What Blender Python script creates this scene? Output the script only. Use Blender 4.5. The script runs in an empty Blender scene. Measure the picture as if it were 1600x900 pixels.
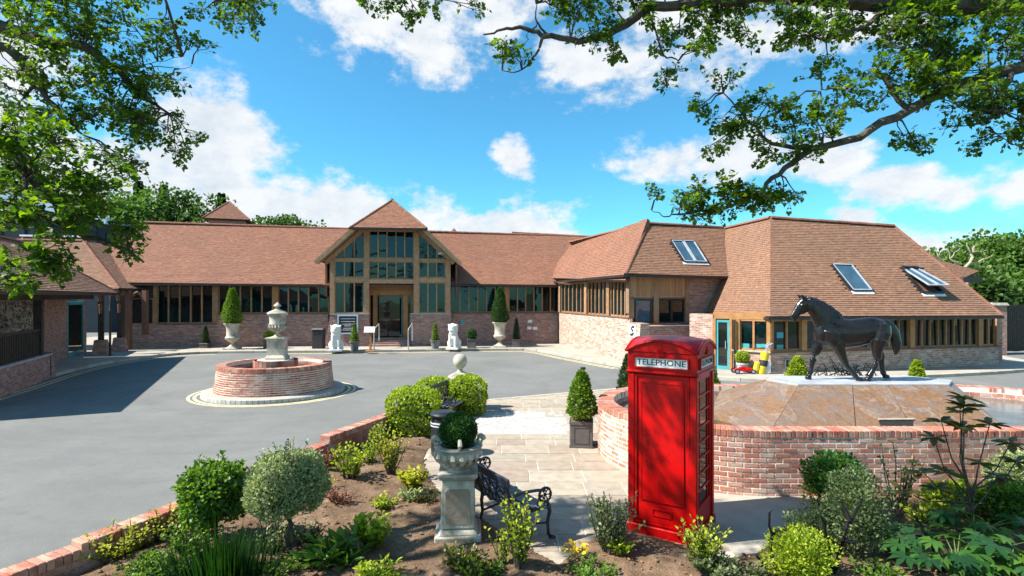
import bpy, bmesh, math, random
import numpy as np
from mathutils import Vector, Matrix

R = math.radians
random.seed(7)
rng = np.random.default_rng(11)
SC = bpy.context.scene
COL = SC.collection

# ---------------------------------------------------------------- camera
F, HZ, H = 860.0, 464.0, 2.98          # focal length and horizon measured in the 1600 px photograph, eye height in metres
cam_d = bpy.data.cameras.new('camera')
cam_d.sensor_width = 36.0
cam_d.lens = 36.0 * F / 1600.0
cam_d.shift_y = (HZ - 450.0) / 1600.0
cam_d.clip_start, cam_d.clip_end = 0.1, 2000.0
cam = bpy.data.objects.new('camera', cam_d)
cam.location = (0, 0, H)
cam.rotation_euler = (R(90), 0, 0)
COL.objects.link(cam)
SC.camera = cam

# ---------------------------------------------------------------- sun, sky, exposure
SUN_EL = R(47.0)
LD = Vector((0.978, 0.21, 0)).normalized()        # the way the light travels over the ground: from the left, a little away from the camera
ldir = Vector((LD.x * math.cos(SUN_EL), LD.y * math.cos(SUN_EL), -math.sin(SUN_EL)))
sun_d = bpy.data.lights.new('sun', 'SUN')
sun_d.energy = 4.6
sun_d.angle = R(0.55)
sun_d.color = (1.0, 0.955, 0.88)
sun = bpy.data.objects.new('sun', sun_d)
sun.rotation_euler = ldir.to_track_quat('-Z', 'Y').to_euler()
sun.location = (-30, -5, 40)
COL.objects.link(sun)

SC.view_settings.view_transform = 'Standard'
SC.view_settings.look = 'None'
SC.view_settings.exposure = 1.22
SC.view_settings.gamma = 1.0
SC.view_settings.use_curve_mapping = False
SC.render.engine = 'CYCLES'
SC.cycles.use_denoising = True
SC.cycles.max_bounces = 6
SC.cycles.diffuse_bounces = 3
SC.cycles.glossy_bounces = 3
SC.cycles.transmission_bounces = 4
SC.cycles.transparent_max_bounces = 6
SC.cycles.caustics_reflective = False
SC.cycles.caustics_refractive = False

world = bpy.data.worlds.new('World')
SC.world = world
world.use_nodes = True
wn, wl = world.node_tree.nodes, world.node_tree.links
wn.clear()

def wmath(op, a, b=None, c=None, clamp=False):
    n = wn.new('ShaderNodeMath'); n.operation = op; n.use_clamp = clamp
    for i, v in enumerate((a, b, c)):
        if v is None: continue
        if isinstance(v, (int, float)): n.inputs[i].default_value = v
        else: wl.new(v, n.inputs[i])
    return n.outputs[0]

def wmix(fac, a, b, blend='MIX'):
    n = wn.new('ShaderNodeMix'); n.data_type = 'RGBA'; n.blend_type = blend
    for key, v in ((0, fac), (6, a), (7, b)):
        if isinstance(v, (int, float)): n.inputs[key].default_value = v
        elif isinstance(v, tuple): n.inputs[key].default_value = v
        else: wl.new(v, n.inputs[key])
    return n.outputs[2]

sky = wn.new('ShaderNodeTexSky')
sky.sky_type = 'NISHITA'
sky.sun_disc = False
sky.sun_elevation = SUN_EL
sky.sun_rotation = math.atan2(-LD.x, -LD.y)
sky.air_density, sky.dust_density, sky.ozone_density = 1.0, 0.3, 2.2
tc = wn.new('ShaderNodeTexCoord')
sep = wn.new('ShaderNodeSeparateXYZ')
wl.new(tc.outputs['Generated'], sep.inputs[0])
az = wmath('ARCTAN2', sep.outputs[0], sep.outputs[1])
el = wmath('ARCSINE', sep.outputs[2])
# billow noise that shapes every cloud of the sky, in view or not
cmb = wn.new('ShaderNodeCombineXYZ')
wl.new(az, cmb.inputs[0]); wl.new(wmath('MULTIPLY', el, 1.5), cmb.inputs[1])
def wnoise(scale, detail, rough, off=(0, 0, 0)):
    mp = wn.new('ShaderNodeMapping'); mp.inputs['Location'].default_value = off
    wl.new(cmb.outputs[0], mp.inputs[0])
    n = wn.new('ShaderNodeTexNoise'); n.inputs['Scale'].default_value = scale
    n.inputs['Detail'].default_value = detail; n.inputs['Roughness'].default_value = rough
    wl.new(mp.outputs[0], n.inputs['Vector'])
    return n.outputs['Fac']
n_big = wnoise(3.2, 3, 0.5, (1.3, 4.1, 0))
n_bil = wnoise(9.0, 9, 0.62)
n_bil2 = wnoise(9.0, 5, 0.6, (0.018, -0.02, 0))
CLOUDS = [  # azimuth, elevation, half sizes: cumulus banks (all in radians)
    (-0.62, 0.150, 0.30, 0.115, 1.0), (-0.50, 0.235, 0.12, 0.11, 1.0), (-0.42, 0.13, 0.16, 0.10, 1.1), (-0.30, 0.135, 0.16, 0.085, 1.1), (-0.20, 0.115, 0.16, 0.07, 1.05),
    (-0.08, 0.115, 0.12, 0.05, 1.0), (0.03, 0.115, 0.115, 0.072, 1.05), (0.105, 0.105, 0.06, 0.04, 1.0), (-0.85, 0.25, 0.20, 0.16, .95),
    (-0.20, 0.47, 0.17, 0.10, .9), (-0.155, 0.42, 0.09, 0.085, .9), (-0.32, 0.52, 0.11, 0.06, .85), (-0.03, 0.45, 0.055, 0.075, .85), (0.0, 0.54, 0.16, 0.07, .8),
    (0.0, 0.245, 0.045, 0.04, .95), (0.155, 0.395, 0.13, 0.06, .80), (0.36, 0.42, 0.11, 0.07, .78), (0.25, 0.46, 0.10, 0.05, .7), (0.52, 0.40, 0.12, 0.05, .75), (-0.24, 0.53, 0.16, 0.07, .85),
    (0.27, 0.235, 0.085, 0.05, 1.0), (0.385, 0.23, 0.10, 0.055, 1.0), (0.52, 0.215, 0.11, 0.045, .85), (0.60, 0.17, 0.075, 0.036, .95), (0.68, 0.145, 0.05, 0.028, .9), (0.75, 0.14, 0.06, 0.032, .85),
    (0.55, 0.12, 0.04, 0.022, .8), (0.62, 0.075, 0.12, 0.03, .8),
    (-1.5, 0.2, 0.5, 0.14, .9), (-2.4, 0.3, 0.45, 0.16, .9), (1.5, 0.2, 0.5, 0.14, .9), (2.5, 0.25, 0.5, 0.15, .9), (1.1, 0.5, 0.3, 0.12, .85), (-1.2, 0.62, 0.3, 0.12, .85), (2.0, .7, .5, .15, .8), (-2.6, .75, .5, .15, .8),
]
acc = None
for (a0, e0, ra, re, k) in CLOUDS:
    dx = wmath('MULTIPLY', wmath('SUBTRACT', az, a0), 1 / ra)
    dy = wmath('MULTIPLY', wmath('SUBTRACT', el, e0), 1 / re)
    d2 = wmath('MULTIPLY_ADD', dx, dx, wmath('MULTIPLY', dy, dy))
    m = wmath('MULTIPLY', wmath('SUBTRACT', 1.0, wmath('POWER', d2, 0.5)), k)
    acc = m if acc is None else wmath('SMOOTH_MAX', acc, m, 0.25)
acc = wmath('MAXIMUM', acc, -0.6)
dens = wmath('ADD', wmath('MULTIPLY', acc, 0.62), wmath('MULTIPLY', wmath('SUBTRACT', n_bil, 0.5), 1.75))
dens = wmath('ADD', dens, wmath('MULTIPLY', wmath('SUBTRACT', n_big, 0.5), 0.35))
mr = wn.new('ShaderNodeMapRange'); mr.interpolation_type = 'SMOOTHSTEP'
wl.new(dens, mr.inputs[0]); mr.inputs[1].default_value = -0.03; mr.inputs[2].default_value = 0.33
cmask = mr.outputs[0]
# cloud relief: thicker parts and the side away from the sun are greyer
relief = wmath('SUBTRACT', n_bil, n_bil2)
shade = wmath('ADD', 0.80, wmath('MULTIPLY', relief, 2.2), clamp=True)
shade = wmath('SUBTRACT', shade, wmath('MULTIPLY', wmath('SUBTRACT', n_big, 0.45, clamp=True), 0.9), clamp=True)
ccol = wmix(shade, (3.7, 4.4, 5.1, 1), (6.3, 6.4, 6.5, 1))
skyc = wmix(1.0, sky.outputs[0], (0.50, 1.22, 1.36, 1), 'MULTIPLY')
full = wmix(wmath('MULTIPLY', cmask, 0.97), skyc, ccol)
bg = wn.new('ShaderNodeBackground')
bg.inputs['Strength'].default_value = 0.068
wl.new(full, bg.inputs[0])
wo = wn.new('ShaderNodeOutputWorld')
wl.new(bg.outputs[0], wo.inputs[0])
world.cycles.sampling_method = 'MANUAL'
world.cycles.sample_map_resolution = 512
# ---------------------------------------------------------------- places
def gp(px, py, z=0.0):
    Y = (H - z) * F / (py - HZ)
    return Vector(((px - 800) / F * Y, Y, z))
def at(px, py, Y):
    return Vector(((px - 800) / F * Y, Y, H - (py - HZ) / F * Y))
def on_plane(px, py, p0, n):
    d = Vector(((px - 800) / F, 1.0, -(py - HZ) / F)); o = Vector((0, 0, H))
    return o + d * ((Vector(p0) - o).dot(n) / d.dot(n))

# ---------------------------------------------------------------- objects
def tag(o, label=None, cat=None, group=None, kind=None):
    if label: o['label'] = label
    if cat: o['category'] = cat
    if group: o['group'] = group
    if kind: o['kind'] = kind
    return o
def thing(name, label, cat, loc=(0, 0, 0), rz=0.0, group=None, world=False):
    o = bpy.data.objects.new(name, None); COL.objects.link(o)
    o.empty_display_size = 0.2
    o.location = loc; o.rotation_euler = (0, 0, rz)
    tag(o, label, cat, group)
    o['_w'] = 1 if world else 0
    ROOTS.append(o)
    return o
ROOTS = []
def link(name, me, parent=None):
    o = bpy.data.objects.new(name, me); COL.objects.link(o)
    if parent is not None:
        o.parent = parent
        if parent.get('_w'): o.matrix_parent_inverse = Matrix.Translation(-Vector(parent.location))
    return o
def copy_tree(o, parent=None):
    c = o.copy(); COL.objects.link(c); c.parent = parent
    for ch in list(o.children): copy_tree(ch, c)
    return c

class MB:
    """collects shapes, builds ONE mesh"""
    def __init__(s): s.v = []; s.f = []; s.t = []; s.uv = None
    def add(s, vs, fs, tint=0.5):
        b = len(s.v); s.v.extend([tuple(x) for x in vs]); s.f.extend([tuple(i + b for i in f) for f in fs]); s.t.extend([tint] * len(fs))
    def box(s, x0, x1, y0, y1, z0, z1, M=None, tint=0.5, top=(0, 0)):
        tx, ty = top
        vs = [Vector(p) for p in ((x0, y0, z0), (x1, y0, z0), (x1, y1, z0), (x0, y1, z0), (x0 + tx, y0 + ty, z1), (x1 - tx, y0 + ty, z1), (x1 - tx, y1 - ty, z1), (x0 + tx, y1 - ty, z1))]
        if M is not None: vs = [M @ v for v in vs]
        s.add(vs, [(3, 2, 1, 0), (4, 5, 6, 7), (0, 1, 5, 4), (1, 2, 6, 5), (2, 3, 7, 6), (3, 0, 4, 7)], tint); return s
    def bar(s, p, q, w, d, up=(0, 0, 1), tint=0.5):
        """box from p to q: w across, d along 'up'"""
        p, q = Vector(p), Vector(q); a = (q - p).normalized(); up = Vector(up)
        if abs(a.dot(up)) > 0.98: up = Vector((1, 0, 0))
        x = a.cross(up).normalized(); y = x.cross(a).normalized()
        vs = []
        for c in (p, q):
            for sx, sy in ((-1, -1), (1, -1), (1, 1), (-1, 1)): vs.append(c + x * (sx * w / 2) + y * (sy * d / 2))
        s.add(vs, [(3, 2, 1, 0), (4, 5, 6, 7), (0, 1, 5, 4), (1, 2, 6, 5), (2, 3, 7, 6), (3, 0, 4, 7)], tint); return s
    def tube(s, pts, rad, n=8, tint=0.5, sq=None, cap=True, up=(0, 0, 1)):
        """tube along pts; rad number or list; sq = list of (a, b) ellipse factors"""
        pts = [Vector(p) for p in pts]; m = len(pts)
        if not isinstance(rad, (list, tuple)): rad = [rad] * m
        base = len(s.v); upv = Vector(up); vs = []
        for i, p in enumerate(pts):
            a = (pts[min(i + 1, m - 1)] - pts[max(i - 1, 0)]).normalized()
            u = upv if abs(a.dot(upv)) < 0.95 else Vector((1, 0, 0)) if abs(a.x) < 0.9 else Vector((0, 1, 0))
            x = a.cross(u).normalized(); y = x.cross(a).normalized()
            fa, fb = sq[i] if sq else (1, 1)
            for k in range(n):
                th = 2 * math.pi * k / n
                vs.append(p + x * (math.cos(th) * rad[i] * fa) + y * (math.sin(th) * rad[i] * fb))
        fs = []
        for i in range(m - 1):
            for k in range(n):
                k2 = (k + 1) % n
                fs.append((i * n + k, i * n + k2, (i + 1) * n + k2, (i + 1) * n + k))
        if cap: fs += [tuple(range(n))[::-1], tuple((m - 1) * n + k for k in range(n))]
        s.add(vs, fs, tint); return s
    def lathe(s, prof, n=24, c=(0, 0, 0), tint=0.5, sx=1, sy=1, M=None):
        vs, fs = [], []
        for r, z in prof:
            for k in range(n):
                th = 2 * math.pi * k / n
                v = Vector((c[0] + r * sx * math.cos(th), c[1] + r * sy * math.sin(th), c[2] + z))
                vs.append(M @ v if M is not None else v)
        for i in range(len(prof) - 1):
            for k in range(n):
                k2 = (k + 1) % n
                fs.append((i * n + k, i * n + k2, (i + 1) * n + k2, (i + 1) * n + k))
        fs += [tuple(range(n))[::-1], tuple((len(prof) - 1) * n + k for k in range(n))]
        s.add(vs, fs, tint); return s
    def prism(s, poly, z0, z1, M=None, tint=0.5):
        n = len(poly); vs = [Vector((p[0], p[1], z0)) for p in poly] + [Vector((p[0], p[1], z1)) for p in poly]
        if M is not None: vs = [M @ v for v in vs]
        s.add(vs, [tuple(range(n))[::-1], tuple(range(n, 2 * n))] + [(i, (i + 1) % n, n + (i + 1) % n, n + i) for i in range(n)], tint); return s
    def slab(s, poly3, thick, tint=0.5):
        """planar polygon in space (counter-clockwise seen from outside) given thickness inward"""
        p = [Vector(x) for x in poly3]; nn = (p[1] - p[0]).cross(p[2] - p[0]).normalized(); n = len(p)
        vs = p + [x - nn * thick for x in p]
        s.add(vs, [tuple(range(n)), tuple(range(n, 2 * n))[::-1]] + [(i, n + i, n + (i + 1) % n, (i + 1) % n) for i in range(n)], tint); return s
    def mesh(s, name, mat, smooth=False, bevel=0.0):
        me = bpy.data.meshes.new(name); me.from_pydata([tuple(v) for v in s.v], [], s.f)
        if bevel or smooth:
            bm = bmesh.new(); bm.from_mesh(me)
            bmesh.ops.remove_doubles(bm, verts=bm.verts, dist=1e-5)
            if bevel:
                es = [e for e in bm.edges if len(e.link_faces) == 2 and e.calc_face_angle(0) > 0.6]
                bmesh.ops.bevel(bm, geom=es, offset=bevel, segments=1, affect='EDGES', clamp_overlap=True)
            bm.to_mesh(me); bm.free()
        elif s.t:
            at_ = me.attributes.new('tint', 'FLOAT', 'FACE'); at_.data.foreach_set('value', np.array(s.t, dtype=np.float32))
        uvl = me.uv_layers.new(name='UVMap')
        n = len(me.loops); co = np.empty(len(me.vertices) * 3, np.float32); me.vertices.foreach_get('co', co); co = co.reshape(-1, 3)
        vi = np.empty(n, np.int32); me.loops.foreach_get('vertex_index', vi)
        fn = np.empty(len(me.polygons) * 3, np.float32); me.polygons.foreach_get('normal', fn); fn = fn.reshape(-1, 3)
        lt = np.empty(len(me.polygons), np.int32); me.polygons.foreach_get('loop_total', lt)
        ln = np.repeat(fn, lt, axis=0); lc = co[vi]
        horiz = np.abs(ln[:, 2]) > 0.8
        t = np.stack([-ln[:, 1], ln[:, 0]], 1); t /= np.maximum(np.linalg.norm(t, axis=1, keepdims=True), 1e-6)
        u = np.where(horiz, lc[:, 0], lc[:, 0] * t[:, 0] + lc[:, 1] * t[:, 1]); v = np.where(horiz, lc[:, 1], lc[:, 2])
        uvl.data.foreach_set('uv', np.stack([u, v], 1).astype(np.float32).ravel())
        if smooth:
            me.polygons.foreach_set('use_smooth', np.ones(len(me.polygons), bool))
            try: me.set_sharp_from_angle(angle=R(40))
            except Exception: pass
        me.materials.append(mat)
        return me
    def build(s, name, mat, parent=None, smooth=False, bevel=0.0):
        return link(name, s.mesh(name, mat, smooth, bevel), parent)

def np_mesh(name, V, T, mat, tint=None, smooth=False):
    """triangles straight from numpy arrays; tint per vertex"""
    me = bpy.data.meshes.new(name)
    me.vertices.add(len(V)); me.vertices.foreach_set('co', V.astype(np.float32).ravel())
    me.loops.add(T.size); me.loops.foreach_set('vertex_index', T.astype(np.int32).ravel())
    me.polygons.add(len(T)); me.polygons.foreach_set('loop_start', np.arange(0, T.size, 3, dtype=np.int32))
    if tint is not None:
        a = me.attributes.new('tint', 'FLOAT', 'POINT'); a.data.foreach_set('value', tint.astype(np.float32))
    if smooth: me.polygons.foreach_set('use_smooth', np.ones(len(T), bool))
    me.materials.append(mat)
    me.update(calc_edges=True); me.validate()
    return me

# ---------------------------------------------------------------- materials
def nodes_of(m):
    m.use_nodes = True; nt = m.node_tree; nt.nodes.clear(); return nt
def N(nt, t, **kw):
    n = nt.nodes.new(t)
    for k, v in kw.items():
        if k.startswith('i_'):
            key = k[2:]
            n.inputs[int(key) if key.isdigit() else key].default_value = v
        else: setattr(n, k, v)
    return n
def c4(c): return (c[0], c[1], c[2], 1.0)
def ramp(nt, fac, stops, interp='LINEAR'):
    r = N(nt, 'ShaderNodeValToRGB'); r.color_ramp.interpolation = interp
    el_ = r.color_ramp.elements
    while len(el_) < len(stops): el_.new(0.5)
    for e, (p, c) in zip(el_, stops): e.position = p; e.color = c4(c)
    nt.links.new(fac, r.inputs[0]); return r.outputs[0]
def mixc(nt, fac, a, b, blend='MIX'):
    n = N(nt, 'ShaderNodeMix'); n.data_type = 'RGBA'; n.blend_type = blend
    for key, v in ((0, fac), (6, a), (7, b)):
        if isinstance(v, (int, float)): n.inputs[key].default_value = v
        elif isinstance(v, (tuple, list)): n.inputs[key].default_value = c4(v)
        else: nt.links.new(v, n.inputs[key])
    return n.outputs[2]
def noise(nt, vec, scale, detail=4, rough=0.55, dist=0.0):
    n = N(nt, 'ShaderNodeTexNoise', i_Scale=scale, i_Detail=detail, i_Roughness=rough, i_Distortion=dist)
    if vec is not None: nt.links.new(vec, n.inputs['Vector'])
    return n.outputs['Fac']
def finish(nt, col, rough=0.7, bump=None, bstr=0.3, bdist=0.01, metal=0.0, spec=0.5, coat=0.0, transl=None):
    b = N(nt, 'ShaderNodeBsdfPrincipled')
    if isinstance(col, (tuple, list)): b.inputs['Base Color'].default_value = c4(col)
    else: nt.links.new(col, b.inputs['Base Color'])
    if isinstance(rough, (int, float)): b.inputs['Roughness'].default_value = rough
    else: nt.links.new(rough, b.inputs['Roughness'])
    b.inputs['Metallic'].default_value = metal; b.inputs['Specular IOR Level'].default_value = spec
    b.inputs['Coat Weight'].default_value = coat; b.inputs['Coat Roughness'].default_value = 0.08
    if bump is not None:
        bp = N(nt, 'ShaderNodeBump', i_Strength=bstr, i_Distance=bdist); nt.links.new(bump, bp.inputs['Height']); nt.links.new(bp.outputs[0], b.inputs['Normal'])
    out = N(nt, 'ShaderNodeOutputMaterial')
    sh = b.outputs[0]
    if transl is not None:
        t = N(nt, 'ShaderNodeBsdfTranslucent')
        if isinstance(transl[1], (tuple, list)): t.inputs[0].default_value = c4(transl[1])
        else: nt.links.new(transl[1], t.inputs[0])
        mx = N(nt, 'ShaderNodeMixShader', i_0=transl[0]); nt.links.new(sh, mx.inputs[1]); nt.links.new(t.outputs[0], mx.inputs[2]); sh = mx.outputs[0]
    nt.links.new(sh, out.inputs[0])
def ocoord(nt, which='Object'):
    return N(nt, 'ShaderNodeTexCoord').outputs[which]
def geopos(nt):
    return N(nt, 'ShaderNodeNewGeometry').outputs['Position']
def pmat(name, c1, c2, scale=3.0, rough=0.8, bstr=0.25, bscale=None, bdist=0.01, metal=0.0, spec=0.4, coat=0.0, detail=5, lo=0.35, hi=0.65, c3=None, s3=0.6, rnd=0.0):
    m = bpy.data.materials.new(name); nt = nodes_of(m); p = geopos(nt)
    f = noise(nt, p, scale, detail); col = ramp(nt, f, [(lo, c1), (hi, c2)])
    if c3 is not None:
        f3 = noise(nt, p, s3, 4, 0.6); g = ramp(nt, f3, [(0.45, (0, 0, 0)), (0.68, (1, 1, 1))]); col = mixc(nt, g, col, c3)
    if rnd:
        oi = N(nt, 'ShaderNodeObjectInfo'); g = ramp(nt, oi.outputs['Random'], [(0, (1 - rnd,) * 3), (1, (1 + rnd,) * 3)]); col = mixc(nt, 1.0, col, g, 'MULTIPLY')
    bp = noise(nt, p, bscale or scale * 8, 4) if bstr else None
    finish(nt, col, rough, bp, bstr, bdist, metal, spec, coat); return m
def brick_wall_mat(name, cols, mortar, bw=0.225, bh=0.075, pale=None, pale_amt=0.5):
    m = bpy.data.materials.new(name); nt = nodes_of(m); uv = ocoord(nt, 'UV')
    bt = N(nt, 'ShaderNodeTexBrick', offset=0.5, squash=1.0); nt.links.new(uv, bt.inputs['Vector'])
    bt.inputs['Scale'].default_value = 1.0; bt.inputs['Brick Width'].default_value = bw; bt.inputs['Row Height'].default_value = bh
    bt.inputs['Mortar Size'].default_value = 0.007; bt.inputs['Mortar Smooth'].default_value = 0.25; bt.inputs['Bias'].default_value = 0.0
    bt.inputs['Color1'].default_value = (0, 0, 0, 1); bt.inputs['Color2'].default_value = (1, 1, 1, 1); bt.inputs['Mortar'].default_value = (.5, .5, .5, 1)
    col = ramp(nt, bt.outputs['Color'], [(i / (len(cols) - 1), c) for i, c in enumerate(cols)])
    nz = noise(nt, geopos(nt), 30, 4); col = mixc(nt, 0.5, col, ramp(nt, nz, [(.3, (.55, .55, .55)), (.7, (1.3, 1.3, 1.3))]), 'MULTIPLY')
    if pale:
        mp = N(nt, 'ShaderNodeMapping'); mp.inputs['Scale'].default_value = (2.6, 7.0, 1); nt.links.new(uv, mp.inputs[0])
        pz = noise(nt, mp.outputs[0], 1.0, 5, 0.65); g = ramp(nt, pz, [(.50, (0, 0, 0)), (.66, (pale_amt,) * 3)]); col = mixc(nt, g, col, pale)
    col = mixc(nt, bt.outputs['Fac'], col, mortar)
    hb = N(nt, 'ShaderNodeMath', operation='SUBTRACT'); hb.inputs[0].default_value = 1.0; nt.links.new(bt.outputs['Fac'], hb.inputs[1])
    finish(nt, col, 0.9, hb.outputs[0], 0.6, 0.012, spec=0.2); return m
def piece_mat(name, cols, rough=0.85, attr=False, ns=25, pale=None, bstr=0.35, spec=0.25, big=None):
    """bricks, tiles, slabs: colour by the piece (object random, or the 'tint' of joined pieces)"""
    m = bpy.data.materials.new(name); nt = nodes_of(m); p = geopos(nt)
    if attr: r = N(nt, 'ShaderNodeAttribute', attribute_name='tint').outputs['Fac']
    else: r = N(nt, 'ShaderNodeObjectInfo').outputs['Random']
    col = ramp(nt, r, [(i / (len(cols) - 1), c) for i, c in enumerate(cols)])
    nz = noise(nt, p, ns, 5, 0.6); col = mixc(nt, 0.55, col, ramp(nt, nz, [(.3, (.6, .6, .6)), (.7, (1.3, 1.3, 1.3))]), 'MULTIPLY')
    if big:
        bz = noise(nt, p, big[0], 4, 0.6); col = mixc(nt, ramp(nt, bz, [(.40, (0, 0, 0)), (.70, (big[2],) * 3)]), col, big[1])
    if pale:
        pz = noise(nt, p, pale[1], 5, 0.65); col = mixc(nt, ramp(nt, pz, [(.50, (0, 0, 0)), (.68, (pale[2],) * 3)]), col, pale[0])
    finish(nt, col, rough, noise(nt, p, ns * 3, 4), bstr, 0.006, spec=spec); return m
def leaf_mat(name, cols, transl=0.35, rough=0.45, spec=0.45, tcol=None):
    m = bpy.data.materials.new(name); nt = nodes_of(m)
    r = N(nt, 'ShaderNodeAttribute', attribute_name='tint').outputs['Fac']
    col = ramp(nt, r, [(i / (len(cols) - 1), c) for i, c in enumerate(cols)])
    tc_ = mixc(nt, 1.0, col, tcol or (1.7, 1.9, 0.7), 'MULTIPLY')
    finish(nt, col, rough, None, spec=spec, transl=(transl, tc_)); return m

M = {}
BR = [(.115, .04, .03), (.20, .07, .045), (.27, .095, .06), (.17, .065, .055), (.33, .14, .09)]
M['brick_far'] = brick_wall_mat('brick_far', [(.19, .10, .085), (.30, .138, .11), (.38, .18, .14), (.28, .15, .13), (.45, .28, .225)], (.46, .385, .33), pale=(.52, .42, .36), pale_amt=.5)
M['brick_sunny'] = brick_wall_mat('brick_sunny', [(.30, .15, .115), (.38, .20, .15), (.45, .26, .195), (.42, .28, .22), (.54, .40, .32)], (.60, .51, .43), pale=(.66, .56, .47), pale_amt=.75)  # paler copy of the far brick, sunlight put into its colours
M['brick'] = piece_mat('brick', [(.42, .155, .10), (.50, .205, .13), (.58, .32, .23), (.43, .165, .115), (.64, .44, .34), (.52, .225, .145), (.37, .15, .115), (.60, .37, .28)], pale=((.68, .55, .45), 4.0, .6))
M['brick_joined'] = piece_mat('brick_joined', [(.27, .09, .062), (.37, .13, .085), (.45, .22, .155), (.31, .115, .085), (.52, .34, .26)], attr=True, pale=((.62, .51, .42), 2.2, .6))
M['brick_red'] = piece_mat('brick_red', [(.36, .115, .075), (.43, .16, .10), (.29, .10, .075), (.50, .28, .20), (.22, .09, .075)], pale=((.62, .48, .38), 4, .5))
M['mortar'] = pmat('mortar', (.72, .65, .55), (.82, .76, .67), 14, .95, .3)
M['mortar_dark'] = pmat('mortar_dark', (.30, .25, .21), (.42, .36, .30), 14, .95, .3)
M['tile'] = piece_mat('tile', [(.215, .098, .060), (.275, .125, .076), (.245, .112, .070), (.30, .14, .088), (.26, .128, .083), (.325, .158, .10)], attr=True, ns=9, big=(.5, (.17, .095, .068), .4), bstr=.2)
M['tile_brown'] = piece_mat('tile_brown', [(.205, .105, .064), (.26, .134, .08), (.228, .118, .074), (.285, .15, .092), (.24, .134, .088), (.305, .168, .108)], attr=True, ns=9, big=(.45, (.16, .105, .075), .45), bstr=.2)
M['roof_under'] = pmat('roof_under', (.10, .05, .035), (.14, .07, .05), 5, .9, .1)
M['ridge'] = piece_mat('ridge', [(.18, .08, .052), (.235, .10, .065), (.205, .09, .06), (.26, .125, .085)], ns=10)
M['oak'] = pmat('oak', (.24, .125, .062), (.37, .20, .10), 5, .65, .25, 60, c3=(.30, .20, .135), s3=.9, rnd=.16)
M['oak_new'] = pmat('oak_new', (.33, .155, .055), (.42, .205, .075), 4, .55, .15, 50, rnd=.12)
M['oak_dark'] = pmat('oak_dark', (.035, .024, .018), (.06, .042, .03), 5, .7, .25, 60)
M['oak_brown'] = pmat('oak_brown', (.14, .07, .045), (.20, .10, .06), 5, .7, .25, 60)
M['oak_grey'] = pmat('oak_grey', (.33, .19, .10), (.44, .27, .155), 6, .7, .3, 60, rnd=.15)
def clad_mat():
    m = bpy.data.materials.new('cladding'); nt = nodes_of(m)
    oi = N(nt, 'ShaderNodeObjectInfo').outputs['Random']
    col = ramp(nt, oi, [(0, (.30, .145, .065)), (.4, (.42, .235, .115)), (.75, (.36, .175, .075)), (1, (.48, .30, .165))])
    mp = N(nt, 'ShaderNodeMapping'); mp.inputs['Scale'].default_value = (14, 14, 1.2); nt.links.new(geopos(nt), mp.inputs[0])
    g = noise(nt, mp.outputs[0], 2.0, 5, .6); col = mixc(nt, .6, col, ramp(nt, g, [(.3, (.65, .62, .6)), (.7, (1.25, 1.2, 1.15))]), 'MULTIPLY')
    finish(nt, col, .6, g, .3, .004); return m
M['clad'] = clad_mat()
def pane_mat(name, c1, c2, rough=0.03, spec=.8):
    m = bpy.data.materials.new(name); nt = nodes_of(m); p = geopos(nt)
    f = noise(nt, p, 0.9, 3, .5, .6); col = ramp(nt, f, [(.35, c1), (.62, c2)])
    bp = noise(nt, p, 1.3, 2)
    finish(nt, col, rough, bp, .05, .05, spec=spec); return m
M['pane'] = pane_mat('pane', (.002, .005, .005), (.003, .016, .018), .02, .6)
M['pane_sky'] = pmat('pane_sky', (.035, .075, .11), (.06, .12, .165), 1.5, .04, 0, spec=1.0)
M['pane_dark'] = pane_mat('pane_dark', (.004, .005, .005), (.012, .014, .013))
M['dark'] = pmat('dark', (.012, .011, .010), (.02, .018, .016), 3, .9, 0)
M['black_metal'] = pmat('black_metal', (.011, .012, .014), (.022, .024, .028), 8, .35, .12, 60, spec=.6, rnd=.1)
M['gutter'] = pmat('gutter', (.02, .017, .016), (.035, .03, .028), 4, .5, 0)
M['white'] = pmat('white', (.70, .72, .73), (.80, .82, .83), 6, .5, 0)
M['lead'] = pmat('lead', (.30, .32, .35), (.42, .44, .47), 4, .45, .1)
M['zinc'] = pmat('zinc', (.42, .52, .60), (.50, .60, .68), 3, .4, .05)
M['blue_clad'] = pmat('blue_clad', (.014, .022, .034), (.020, .030, .044), .6, .6, .05, spec=.2)
M['teal'] = pmat('teal', (.055, .30, .33), (.075, .36, .39), 3, .4, 0)
M['stone'] = pmat('stone', (.42, .38, .30), (.56, .51, .42), 7, .85, .5, 30, c3=(.25, .23, .17), s3=3)
M['stone_grey'] = pmat('stone_grey', (.42, .365, .28), (.60, .53, .42), 9, .85, .6, 40, c3=(.24, .205, .15), s3=4)
M['stone_brown'] = pmat('stone_brown', (.30, .215, .15), (.42, .32, .24), 6, .9, .4, 30, c3=(.22, .16, .11), s3=3)
M['white_stone'] = pmat('white_stone', (.66, .66, .62), (.80, .80, .77), 9, .7, .4, 40)
M['lead_pot'] = pmat('lead_pot', (.085, .075, .075), (.125, .11, .108), 5, .55, .2, 30)
M['grey_pot'] = pmat('grey_pot', (.10, .105, .115), (.16, .165, .175), 4, .5, .1)
M['red'] = pmat('red_paint', (.47, .0018, .0022), (.54, .0022, .003), 2.5, .36, .03, 40, bdist=.002, spec=.2, coat=.08, c3=(.36, .004, .004), s3=5)
M['sign_white'] = pmat('sign_white', (.74, .75, .72), (.80, .80, .78), 4, .4, 0)
M['ink'] = pmat('ink', (.02, .02, .024), (.03, .03, .034), 4, .6, 0)
M['bronze'] = pmat('bronze', (.008, .008, .0085), (.020, .0195, .0195), 7, .24, .4, 26, metal=.3, spec=.6, c3=(.020, .019, .018), s3=2.4)
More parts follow.
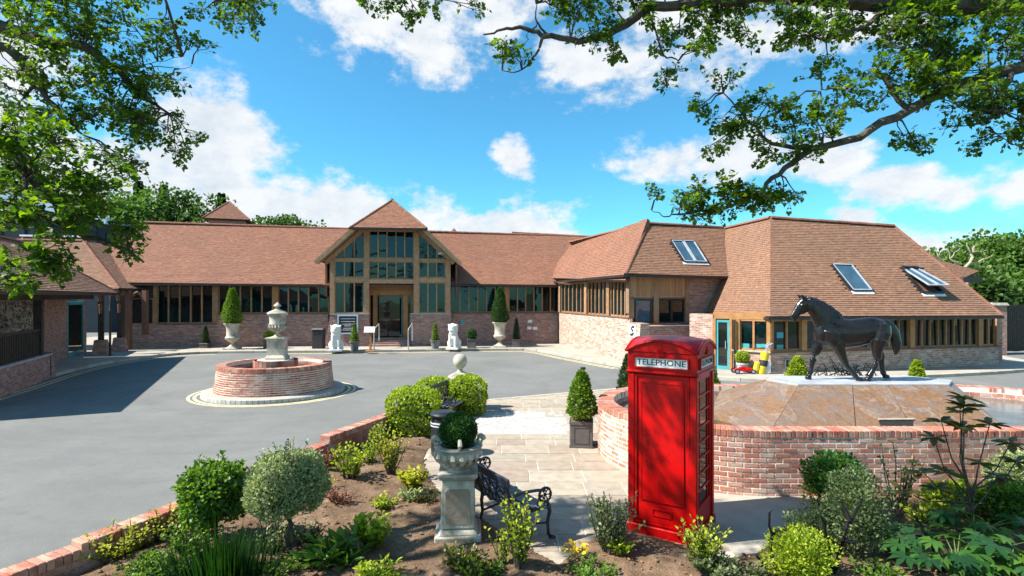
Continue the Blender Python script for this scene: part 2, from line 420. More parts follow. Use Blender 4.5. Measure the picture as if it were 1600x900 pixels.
def asphalt_mat():
    m = bpy.data.materials.new('asphalt'); nt = nodes_of(m); p = geopos(nt)
    a = noise(nt, p, .35, 6, .68); col = ramp(nt, a, [(.3, (.138, .142, .134)), (.7, (.198, .198, .184))])
    mp = N(nt, 'ShaderNodeMapping'); mp.inputs['Scale'].default_value = (.5, 2.2, 1); mp.inputs['Rotation'].default_value = (0, 0, .3); nt.links.new(p, mp.inputs[0])
    w = noise(nt, mp.outputs[0], 1.2, 5, .65); col = mixc(nt, ramp(nt, w, [(.50, (0, 0, 0)), (.72, (.35,) * 3)]), col, (.125, .128, .120))
    g = noise(nt, p, 70, 3, .8); col = mixc(nt, 1.0, col, ramp(nt, g, [(.3, (.62,) * 3), (.7, (1.38,) * 3)]), 'MULTIPLY')
    k = noise(nt, p, 6, 4, .7); col = mixc(nt, ramp(nt, k, [(.52, (0, 0, 0)), (.70, (.42,) * 3)]), col, (.112, .113, .106))
    sub_ = N(nt, 'ShaderNodeVectorMath', operation='SUBTRACT'); sub_.inputs[1].default_value = (-7.42, 17.3, 0); nt.links.new(p, sub_.inputs[0])
    ln_ = N(nt, 'ShaderNodeVectorMath', operation='LENGTH'); nt.links.new(sub_.outputs[0], ln_.inputs[0])
    sx_ = N(nt, 'ShaderNodeSeparateXYZ'); nt.links.new(sub_.outputs[0], sx_.inputs[0]); an_ = N(nt, 'ShaderNodeMath', operation='ARCTAN2'); nt.links.new(sx_.outputs[0], an_.inputs[0]); nt.links.new(sx_.outputs[1], an_.inputs[1])
    cb_ = N(nt, 'ShaderNodeCombineXYZ'); nt.links.new(ln_.outputs['Value'], cb_.inputs[0]); nt.links.new(an_.outputs[0], cb_.inputs[1])
    tyre = noise(nt, cb_.outputs[0], 1.7, 5, .62); col = mixc(nt, ramp(nt, tyre, [(.50, (0, 0, 0)), (.68, (.45,) * 3)]), col, (.122, .124, .118))
    finish(nt, col, .9, g, .6, .008, spec=.25); return m
M['asphalt'] = asphalt_mat()
M['pavement'] = pmat('pavement', (.33, .295, .24), (.42, .375, .305), 1.5, .9, .3, 60, c3=(.30, .27, .225), s3=.5)
M['kerb'] = pmat('kerb', (.33, .30, .25), (.43, .39, .33), 3, .9, .3, 40, rnd=.12)
M['yellow'] = pmat('yellow_line', (.62, .50, .23), (.74, .64, .38), 5, .8, .2, 60, c3=(.42, .38, .27), s3=6)
M['concrete'] = pmat('concrete', (.36, .33, .275), (.45, .41, .35), 2.5, .9, .4, 50, c3=(.33, .30, .25), s3=.9)
M['slab'] = piece_mat('slab', [(.335, .28, .21), (.29, .225, .175), (.365, .315, .245), (.31, .27, .215), (.385, .32, .24), (.325, .255, .195)], ns=5, big=(1.6, (.36, .31, .245), .35), bstr=.25)
M['joint'] = pmat('joint', (.50, .45, .36), (.58, .52, .43), 8, .95, .2)
M['setts'] = piece_mat('setts', [(.36, .35, .33), (.46, .45, .42), (.53, .52, .48), (.41, .40, .37)], attr=True, ns=30)
def soil_mat():
    m = bpy.data.materials.new('soil'); nt = nodes_of(m); p = geopos(nt)
    a = noise(nt, p, 3, 6, .65); col = ramp(nt, a, [(.28, (.11, .068, .042)), (.52, (.21, .135, .085)), (.75, (.34, .235, .155))])
    g = noise(nt, p, 45, 4, .7); col = mixc(nt, .9, col, ramp(nt, g, [(.3, (.5,) * 3), (.7, (1.4,) * 3)]), 'MULTIPLY')
    finish(nt, col, .97, g, .9, .03, spec=.1); return m
M['soil'] = soil_mat()
M['ground'] = pmat('ground', (.06, .085, .03), (.10, .12, .05), .3, .95, .3, 12)
M['bark'] = pmat('bark', (.05, .038, .028), (.115, .092, .07), 10, .95, .8, 40, bdist=.02)
M['bark_pale'] = pmat('bark_pale', (.30, .25, .19), (.42, .36, .28), 6, .9, .5, 30)
M['twig_black'] = pmat('twig_black', (.005, .005, .006), (.012, .011, .011), 10, .75, .4, 60, spec=.15)
def pyramid_mat():
    m = bpy.data.materials.new('slate_multicolour'); nt = nodes_of(m); p = geopos(nt)
    mp = N(nt, 'ShaderNodeMapping'); mp.inputs['Rotation'].default_value = (.3, .5, .9); mp.inputs['Scale'].default_value = (1.4, .5, 1.0); nt.links.new(p, mp.inputs[0])
    oi = N(nt, 'ShaderNodeObjectInfo').outputs['Random']
    add = N(nt, 'ShaderNodeVectorMath', operation='ADD'); nt.links.new(mp.outputs[0], add.inputs[0])
    sc = N(nt, 'ShaderNodeVectorMath', operation='SCALE'); sc.inputs[0].default_value = (9, 5, 3); nt.links.new(oi, sc.inputs['Scale']); nt.links.new(sc.outputs[0], add.inputs[1])
    a = noise(nt, add.outputs[0], 1.3, 9, .68, .9)
    col = ramp(nt, a, [(.26, (.06, .04, .032)), (.37, (.14, .08, .048)), (.44, (.235, .118, .042)), (.51, (.18, .098, .046)), (.555, (.28, .205, .15)), (.60, (.21, .108, .045)), (.72, (.24, .165, .115))])
    g = noise(nt, p, 14, 6, .7); col = mixc(nt, .7, col, ramp(nt, g, [(.32, (.62,) * 3), (.7, (1.32,) * 3)]), 'MULTIPLY')
    g2 = noise(nt, p, 2.6, 7, .7); col = mixc(nt, ramp(nt, g2, [(.46, (0, 0, 0)), (.62, (.75,) * 3)]), col, (.17, .135, .125))
    h = ramp(nt, oi, [(0, (0, 0, 0)), (1, (.6,) * 3)]); col = mixc(nt, h, col, (.20, .145, .115))
    s5 = noise(nt, p, 55, 3, .8); col = mixc(nt, .8, col, ramp(nt, s5, [(.3, (.6,) * 3), (.7, (1.4,) * 3)]), 'MULTIPLY')
    finish(nt, col, ramp(nt, g, [(.3, (.32,) * 3), (.7, (.6,) * 3)]), a, .5, .03, spec=.5); return m
M['slate'] = pyramid_mat()
M['water'] = pmat('water', (.11, .095, .08), (.17, .15, .13), 1.6, .22, .35, 6, spec=.25)
M['flint'] = piece_mat('flint', [(.10, .085, .07), (.30, .25, .19), (.44, .37, .28), (.18, .14, .11), (.52, .45, .36)], attr=True, ns=30)
# leaves
M['oak_leaf'] = leaf_mat('oak_leaf', [(.014, .034, .007), (.026, .062, .010), (.046, .10, .013), (.085, .155, .016), (.15, .22, .02)], .52, .5, .3, (2.2, 2.2, .4))
M['far_leaf'] = leaf_mat('far_leaf', [(.022, .050, .014), (.040, .085, .020), (.060, .115, .026), (.09, .15, .035)], .25, .6, .25)
M['far_dark'] = leaf_mat('far_dark', [(.016, .035, .022), (.026, .052, .026), (.036, .07, .032)], .2, .6, .2)
M['far_bright'] = leaf_mat('far_bright', [(.035, .08, .016), (.06, .13, .022), (.09, .17, .03), (.15, .20, .06)], .3, .6, .25)
M['box_leaf'] = leaf_mat('box_leaf', [(.015, .050, .010), (.028, .085, .014), (.05, .13, .018)], .25, .5, .3)
M['lime_leaf'] = leaf_mat('lime_leaf', [(.10, .17, .012), (.20, .28, .016), (.31, .38, .022), (.42, .46, .045)], .3, .5, .3)
M['cone_leaf'] = leaf_mat('cone_leaf', [(.06, .13, .012), (.13, .22, .018), (.22, .30, .025)], .3, .5, .3)
M['dark_cone'] = leaf_mat('dark_cone', [(.014, .040, .012), (.026, .062, .016), (.04, .085, .02)], .2, .5, .3)
M['green_leaf'] = leaf_mat('green_leaf', [(.035, .085, .012), (.07, .15, .018), (.12, .22, .024), (.20, .29, .035)], .35, .45, .4)
M['pale_leaf'] = leaf_mat('pale_leaf', [(.14, .19, .06), (.26, .31, .12), (.38, .42, .20), (.50, .52, .30)], .3, .5, .3, (1.2, 1.3, .8))
M['grey_leaf'] = leaf_mat('grey_leaf', [(.05, .085, .035), (.10, .145, .055), (.16, .21, .085), (.24, .28, .13)], .35, .5, .3, (1.3, 1.5, .7))
M['gold_leaf'] = leaf_mat('gold_leaf', [(.12, .17, .014), (.25, .28, .02), (.42, .40, .035), (.52, .50, .10)], .35, .5, .3)
M['fatsia_leaf'] = leaf_mat('fatsia_leaf', [(.022, .075, .022), (.040, .12, .026), (.075, .18, .028), (.15, .27, .035)], .4, .35, .4)
M['bronze_leaf'] = leaf_mat('bronze_leaf', [(.04, .065, .016), (.075, .085, .02), (.13, .11, .028), (.12, .19, .03)], .4, .35, .5)
M['blade'] = leaf_mat('blade', [(.010, .038, .008), (.018, .062, .010), (.035, .095, .014)], .3, .5, .3)
M['pink_leaf'] = leaf_mat('pink_leaf', [(.16, .05, .04), (.30, .10, .085), (.38, .19, .13), (.22, .16, .06)], .3, .5, .3, (1.4, 1.1, .9))
M['flower'] = leaf_mat('flower', [(.75, .42, .01), (.85, .58, .02), (.8, .5, .02)], .2, .6, .2, (1, 1, .6))
M['dry_leaf'] = leaf_mat('dry_leaf', [(.20, .10, .05), (.32, .18, .09), (.26, .13, .06)], .1, .8, .1, (1, 1, 1))

M['glass_clear'] = bpy.data.materials.new('glass_clear'); _nt = nodes_of(M['glass_clear'])
_g = N(_nt, 'ShaderNodeBsdfGlossy', i_Roughness=.03); _t = N(_nt, 'ShaderNodeBsdfTransparent'); _t.inputs[0].default_value = (.92, .95, .93, 1); _f = N(_nt, 'ShaderNodeFresnel', i_IOR=1.5); _m = N(_nt, 'ShaderNodeMixShader'); _o = N(_nt, 'ShaderNodeOutputMaterial')
_nt.links.new(_f.outputs[0], _m.inputs[0]); _nt.links.new(_t.outputs[0], _m.inputs[1]); _nt.links.new(_g.outputs[0], _m.inputs[2]); _nt.links.new(_m.outputs[0], _o.inputs[0])
M['gold_paint'] = pmat('yellow_fabric', (.62, .45, .02), (.72, .55, .04), 5, .5, .1)
M['core_grey'] = pmat('core_grey', (.035, .05, .022), (.06, .08, .035), 12, .95, .5, 40)
M['stalk'] = pmat('stalk', (.06, .11, .02), (.10, .16, .03), 8, .6, .2)
# ================================================================ SETTING
def sheet(name, poly, z, mat, kind='structure'):
    mb = MB(); mb.add([(p[0], p[1], z) for p in poly], [tuple(range(len(poly)))])
    o = mb.build(name, mat); tag(o, kind=kind); return o
sheet('ground', [(-600, -200), (600, -200), (600, 900), (-600, 900)], -0.03, M['ground'])
tag(bpy.data.objects['ground'], 'green ground reaching away behind the buildings', 'ground')
sheet('road', [(-45, -6), (60, -6), (60, 60), (-45, 60)], 0.0, M['asphalt'])
tag(bpy.data.objects['road'], 'pale grey asphalt forecourt curving round the fountain', 'road')

def smooth_line(pts, n=8):
    """Catmull-Rom through 2D points"""
    P = [Vector((p[0], p[1])) for p in pts]; out = []
    P = [P[0] * 2 - P[1]] + P + [P[-1] * 2 - P[-2]]
    for i in range(1, len(P) - 2):
        for k in range(n):
            t = k / n; a, b, c, d = P[i - 1], P[i], P[i + 1], P[i + 2]
            out.append(0.5 * ((2 * b) + (c - a) * t + (2 * a - 5 * b + 4 * c - d) * t * t + (3 * b - a - 3 * c + d) * t ** 3))
    out.append(P[-2]); return out
def offset_line(L, d):
    out = []
    for i, p in enumerate(L):
        a = (L[min(i + 1, len(L) - 1)] - L[max(i - 1, 0)]).normalized(); out.append(p + Vector((-a.y, a.x)) * d)
    return out
def ribbon(name, L, d0, d1, z, mat, parent=None, kind=None):
    A, B = offset_line(L, d0), offset_line(L, d1); mb = MB()
    vs = [(p.x, p.y, z) for p in A] + [(p.x, p.y, z) for p in B]; n = len(A)
    mb.add(vs, [(i, i + 1, n + i + 1, n + i) if d1 > d0 else (n + i, n + i + 1, i + 1, i) for i in range(n - 1)])
    o = mb.build(name, mat, parent)
    if kind: tag(o, kind=kind)
    return o
PAV = 0.12
# pavement in front of the buildings: its kerb line runs from the left edge, along the facade, round to the shop
kerb_pts = [(-14.3, 10.0), (-14.9, 14.0), (-16.0, 17.6), (-17.3, 21.2), (-17.9, 24.2), (-17.6, 27.2), (-16.4, 28.7), (-13.5, 29.2), (-7.5, 29.7), (-1.5, 30.5), (1.2, 30.0), (3.0, 26.4), (5.0, 22.6), (7.0, 20.2), (9.3, 19.1), (13, 19.7), (19.5, 21.5), (22.5, 23.5), (24, 27)]
KL = smooth_line(kerb_pts, 7)
mb = MB(); back = [(26, 45), (-30, 45), (-30, 10)]
poly = [(p.x, p.y) for p in KL] + back
mb.add([(p[0], p[1], PAV) for p in poly], [tuple(range(len(poly)))])
pav = mb.build('pavement', M['pavement']); tag(pav, 'beige pavement raised along the front of the buildings', 'pavement', kind='structure')
# kerb stones, each a piece of the pavement
acc_l = [0.0]
for a_, b_ in zip(KL, KL[1:]): acc_l.append(acc_l[-1] + (b_ - a_).length)
def along(L, acc_, s):
    for i in range(len(L) - 1):
        if acc_[i + 1] >= s:
            t = (s - acc_[i]) / max(acc_[i + 1] - acc_[i], 1e-6); d = (L[i + 1] - L[i]).normalized(); return L[i].lerp(L[i + 1], t), d
    return L[-1], (L[-1] - L[-2]).normalized()
kmb = MB(); kmb.box(-0.447, 0.447, -0.125, 0.03, -0.02, PAV + 0.004); kme = kmb.mesh('kerb_stone', M['kerb'], bevel=0.012)
s = 0.45
while s < acc_l[-1] - 1:
    p, d = along(KL, acc_l, s)
    o = link('kerb_stone', kme, pav); o.location = (p.x, p.y, 0); o.rotation_euler = (0, 0, math.atan2(d.y, d.x) + math.pi); s += 0.9
# double yellow lines
for k, (d0, d1) in enumerate(((-0.40, -0.30), (-0.62, -0.52))):
    tag(ribbon('yellow_line', KL[:46], d0, d1, 0.004, M['yellow']), ('inner' if k == 0 else 'outer') + ' yellow line painted along the shaded left kerb', 'road marking', 'double yellow lines by the kerb', 'structure')
    tag(ribbon('yellow_line', KL[50:84], d0 , d1, 0.004, M['yellow']), ('inner' if k == 0 else 'outer') + ' yellow line painted along the kerb below the facade', 'road marking', 'double yellow lines by the kerb', 'structure')

# ================================================================ ROOFS
def clip_poly(poly, conv):
    out = poly
    for i in range(len(conv)):
        a, b = conv[i], conv[(i + 1) % len(conv)]; ex, ey = b[0] - a[0], b[1] - a[1]
        inp, out = out, []
        for j in range(len(inp)):
            p, q = inp[j], inp[(j + 1) % len(inp)]
            sp = ex * (p[1] - a[1]) - ey * (p[0] - a[0]); sq_ = ex * (q[1] - a[1]) - ey * (q[0] - a[0])
            if sp >= 0: out.append(p)
            if (sp > 0 and sq_ < 0) or (sp < 0 and sq_ > 0):
                t = sp / (sp - sq_); out.append((p[0] + (q[0] - p[0]) * t, p[1] + (q[1] - p[1]) * t))
        if len(out) < 3: return []
    return out
def tiled(parent, poly3, tw=0.18, gauge=0.115, mat='tile', holes=(), thick=0.14, name='roof', tiles=True, roof=None):
    """a convex roof plane: slab with real tiles laid on it in broken bond"""
    P = [Vector(p) for p in poly3]
    n = sum(((P[i] - P[0]).cross(P[(i + 1) % len(P)] - P[0]) for i in range(1, len(P))), Vector()).normalized(); cen = sum(P, Vector()) / len(P)
    if n.z < 0: P.reverse(); n = -n
    P = [Vector((p.x, p.y, cen.z - (n.x * (p.x - cen.x) + n.y * (p.y - cen.y)) / n.z)) for p in P]
    if roof is None:
        roof = MB().slab([p - n * 0.02 for p in P], thick).build(name, M['roof_under'], parent)
    if not tiles: return roof
    t = Vector((0, 0, 1)).cross(n).normalized(); u = n.cross(t).normalized(); o0 = P[0]
    conv = [((p - o0).dot(t), (p - o0).dot(u)) for p in P]
    area = sum(conv[i][0] * conv[(i + 1) % len(conv)][1] - conv[(i + 1) % len(conv)][0] * conv[i][1] for i in range(len(conv)))
    if area < 0: conv.reverse()
    hs = [[((Vector(p) - o0).dot(t), (Vector(p) - o0).dot(u)) for p in h] for h in holes]
    hb = [(min(q[0] for q in h), max(q[0] for q in h), min(q[1] for q in h), max(q[1] for q in h)) for h in hs]
    a0, a1 = min(q[0] for q in conv), max(q[0] for q in conv); b0, b1 = min(q[1] for q in conv), max(q[1] for q in conv)
    mb = MB(); g = 0.006; row = 0; y = b0
    while y < b1:
        x = a0 - (tw / 2 if row % 2 else 0)
        while x < a1:
            cx, cy = x + tw / 2, y + gauge / 2
            if not any(h[0] - .02 < cx < h[1] + .02 and h[2] - .02 < cy < h[3] + .02 for h in hb):
                c = clip_poly([(x + g / 2, y), (x + tw - g / 2, y), (x + tw - g / 2, y + gauge + .012), (x + g / 2, y + gauge + .012)], conv)
                if len(c) >= 3:
                    lift = random.uniform(-.003, .004); tint = min(1, max(0, random.gauss(.5, .24)))
                    def hgt(q): return 0.020 + lift - 0.016 * (q[1] - y) / gauge
                    top = [o0 + t * q[0] + u * q[1] + n * hgt(q) for q in c]; k = len(c)
                    bot = [o0 + t * q[0] + u * q[1] - n * 0.004 for q in c]
                    fs = [tuple(range(k))]
                    for i in range(k):
                        j = (i + 1) % k
                        if not (c[i][1] > y + gauge * .9 and c[j][1] > y + gauge * .9): fs.append((i, k + i, k + j, j))
                    mb.add(top + bot, fs, tint)
            x += tw
        y += gauge; row += 1
    o = mb.build('roof_tiles', M[mat], roof); tag(o, kind='stuff')
    return roof
def ridge_mesh(Lr=0.44, r=0.11):
    mb = MB(); vs = []; k = 7
    for x, rr in ((0, r), (Lr, r * .96)):
        for i in range(k):
            th = math.pi * i / (k - 1); vs.append((x, rr * math.cos(th), rr * math.sin(th) - .03))
    fs = [(i, k + i, k + i + 1, i + 1) for i in range(k - 1)] + [tuple(range(k)), tuple(range(k, 2 * k))[::-1]]
    mb.add(vs, fs); return mb.mesh('ridge_tile', M['ridge'])
RIDGE = ridge_mesh(); HIP = ridge_mesh(0.30, 0.085)
def ridge_line(parent, p, q, me=None, step=0.45, lift=0.03, name='ridge_tile'):
    me = me or RIDGE; p, q = Vector(p), Vector(q); d = q - p; n = max(1, round(d.length / step)); rot = d.normalized().to_track_quat('X', 'Z').to_euler()
    for i in range(n):
        o = link(name, me, parent); o.location = p + d * (i / n) + Vector((0, 0, lift + random.uniform(-.006, .006))); o.rotation_euler = rot; o.scale.x = d.length / n / step * .985

# ================================================================ WINDOWS
def frame_M(p0, p1, depth=0.0):
    """local frame: x from p0 to p1 on plan, y into the wall, z up"""
    d = Vector((p1[0] - p0[0], p1[1] - p0[1], 0)); Lr = d.length; d.normalize(); nrm = Vector((-d.y, d.x, 0))
    m = Matrix.Identity(4); m.col[0][:3] = d; m.col[1][:3] = nrm; m.col[2][:3] = (0, 0, 1); m.col[3][:3] = Vector((p0[0], p0[1], 0)) + nrm * depth
    return m, Lr
def band(parent, Mx, x0, x1, z0, z1, n, wood='oak', mw=0.075, pane='pane', rail=0.07, d=0.10, name='window', slim=False):
    """a window of n lights: frame, mullions and one pane to each light; Mx maps wall coordinates to the world"""
    fr = MB(); fr.box(x0, x1, 0, d, z0, z0 + rail, Mx); fr.box(x0, x1, 0, d, z1 - rail, z1, Mx)
    fr.box(x0, x0 + mw * .6, 0.002, d, z0 + rail, z1 - rail, Mx); fr.box(x1 - mw * .6, x1, 0.002, d, z0 + rail, z1 - rail, Mx)
    w = fr.build(name, M[wood], parent)
    step = (x1 - x0) / n
    mm = MB().box(-mw / 2, mw / 2, -0.03, d, z0 + rail, z1 - rail).mesh('mullion', M[wood])
    pm = MB().box(-step / 2 + mw * .4, step / 2 - mw * .4, 0, .02, z0 + rail, z1 - rail).mesh('pane', M[pane])
    for i in range(n):
        o = link('pane', pm, w); o.matrix_basis = Mx @ Matrix.Translation((x0 + step * (i + .5), d * .55, 0)) @ Matrix.Translation((0, 0, (z0 + z1) / 2)) @ Matrix.Rotation(random.uniform(-.02, .02), 4, 'Z') @ Matrix.Rotation(random.uniform(-.03, .015), 4, 'X') @ Matrix.Translation((0, 0, -(z0 + z1) / 2))
        if i:
            q = link('mullion', mm, w); q.matrix_basis = Mx @ Matrix.Translation((x0 + step * i, 0, 0))
    return w

# ================================================================ MAIN BUILDING
O = Vector((3.06, 33.9, 0)); e = Vector((0.9929, 0.1191, 0)).normalized(); nin = Vector((-e.y, e.x, 0))
MM = Matrix.Identity(4); MM.col[0][:3] = e; MM.col[1][:3] = nin; MM.col[2][:3] = (0, 0, 1); MM.col[3][:3] = O
def S(px, d=0.0):
    """position along the facade that photo column px looks at, on the plane d metres inside it"""
    p = on_plane(px, HZ, O + nin * d, nin); return (p - O).dot(e)
def W(s_, d, z): return MM @ Vector((s_, d, z))
mainb = thing('main_building', 'long brick and oak barn with red tiled roof and gabled glass entrance', 'building', O + e * -11, world=True)
sL = S(196)
sill, head = 2.03, 3.72
w = MB(); w.box(sL, S(243), 0, .3, 0, 2.9, MM); w.box(S(243), S(338), 0, .3, 0, 1.42, MM); w.box(S(338), S(513), 0.0, .3, 0, sill - .06, MM); w.box(S(640, 0), 0.1, 0.0, .3, 0, sill - .06, MM)
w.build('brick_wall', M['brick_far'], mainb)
w = MB(); w.box(S(243), S(338), -.05, .34, 1.42, 1.47, MM); w.box(S(338), S(513), -.05, .34, sill - .06, sill, MM); w.box(S(704), 0.1, -.05, .34, sill - .06, sill, MM); w.build('window_sill', M['oak_brown'], mainb)
w = MB(); w.box(sL, S(511), .02, .34, head + .002, head + .2, MM); w.box(S(706), .1, .02, .34, head + .002, head + .2, MM); w.build('head_beam', M['oak_brown'], mainb)
for a_, b_, z0 in ((332, 341, 1.47), (425.5, 434.2, sill), (788, 795.5, sill), (873, 879, sill), (240, 245, 1.47)):
    MB().box(S(a_), S(b_), -.03, .25, z0 + .001, head, MM).build('oak_post', M['oak_new' if a_ in (788, 425.5) else 'oak'], mainb)
band(mainb, MM @ Matrix.Translation((0, .06, 0)), S(245), S(332), 1.47, head, 5)
band(mainb, MM @ Matrix.Translation((0, .06, 0)), S(341), S(425.5), sill, head, 5)
band(mainb, MM @ Matrix.Translation((0, .06, 0)), S(434.2), S(513.5), sill, head, 5)
band(mainb, MM @ Matrix.Translation((0, .06, 0)), S(704.5), S(788), sill, head, 6)
band(mainb, MM @ Matrix.Translation((0, .06, 0)), S(795.5), S(873), sill, head, 6)
# dark opening at the left end under the link roof
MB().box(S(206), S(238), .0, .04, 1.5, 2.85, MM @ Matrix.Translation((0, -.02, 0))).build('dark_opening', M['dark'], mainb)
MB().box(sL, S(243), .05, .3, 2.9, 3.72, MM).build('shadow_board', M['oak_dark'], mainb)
# main roof
ez = 3.72; rzL, rzR = 7.85, 7.28; dr = 5.3
sE0, sE1, sR = S(165, 0), 0.9, 3.3
# front plane in two halves either side of the entrance gable (and behind it)
eL, eR, kR, kL = W(sE0 - 1.6, -.45, ez), W(sR, -.45, ez), W(sR, dr, rzR), W(sE0 - .9, dr, rzL)
eM, kM = eL.lerp(eR, .62), kL.lerp(kR, .62)
r1 = tiled(mainb, [eL, eM, kM, kL], .2, .125); r2 = tiled(mainb, [eM, eR, kR, kM], .2, .125)
MB().slab([kR, W(sR, 11, ez), W(sE0, 11, ez), kL], .12).build('rear_roof', M['roof_under'], mainb)
ridge_line(r1, kL, kM); ridge_line(r2, kM, kR)
g = MB(); g.bar(eL + Vector((0, -.05, -.05)), eL.lerp(eR, (S(506) - sE0 + 1.6) / (sR - sE0 + 1.6)) + Vector((0, -.05, -.05)), .12, .10); g.build('gutter', M['gutter'], mainb)
g = MB(); g.bar(W(S(706), -.5, ez - .05), W(-.1, -.5, ez - .05), .12, .10); g.build('gutter', M['gutter'], mainb)
MB().box(sE0 - 1, .2, 3, 10.5, 0, 3.6, MM).build('core_wall', M['dark'], mainb)
# far strip of roof standing behind the ridge on the right
p0, p1 = at(800, 364, 43), at(936, 371, 44)
MB().slab([p0 + Vector((0, -1, -1)), p1 + Vector((0, -1, -1)), p1, p0], .2).build('upper_roof_strip', M['roof_under'], mainb)
ridge_line(mainb, p0, p1)

# entrance gable
bd = -0.55                                               # the bay stands this far in front of the facade
BM = MM @ Matrix.Translation((0, bd, 0))
def B(px): return S(px, bd)
cs = (B(515.5) + B(704)) / 2; zc = lambda y: H - (y - HZ) / F * W(cs, bd, 0).y
fy = W(cs, bd, 0).y
w = MB(); w.box(B(516), B(576.6), 0, .5, 0, sill - .06, BM); w.build('brick_plinth', M['brick_far'], mainb)
w = MB(); w.box(B(641.6), B(705), 0, .5, 0, sill - .06, BM); w.build('brick_plinth', M['brick_far'], mainb)
bt_ = MB(); bx = B(516)
bt_.add([BM @ Vector(p) for p in ((bx - .38, 0.02, 0), (bx, 0.02, 0), (bx, 0.02, sill - .06), (bx - .38, .5, 0), (bx, .5, 0), (bx, .5, sill - .06))], [(0, 1, 2), (5, 4, 3), (0, 2, 5, 3), (0, 3, 4, 1)]); bt_.build('buttress', M['brick_far'], mainb)
MB().box(B(514.5), B(577), -.05, .4, sill - .06, sill - .005, BM).build('window_sill', M['lead'], mainb)
MB().box(B(641), B(705), -.05, .4, sill - .06, sill - .005, BM).build('window_sill', M['lead'], mainb)
z1, z2, z3, z4, z5 = zc(440.6), zc(434), zc(408), zc(404), zc(360)
ztop = zc(355)
for a_, b_, zt in ((515.5, 523, zc(403)), (568.5, 576.8, zc(360)), (646.3, 654.8, zc(360)), (696, 704, zc(405))):
    MB().box(B(a_), B(b_), -.05, .22, sill, zt, BM).build('oak_post', M['oak_grey'], mainb)
for a_, b_ in ((523.05, 568.45), (654.85, 695.95)):
    MB().box(B(a_), B(b_), -.02, .18, z1 + .002, z2 - .002, BM).build('transom', M['oak_grey'], mainb)
    MB().box(B(a_), B(b_), -.02, .18, z3 + .002, z4 - .002, BM).build('transom', M['oak_grey'], mainb)
    band(mainb, BM @ Matrix.Translation((0, .04, 0)), B(a_), B(b_), sill, z1, 3, 'oak_grey', .07)
    band(mainb, BM @ Matrix.Translation((0, .04, 0)), B(a_), B(b_), z2, z3, 3, 'oak_grey', .07)
MB().box(B(576.85), B(646.25), -.06, .2, zc(443), zc(436.5), BM).build('entrance_beam', M['oak_grey'], mainb)
MB().box(B(576.85), B(646.25), -.02, .18, z3 + .002, z4 - .002, BM).build('transom', M['oak_grey'], mainb)
band(mainb, BM @ Matrix.Translation((0, .04, 0)), B(576.85), B(646.25), zc(436.4), z3, 5, 'oak_grey', .07)
band(mainb, BM @ Matrix.Translation((0, .04, 0)), B(576.85), B(646.25), z4, z5, 5, 'oak_grey', .07)
MB().box(B(560), B(663), -.06, .2, z5 + .002, z5 + .18, BM).build('collar_beam', M['oak_grey'], mainb)
# raking windows beside the upper lights, three-cornered panes under the rafters
rz = 8.75; hw = 3.98; slope = (rz - 5.07) / hw
def rake(s_): return rz - slope * abs(s_ - cs) - .42
for side, (a_, b_) in enumerate(((523.05, 568.45), (654.85, 695.95))):
    s0, s1 = B(a_), B(b_)
    fr = MB(); back_ = MB()
    zz0, zz1 = max(z4 + .03, rake(s0)), max(z4 + .03, rake(s1))
    poly = [(s0, z4), (s1, z4), (s1, rake(s1)), (s0, max(rake(s0), z4 + .02))] if side == 0 else [(s0, z4), (s1, z4), (s1, max(rake(s1), z4 + .02)), (s0, rake(s0))]
    Mv = BM @ Matrix(((1, 0, 0, 0), (0, 0, 1, 0), (0, 1, 0, 0), (0, 0, 0, 1)))
    fr.prism(poly, .10, .14, Mv); wn_ = fr.build('raking_window', M['oak_grey'], mainb)
    n = 3; st = (s1 - s0) / n
    for i in range(n):
        a2, b2 = s0 + st * i + .05, s0 + st * (i + 1) - .05
        za, zb = rake(a2) - .16, rake(b2) - .16
        pts = [(a2, z4 + .05), (b2, z4 + .05)]
        if zb > z4 + .06: pts.append((b2, zb))
        if za > z4 + .06: pts.append((a2, za))
        if len(pts) >= 3 and max(za, zb) > z4 + .2: MB().prism(pts, .075, .098, Mv).build('pane', M['pane'], wn_)
    pa, pb = (s0 - .5, s1 + .2) if side == 0 else (s1 + .5, s0 - .2)
    MB().bar(BM @ Vector((pa, .05, rake(pa) + .02)), BM @ Vector((pb, .05, rake(pb) + .02)), .2, .24).build('principal_rafter', M['oak_grey'], mainb)
# entrance: panelled recess, doorway with a glazed door leaf standing open, side lights
rec = 0.9
RMx = BM @ Matrix.Translation((0, rec, 0))
zd0, zd1 = 0.55, zc(462.5) + .05
MB().box(B(571), B(651), 0, .1, zd1, zc(440), RMx).build('door_panel', M['oak_new'], mainb)
for a_, b_ in ((571, 575.5), (579.5, 586), (628, 635.5), (640.5, 651)):
    MB().box(B(a_), B(b_), .0, .1, zd0, zd1 - .002, RMx).build('door_post', M['oak_new'], mainb)
for a_, b_ in ((575.5, 579.5), (635.5, 640.5)):
    MB().box(B(a_), B(b_), .03, .06, zd0 + .6, zd1 - .002, RMx).build('side_light', M['pane'], mainb)
    MB().box(B(a_), B(b_), .01, .1, zd0, zd0 + .598, RMx).build('side_panel', M['oak_new'], mainb)
dr_ = MB(); a_, b_ = B(586), B(628)
dr_.box(a_, a_ + .06, -.02, .08, zd0, zd1 - .07, RMx); dr_.box(b_ - .06, b_, -.02, .08, zd0, zd1 - .07, RMx); dr_.box(a_, b_, -.02, .08, zd1 - .07, zd1 - .003, RMx)
door = dr_.build('door', M['oak_brown'], mainb)
MB().box(a_ + .06, b_ - .06, .3, .34, zd0, zd1 - .07, RMx).build('glass', M['pane_dark'], door)
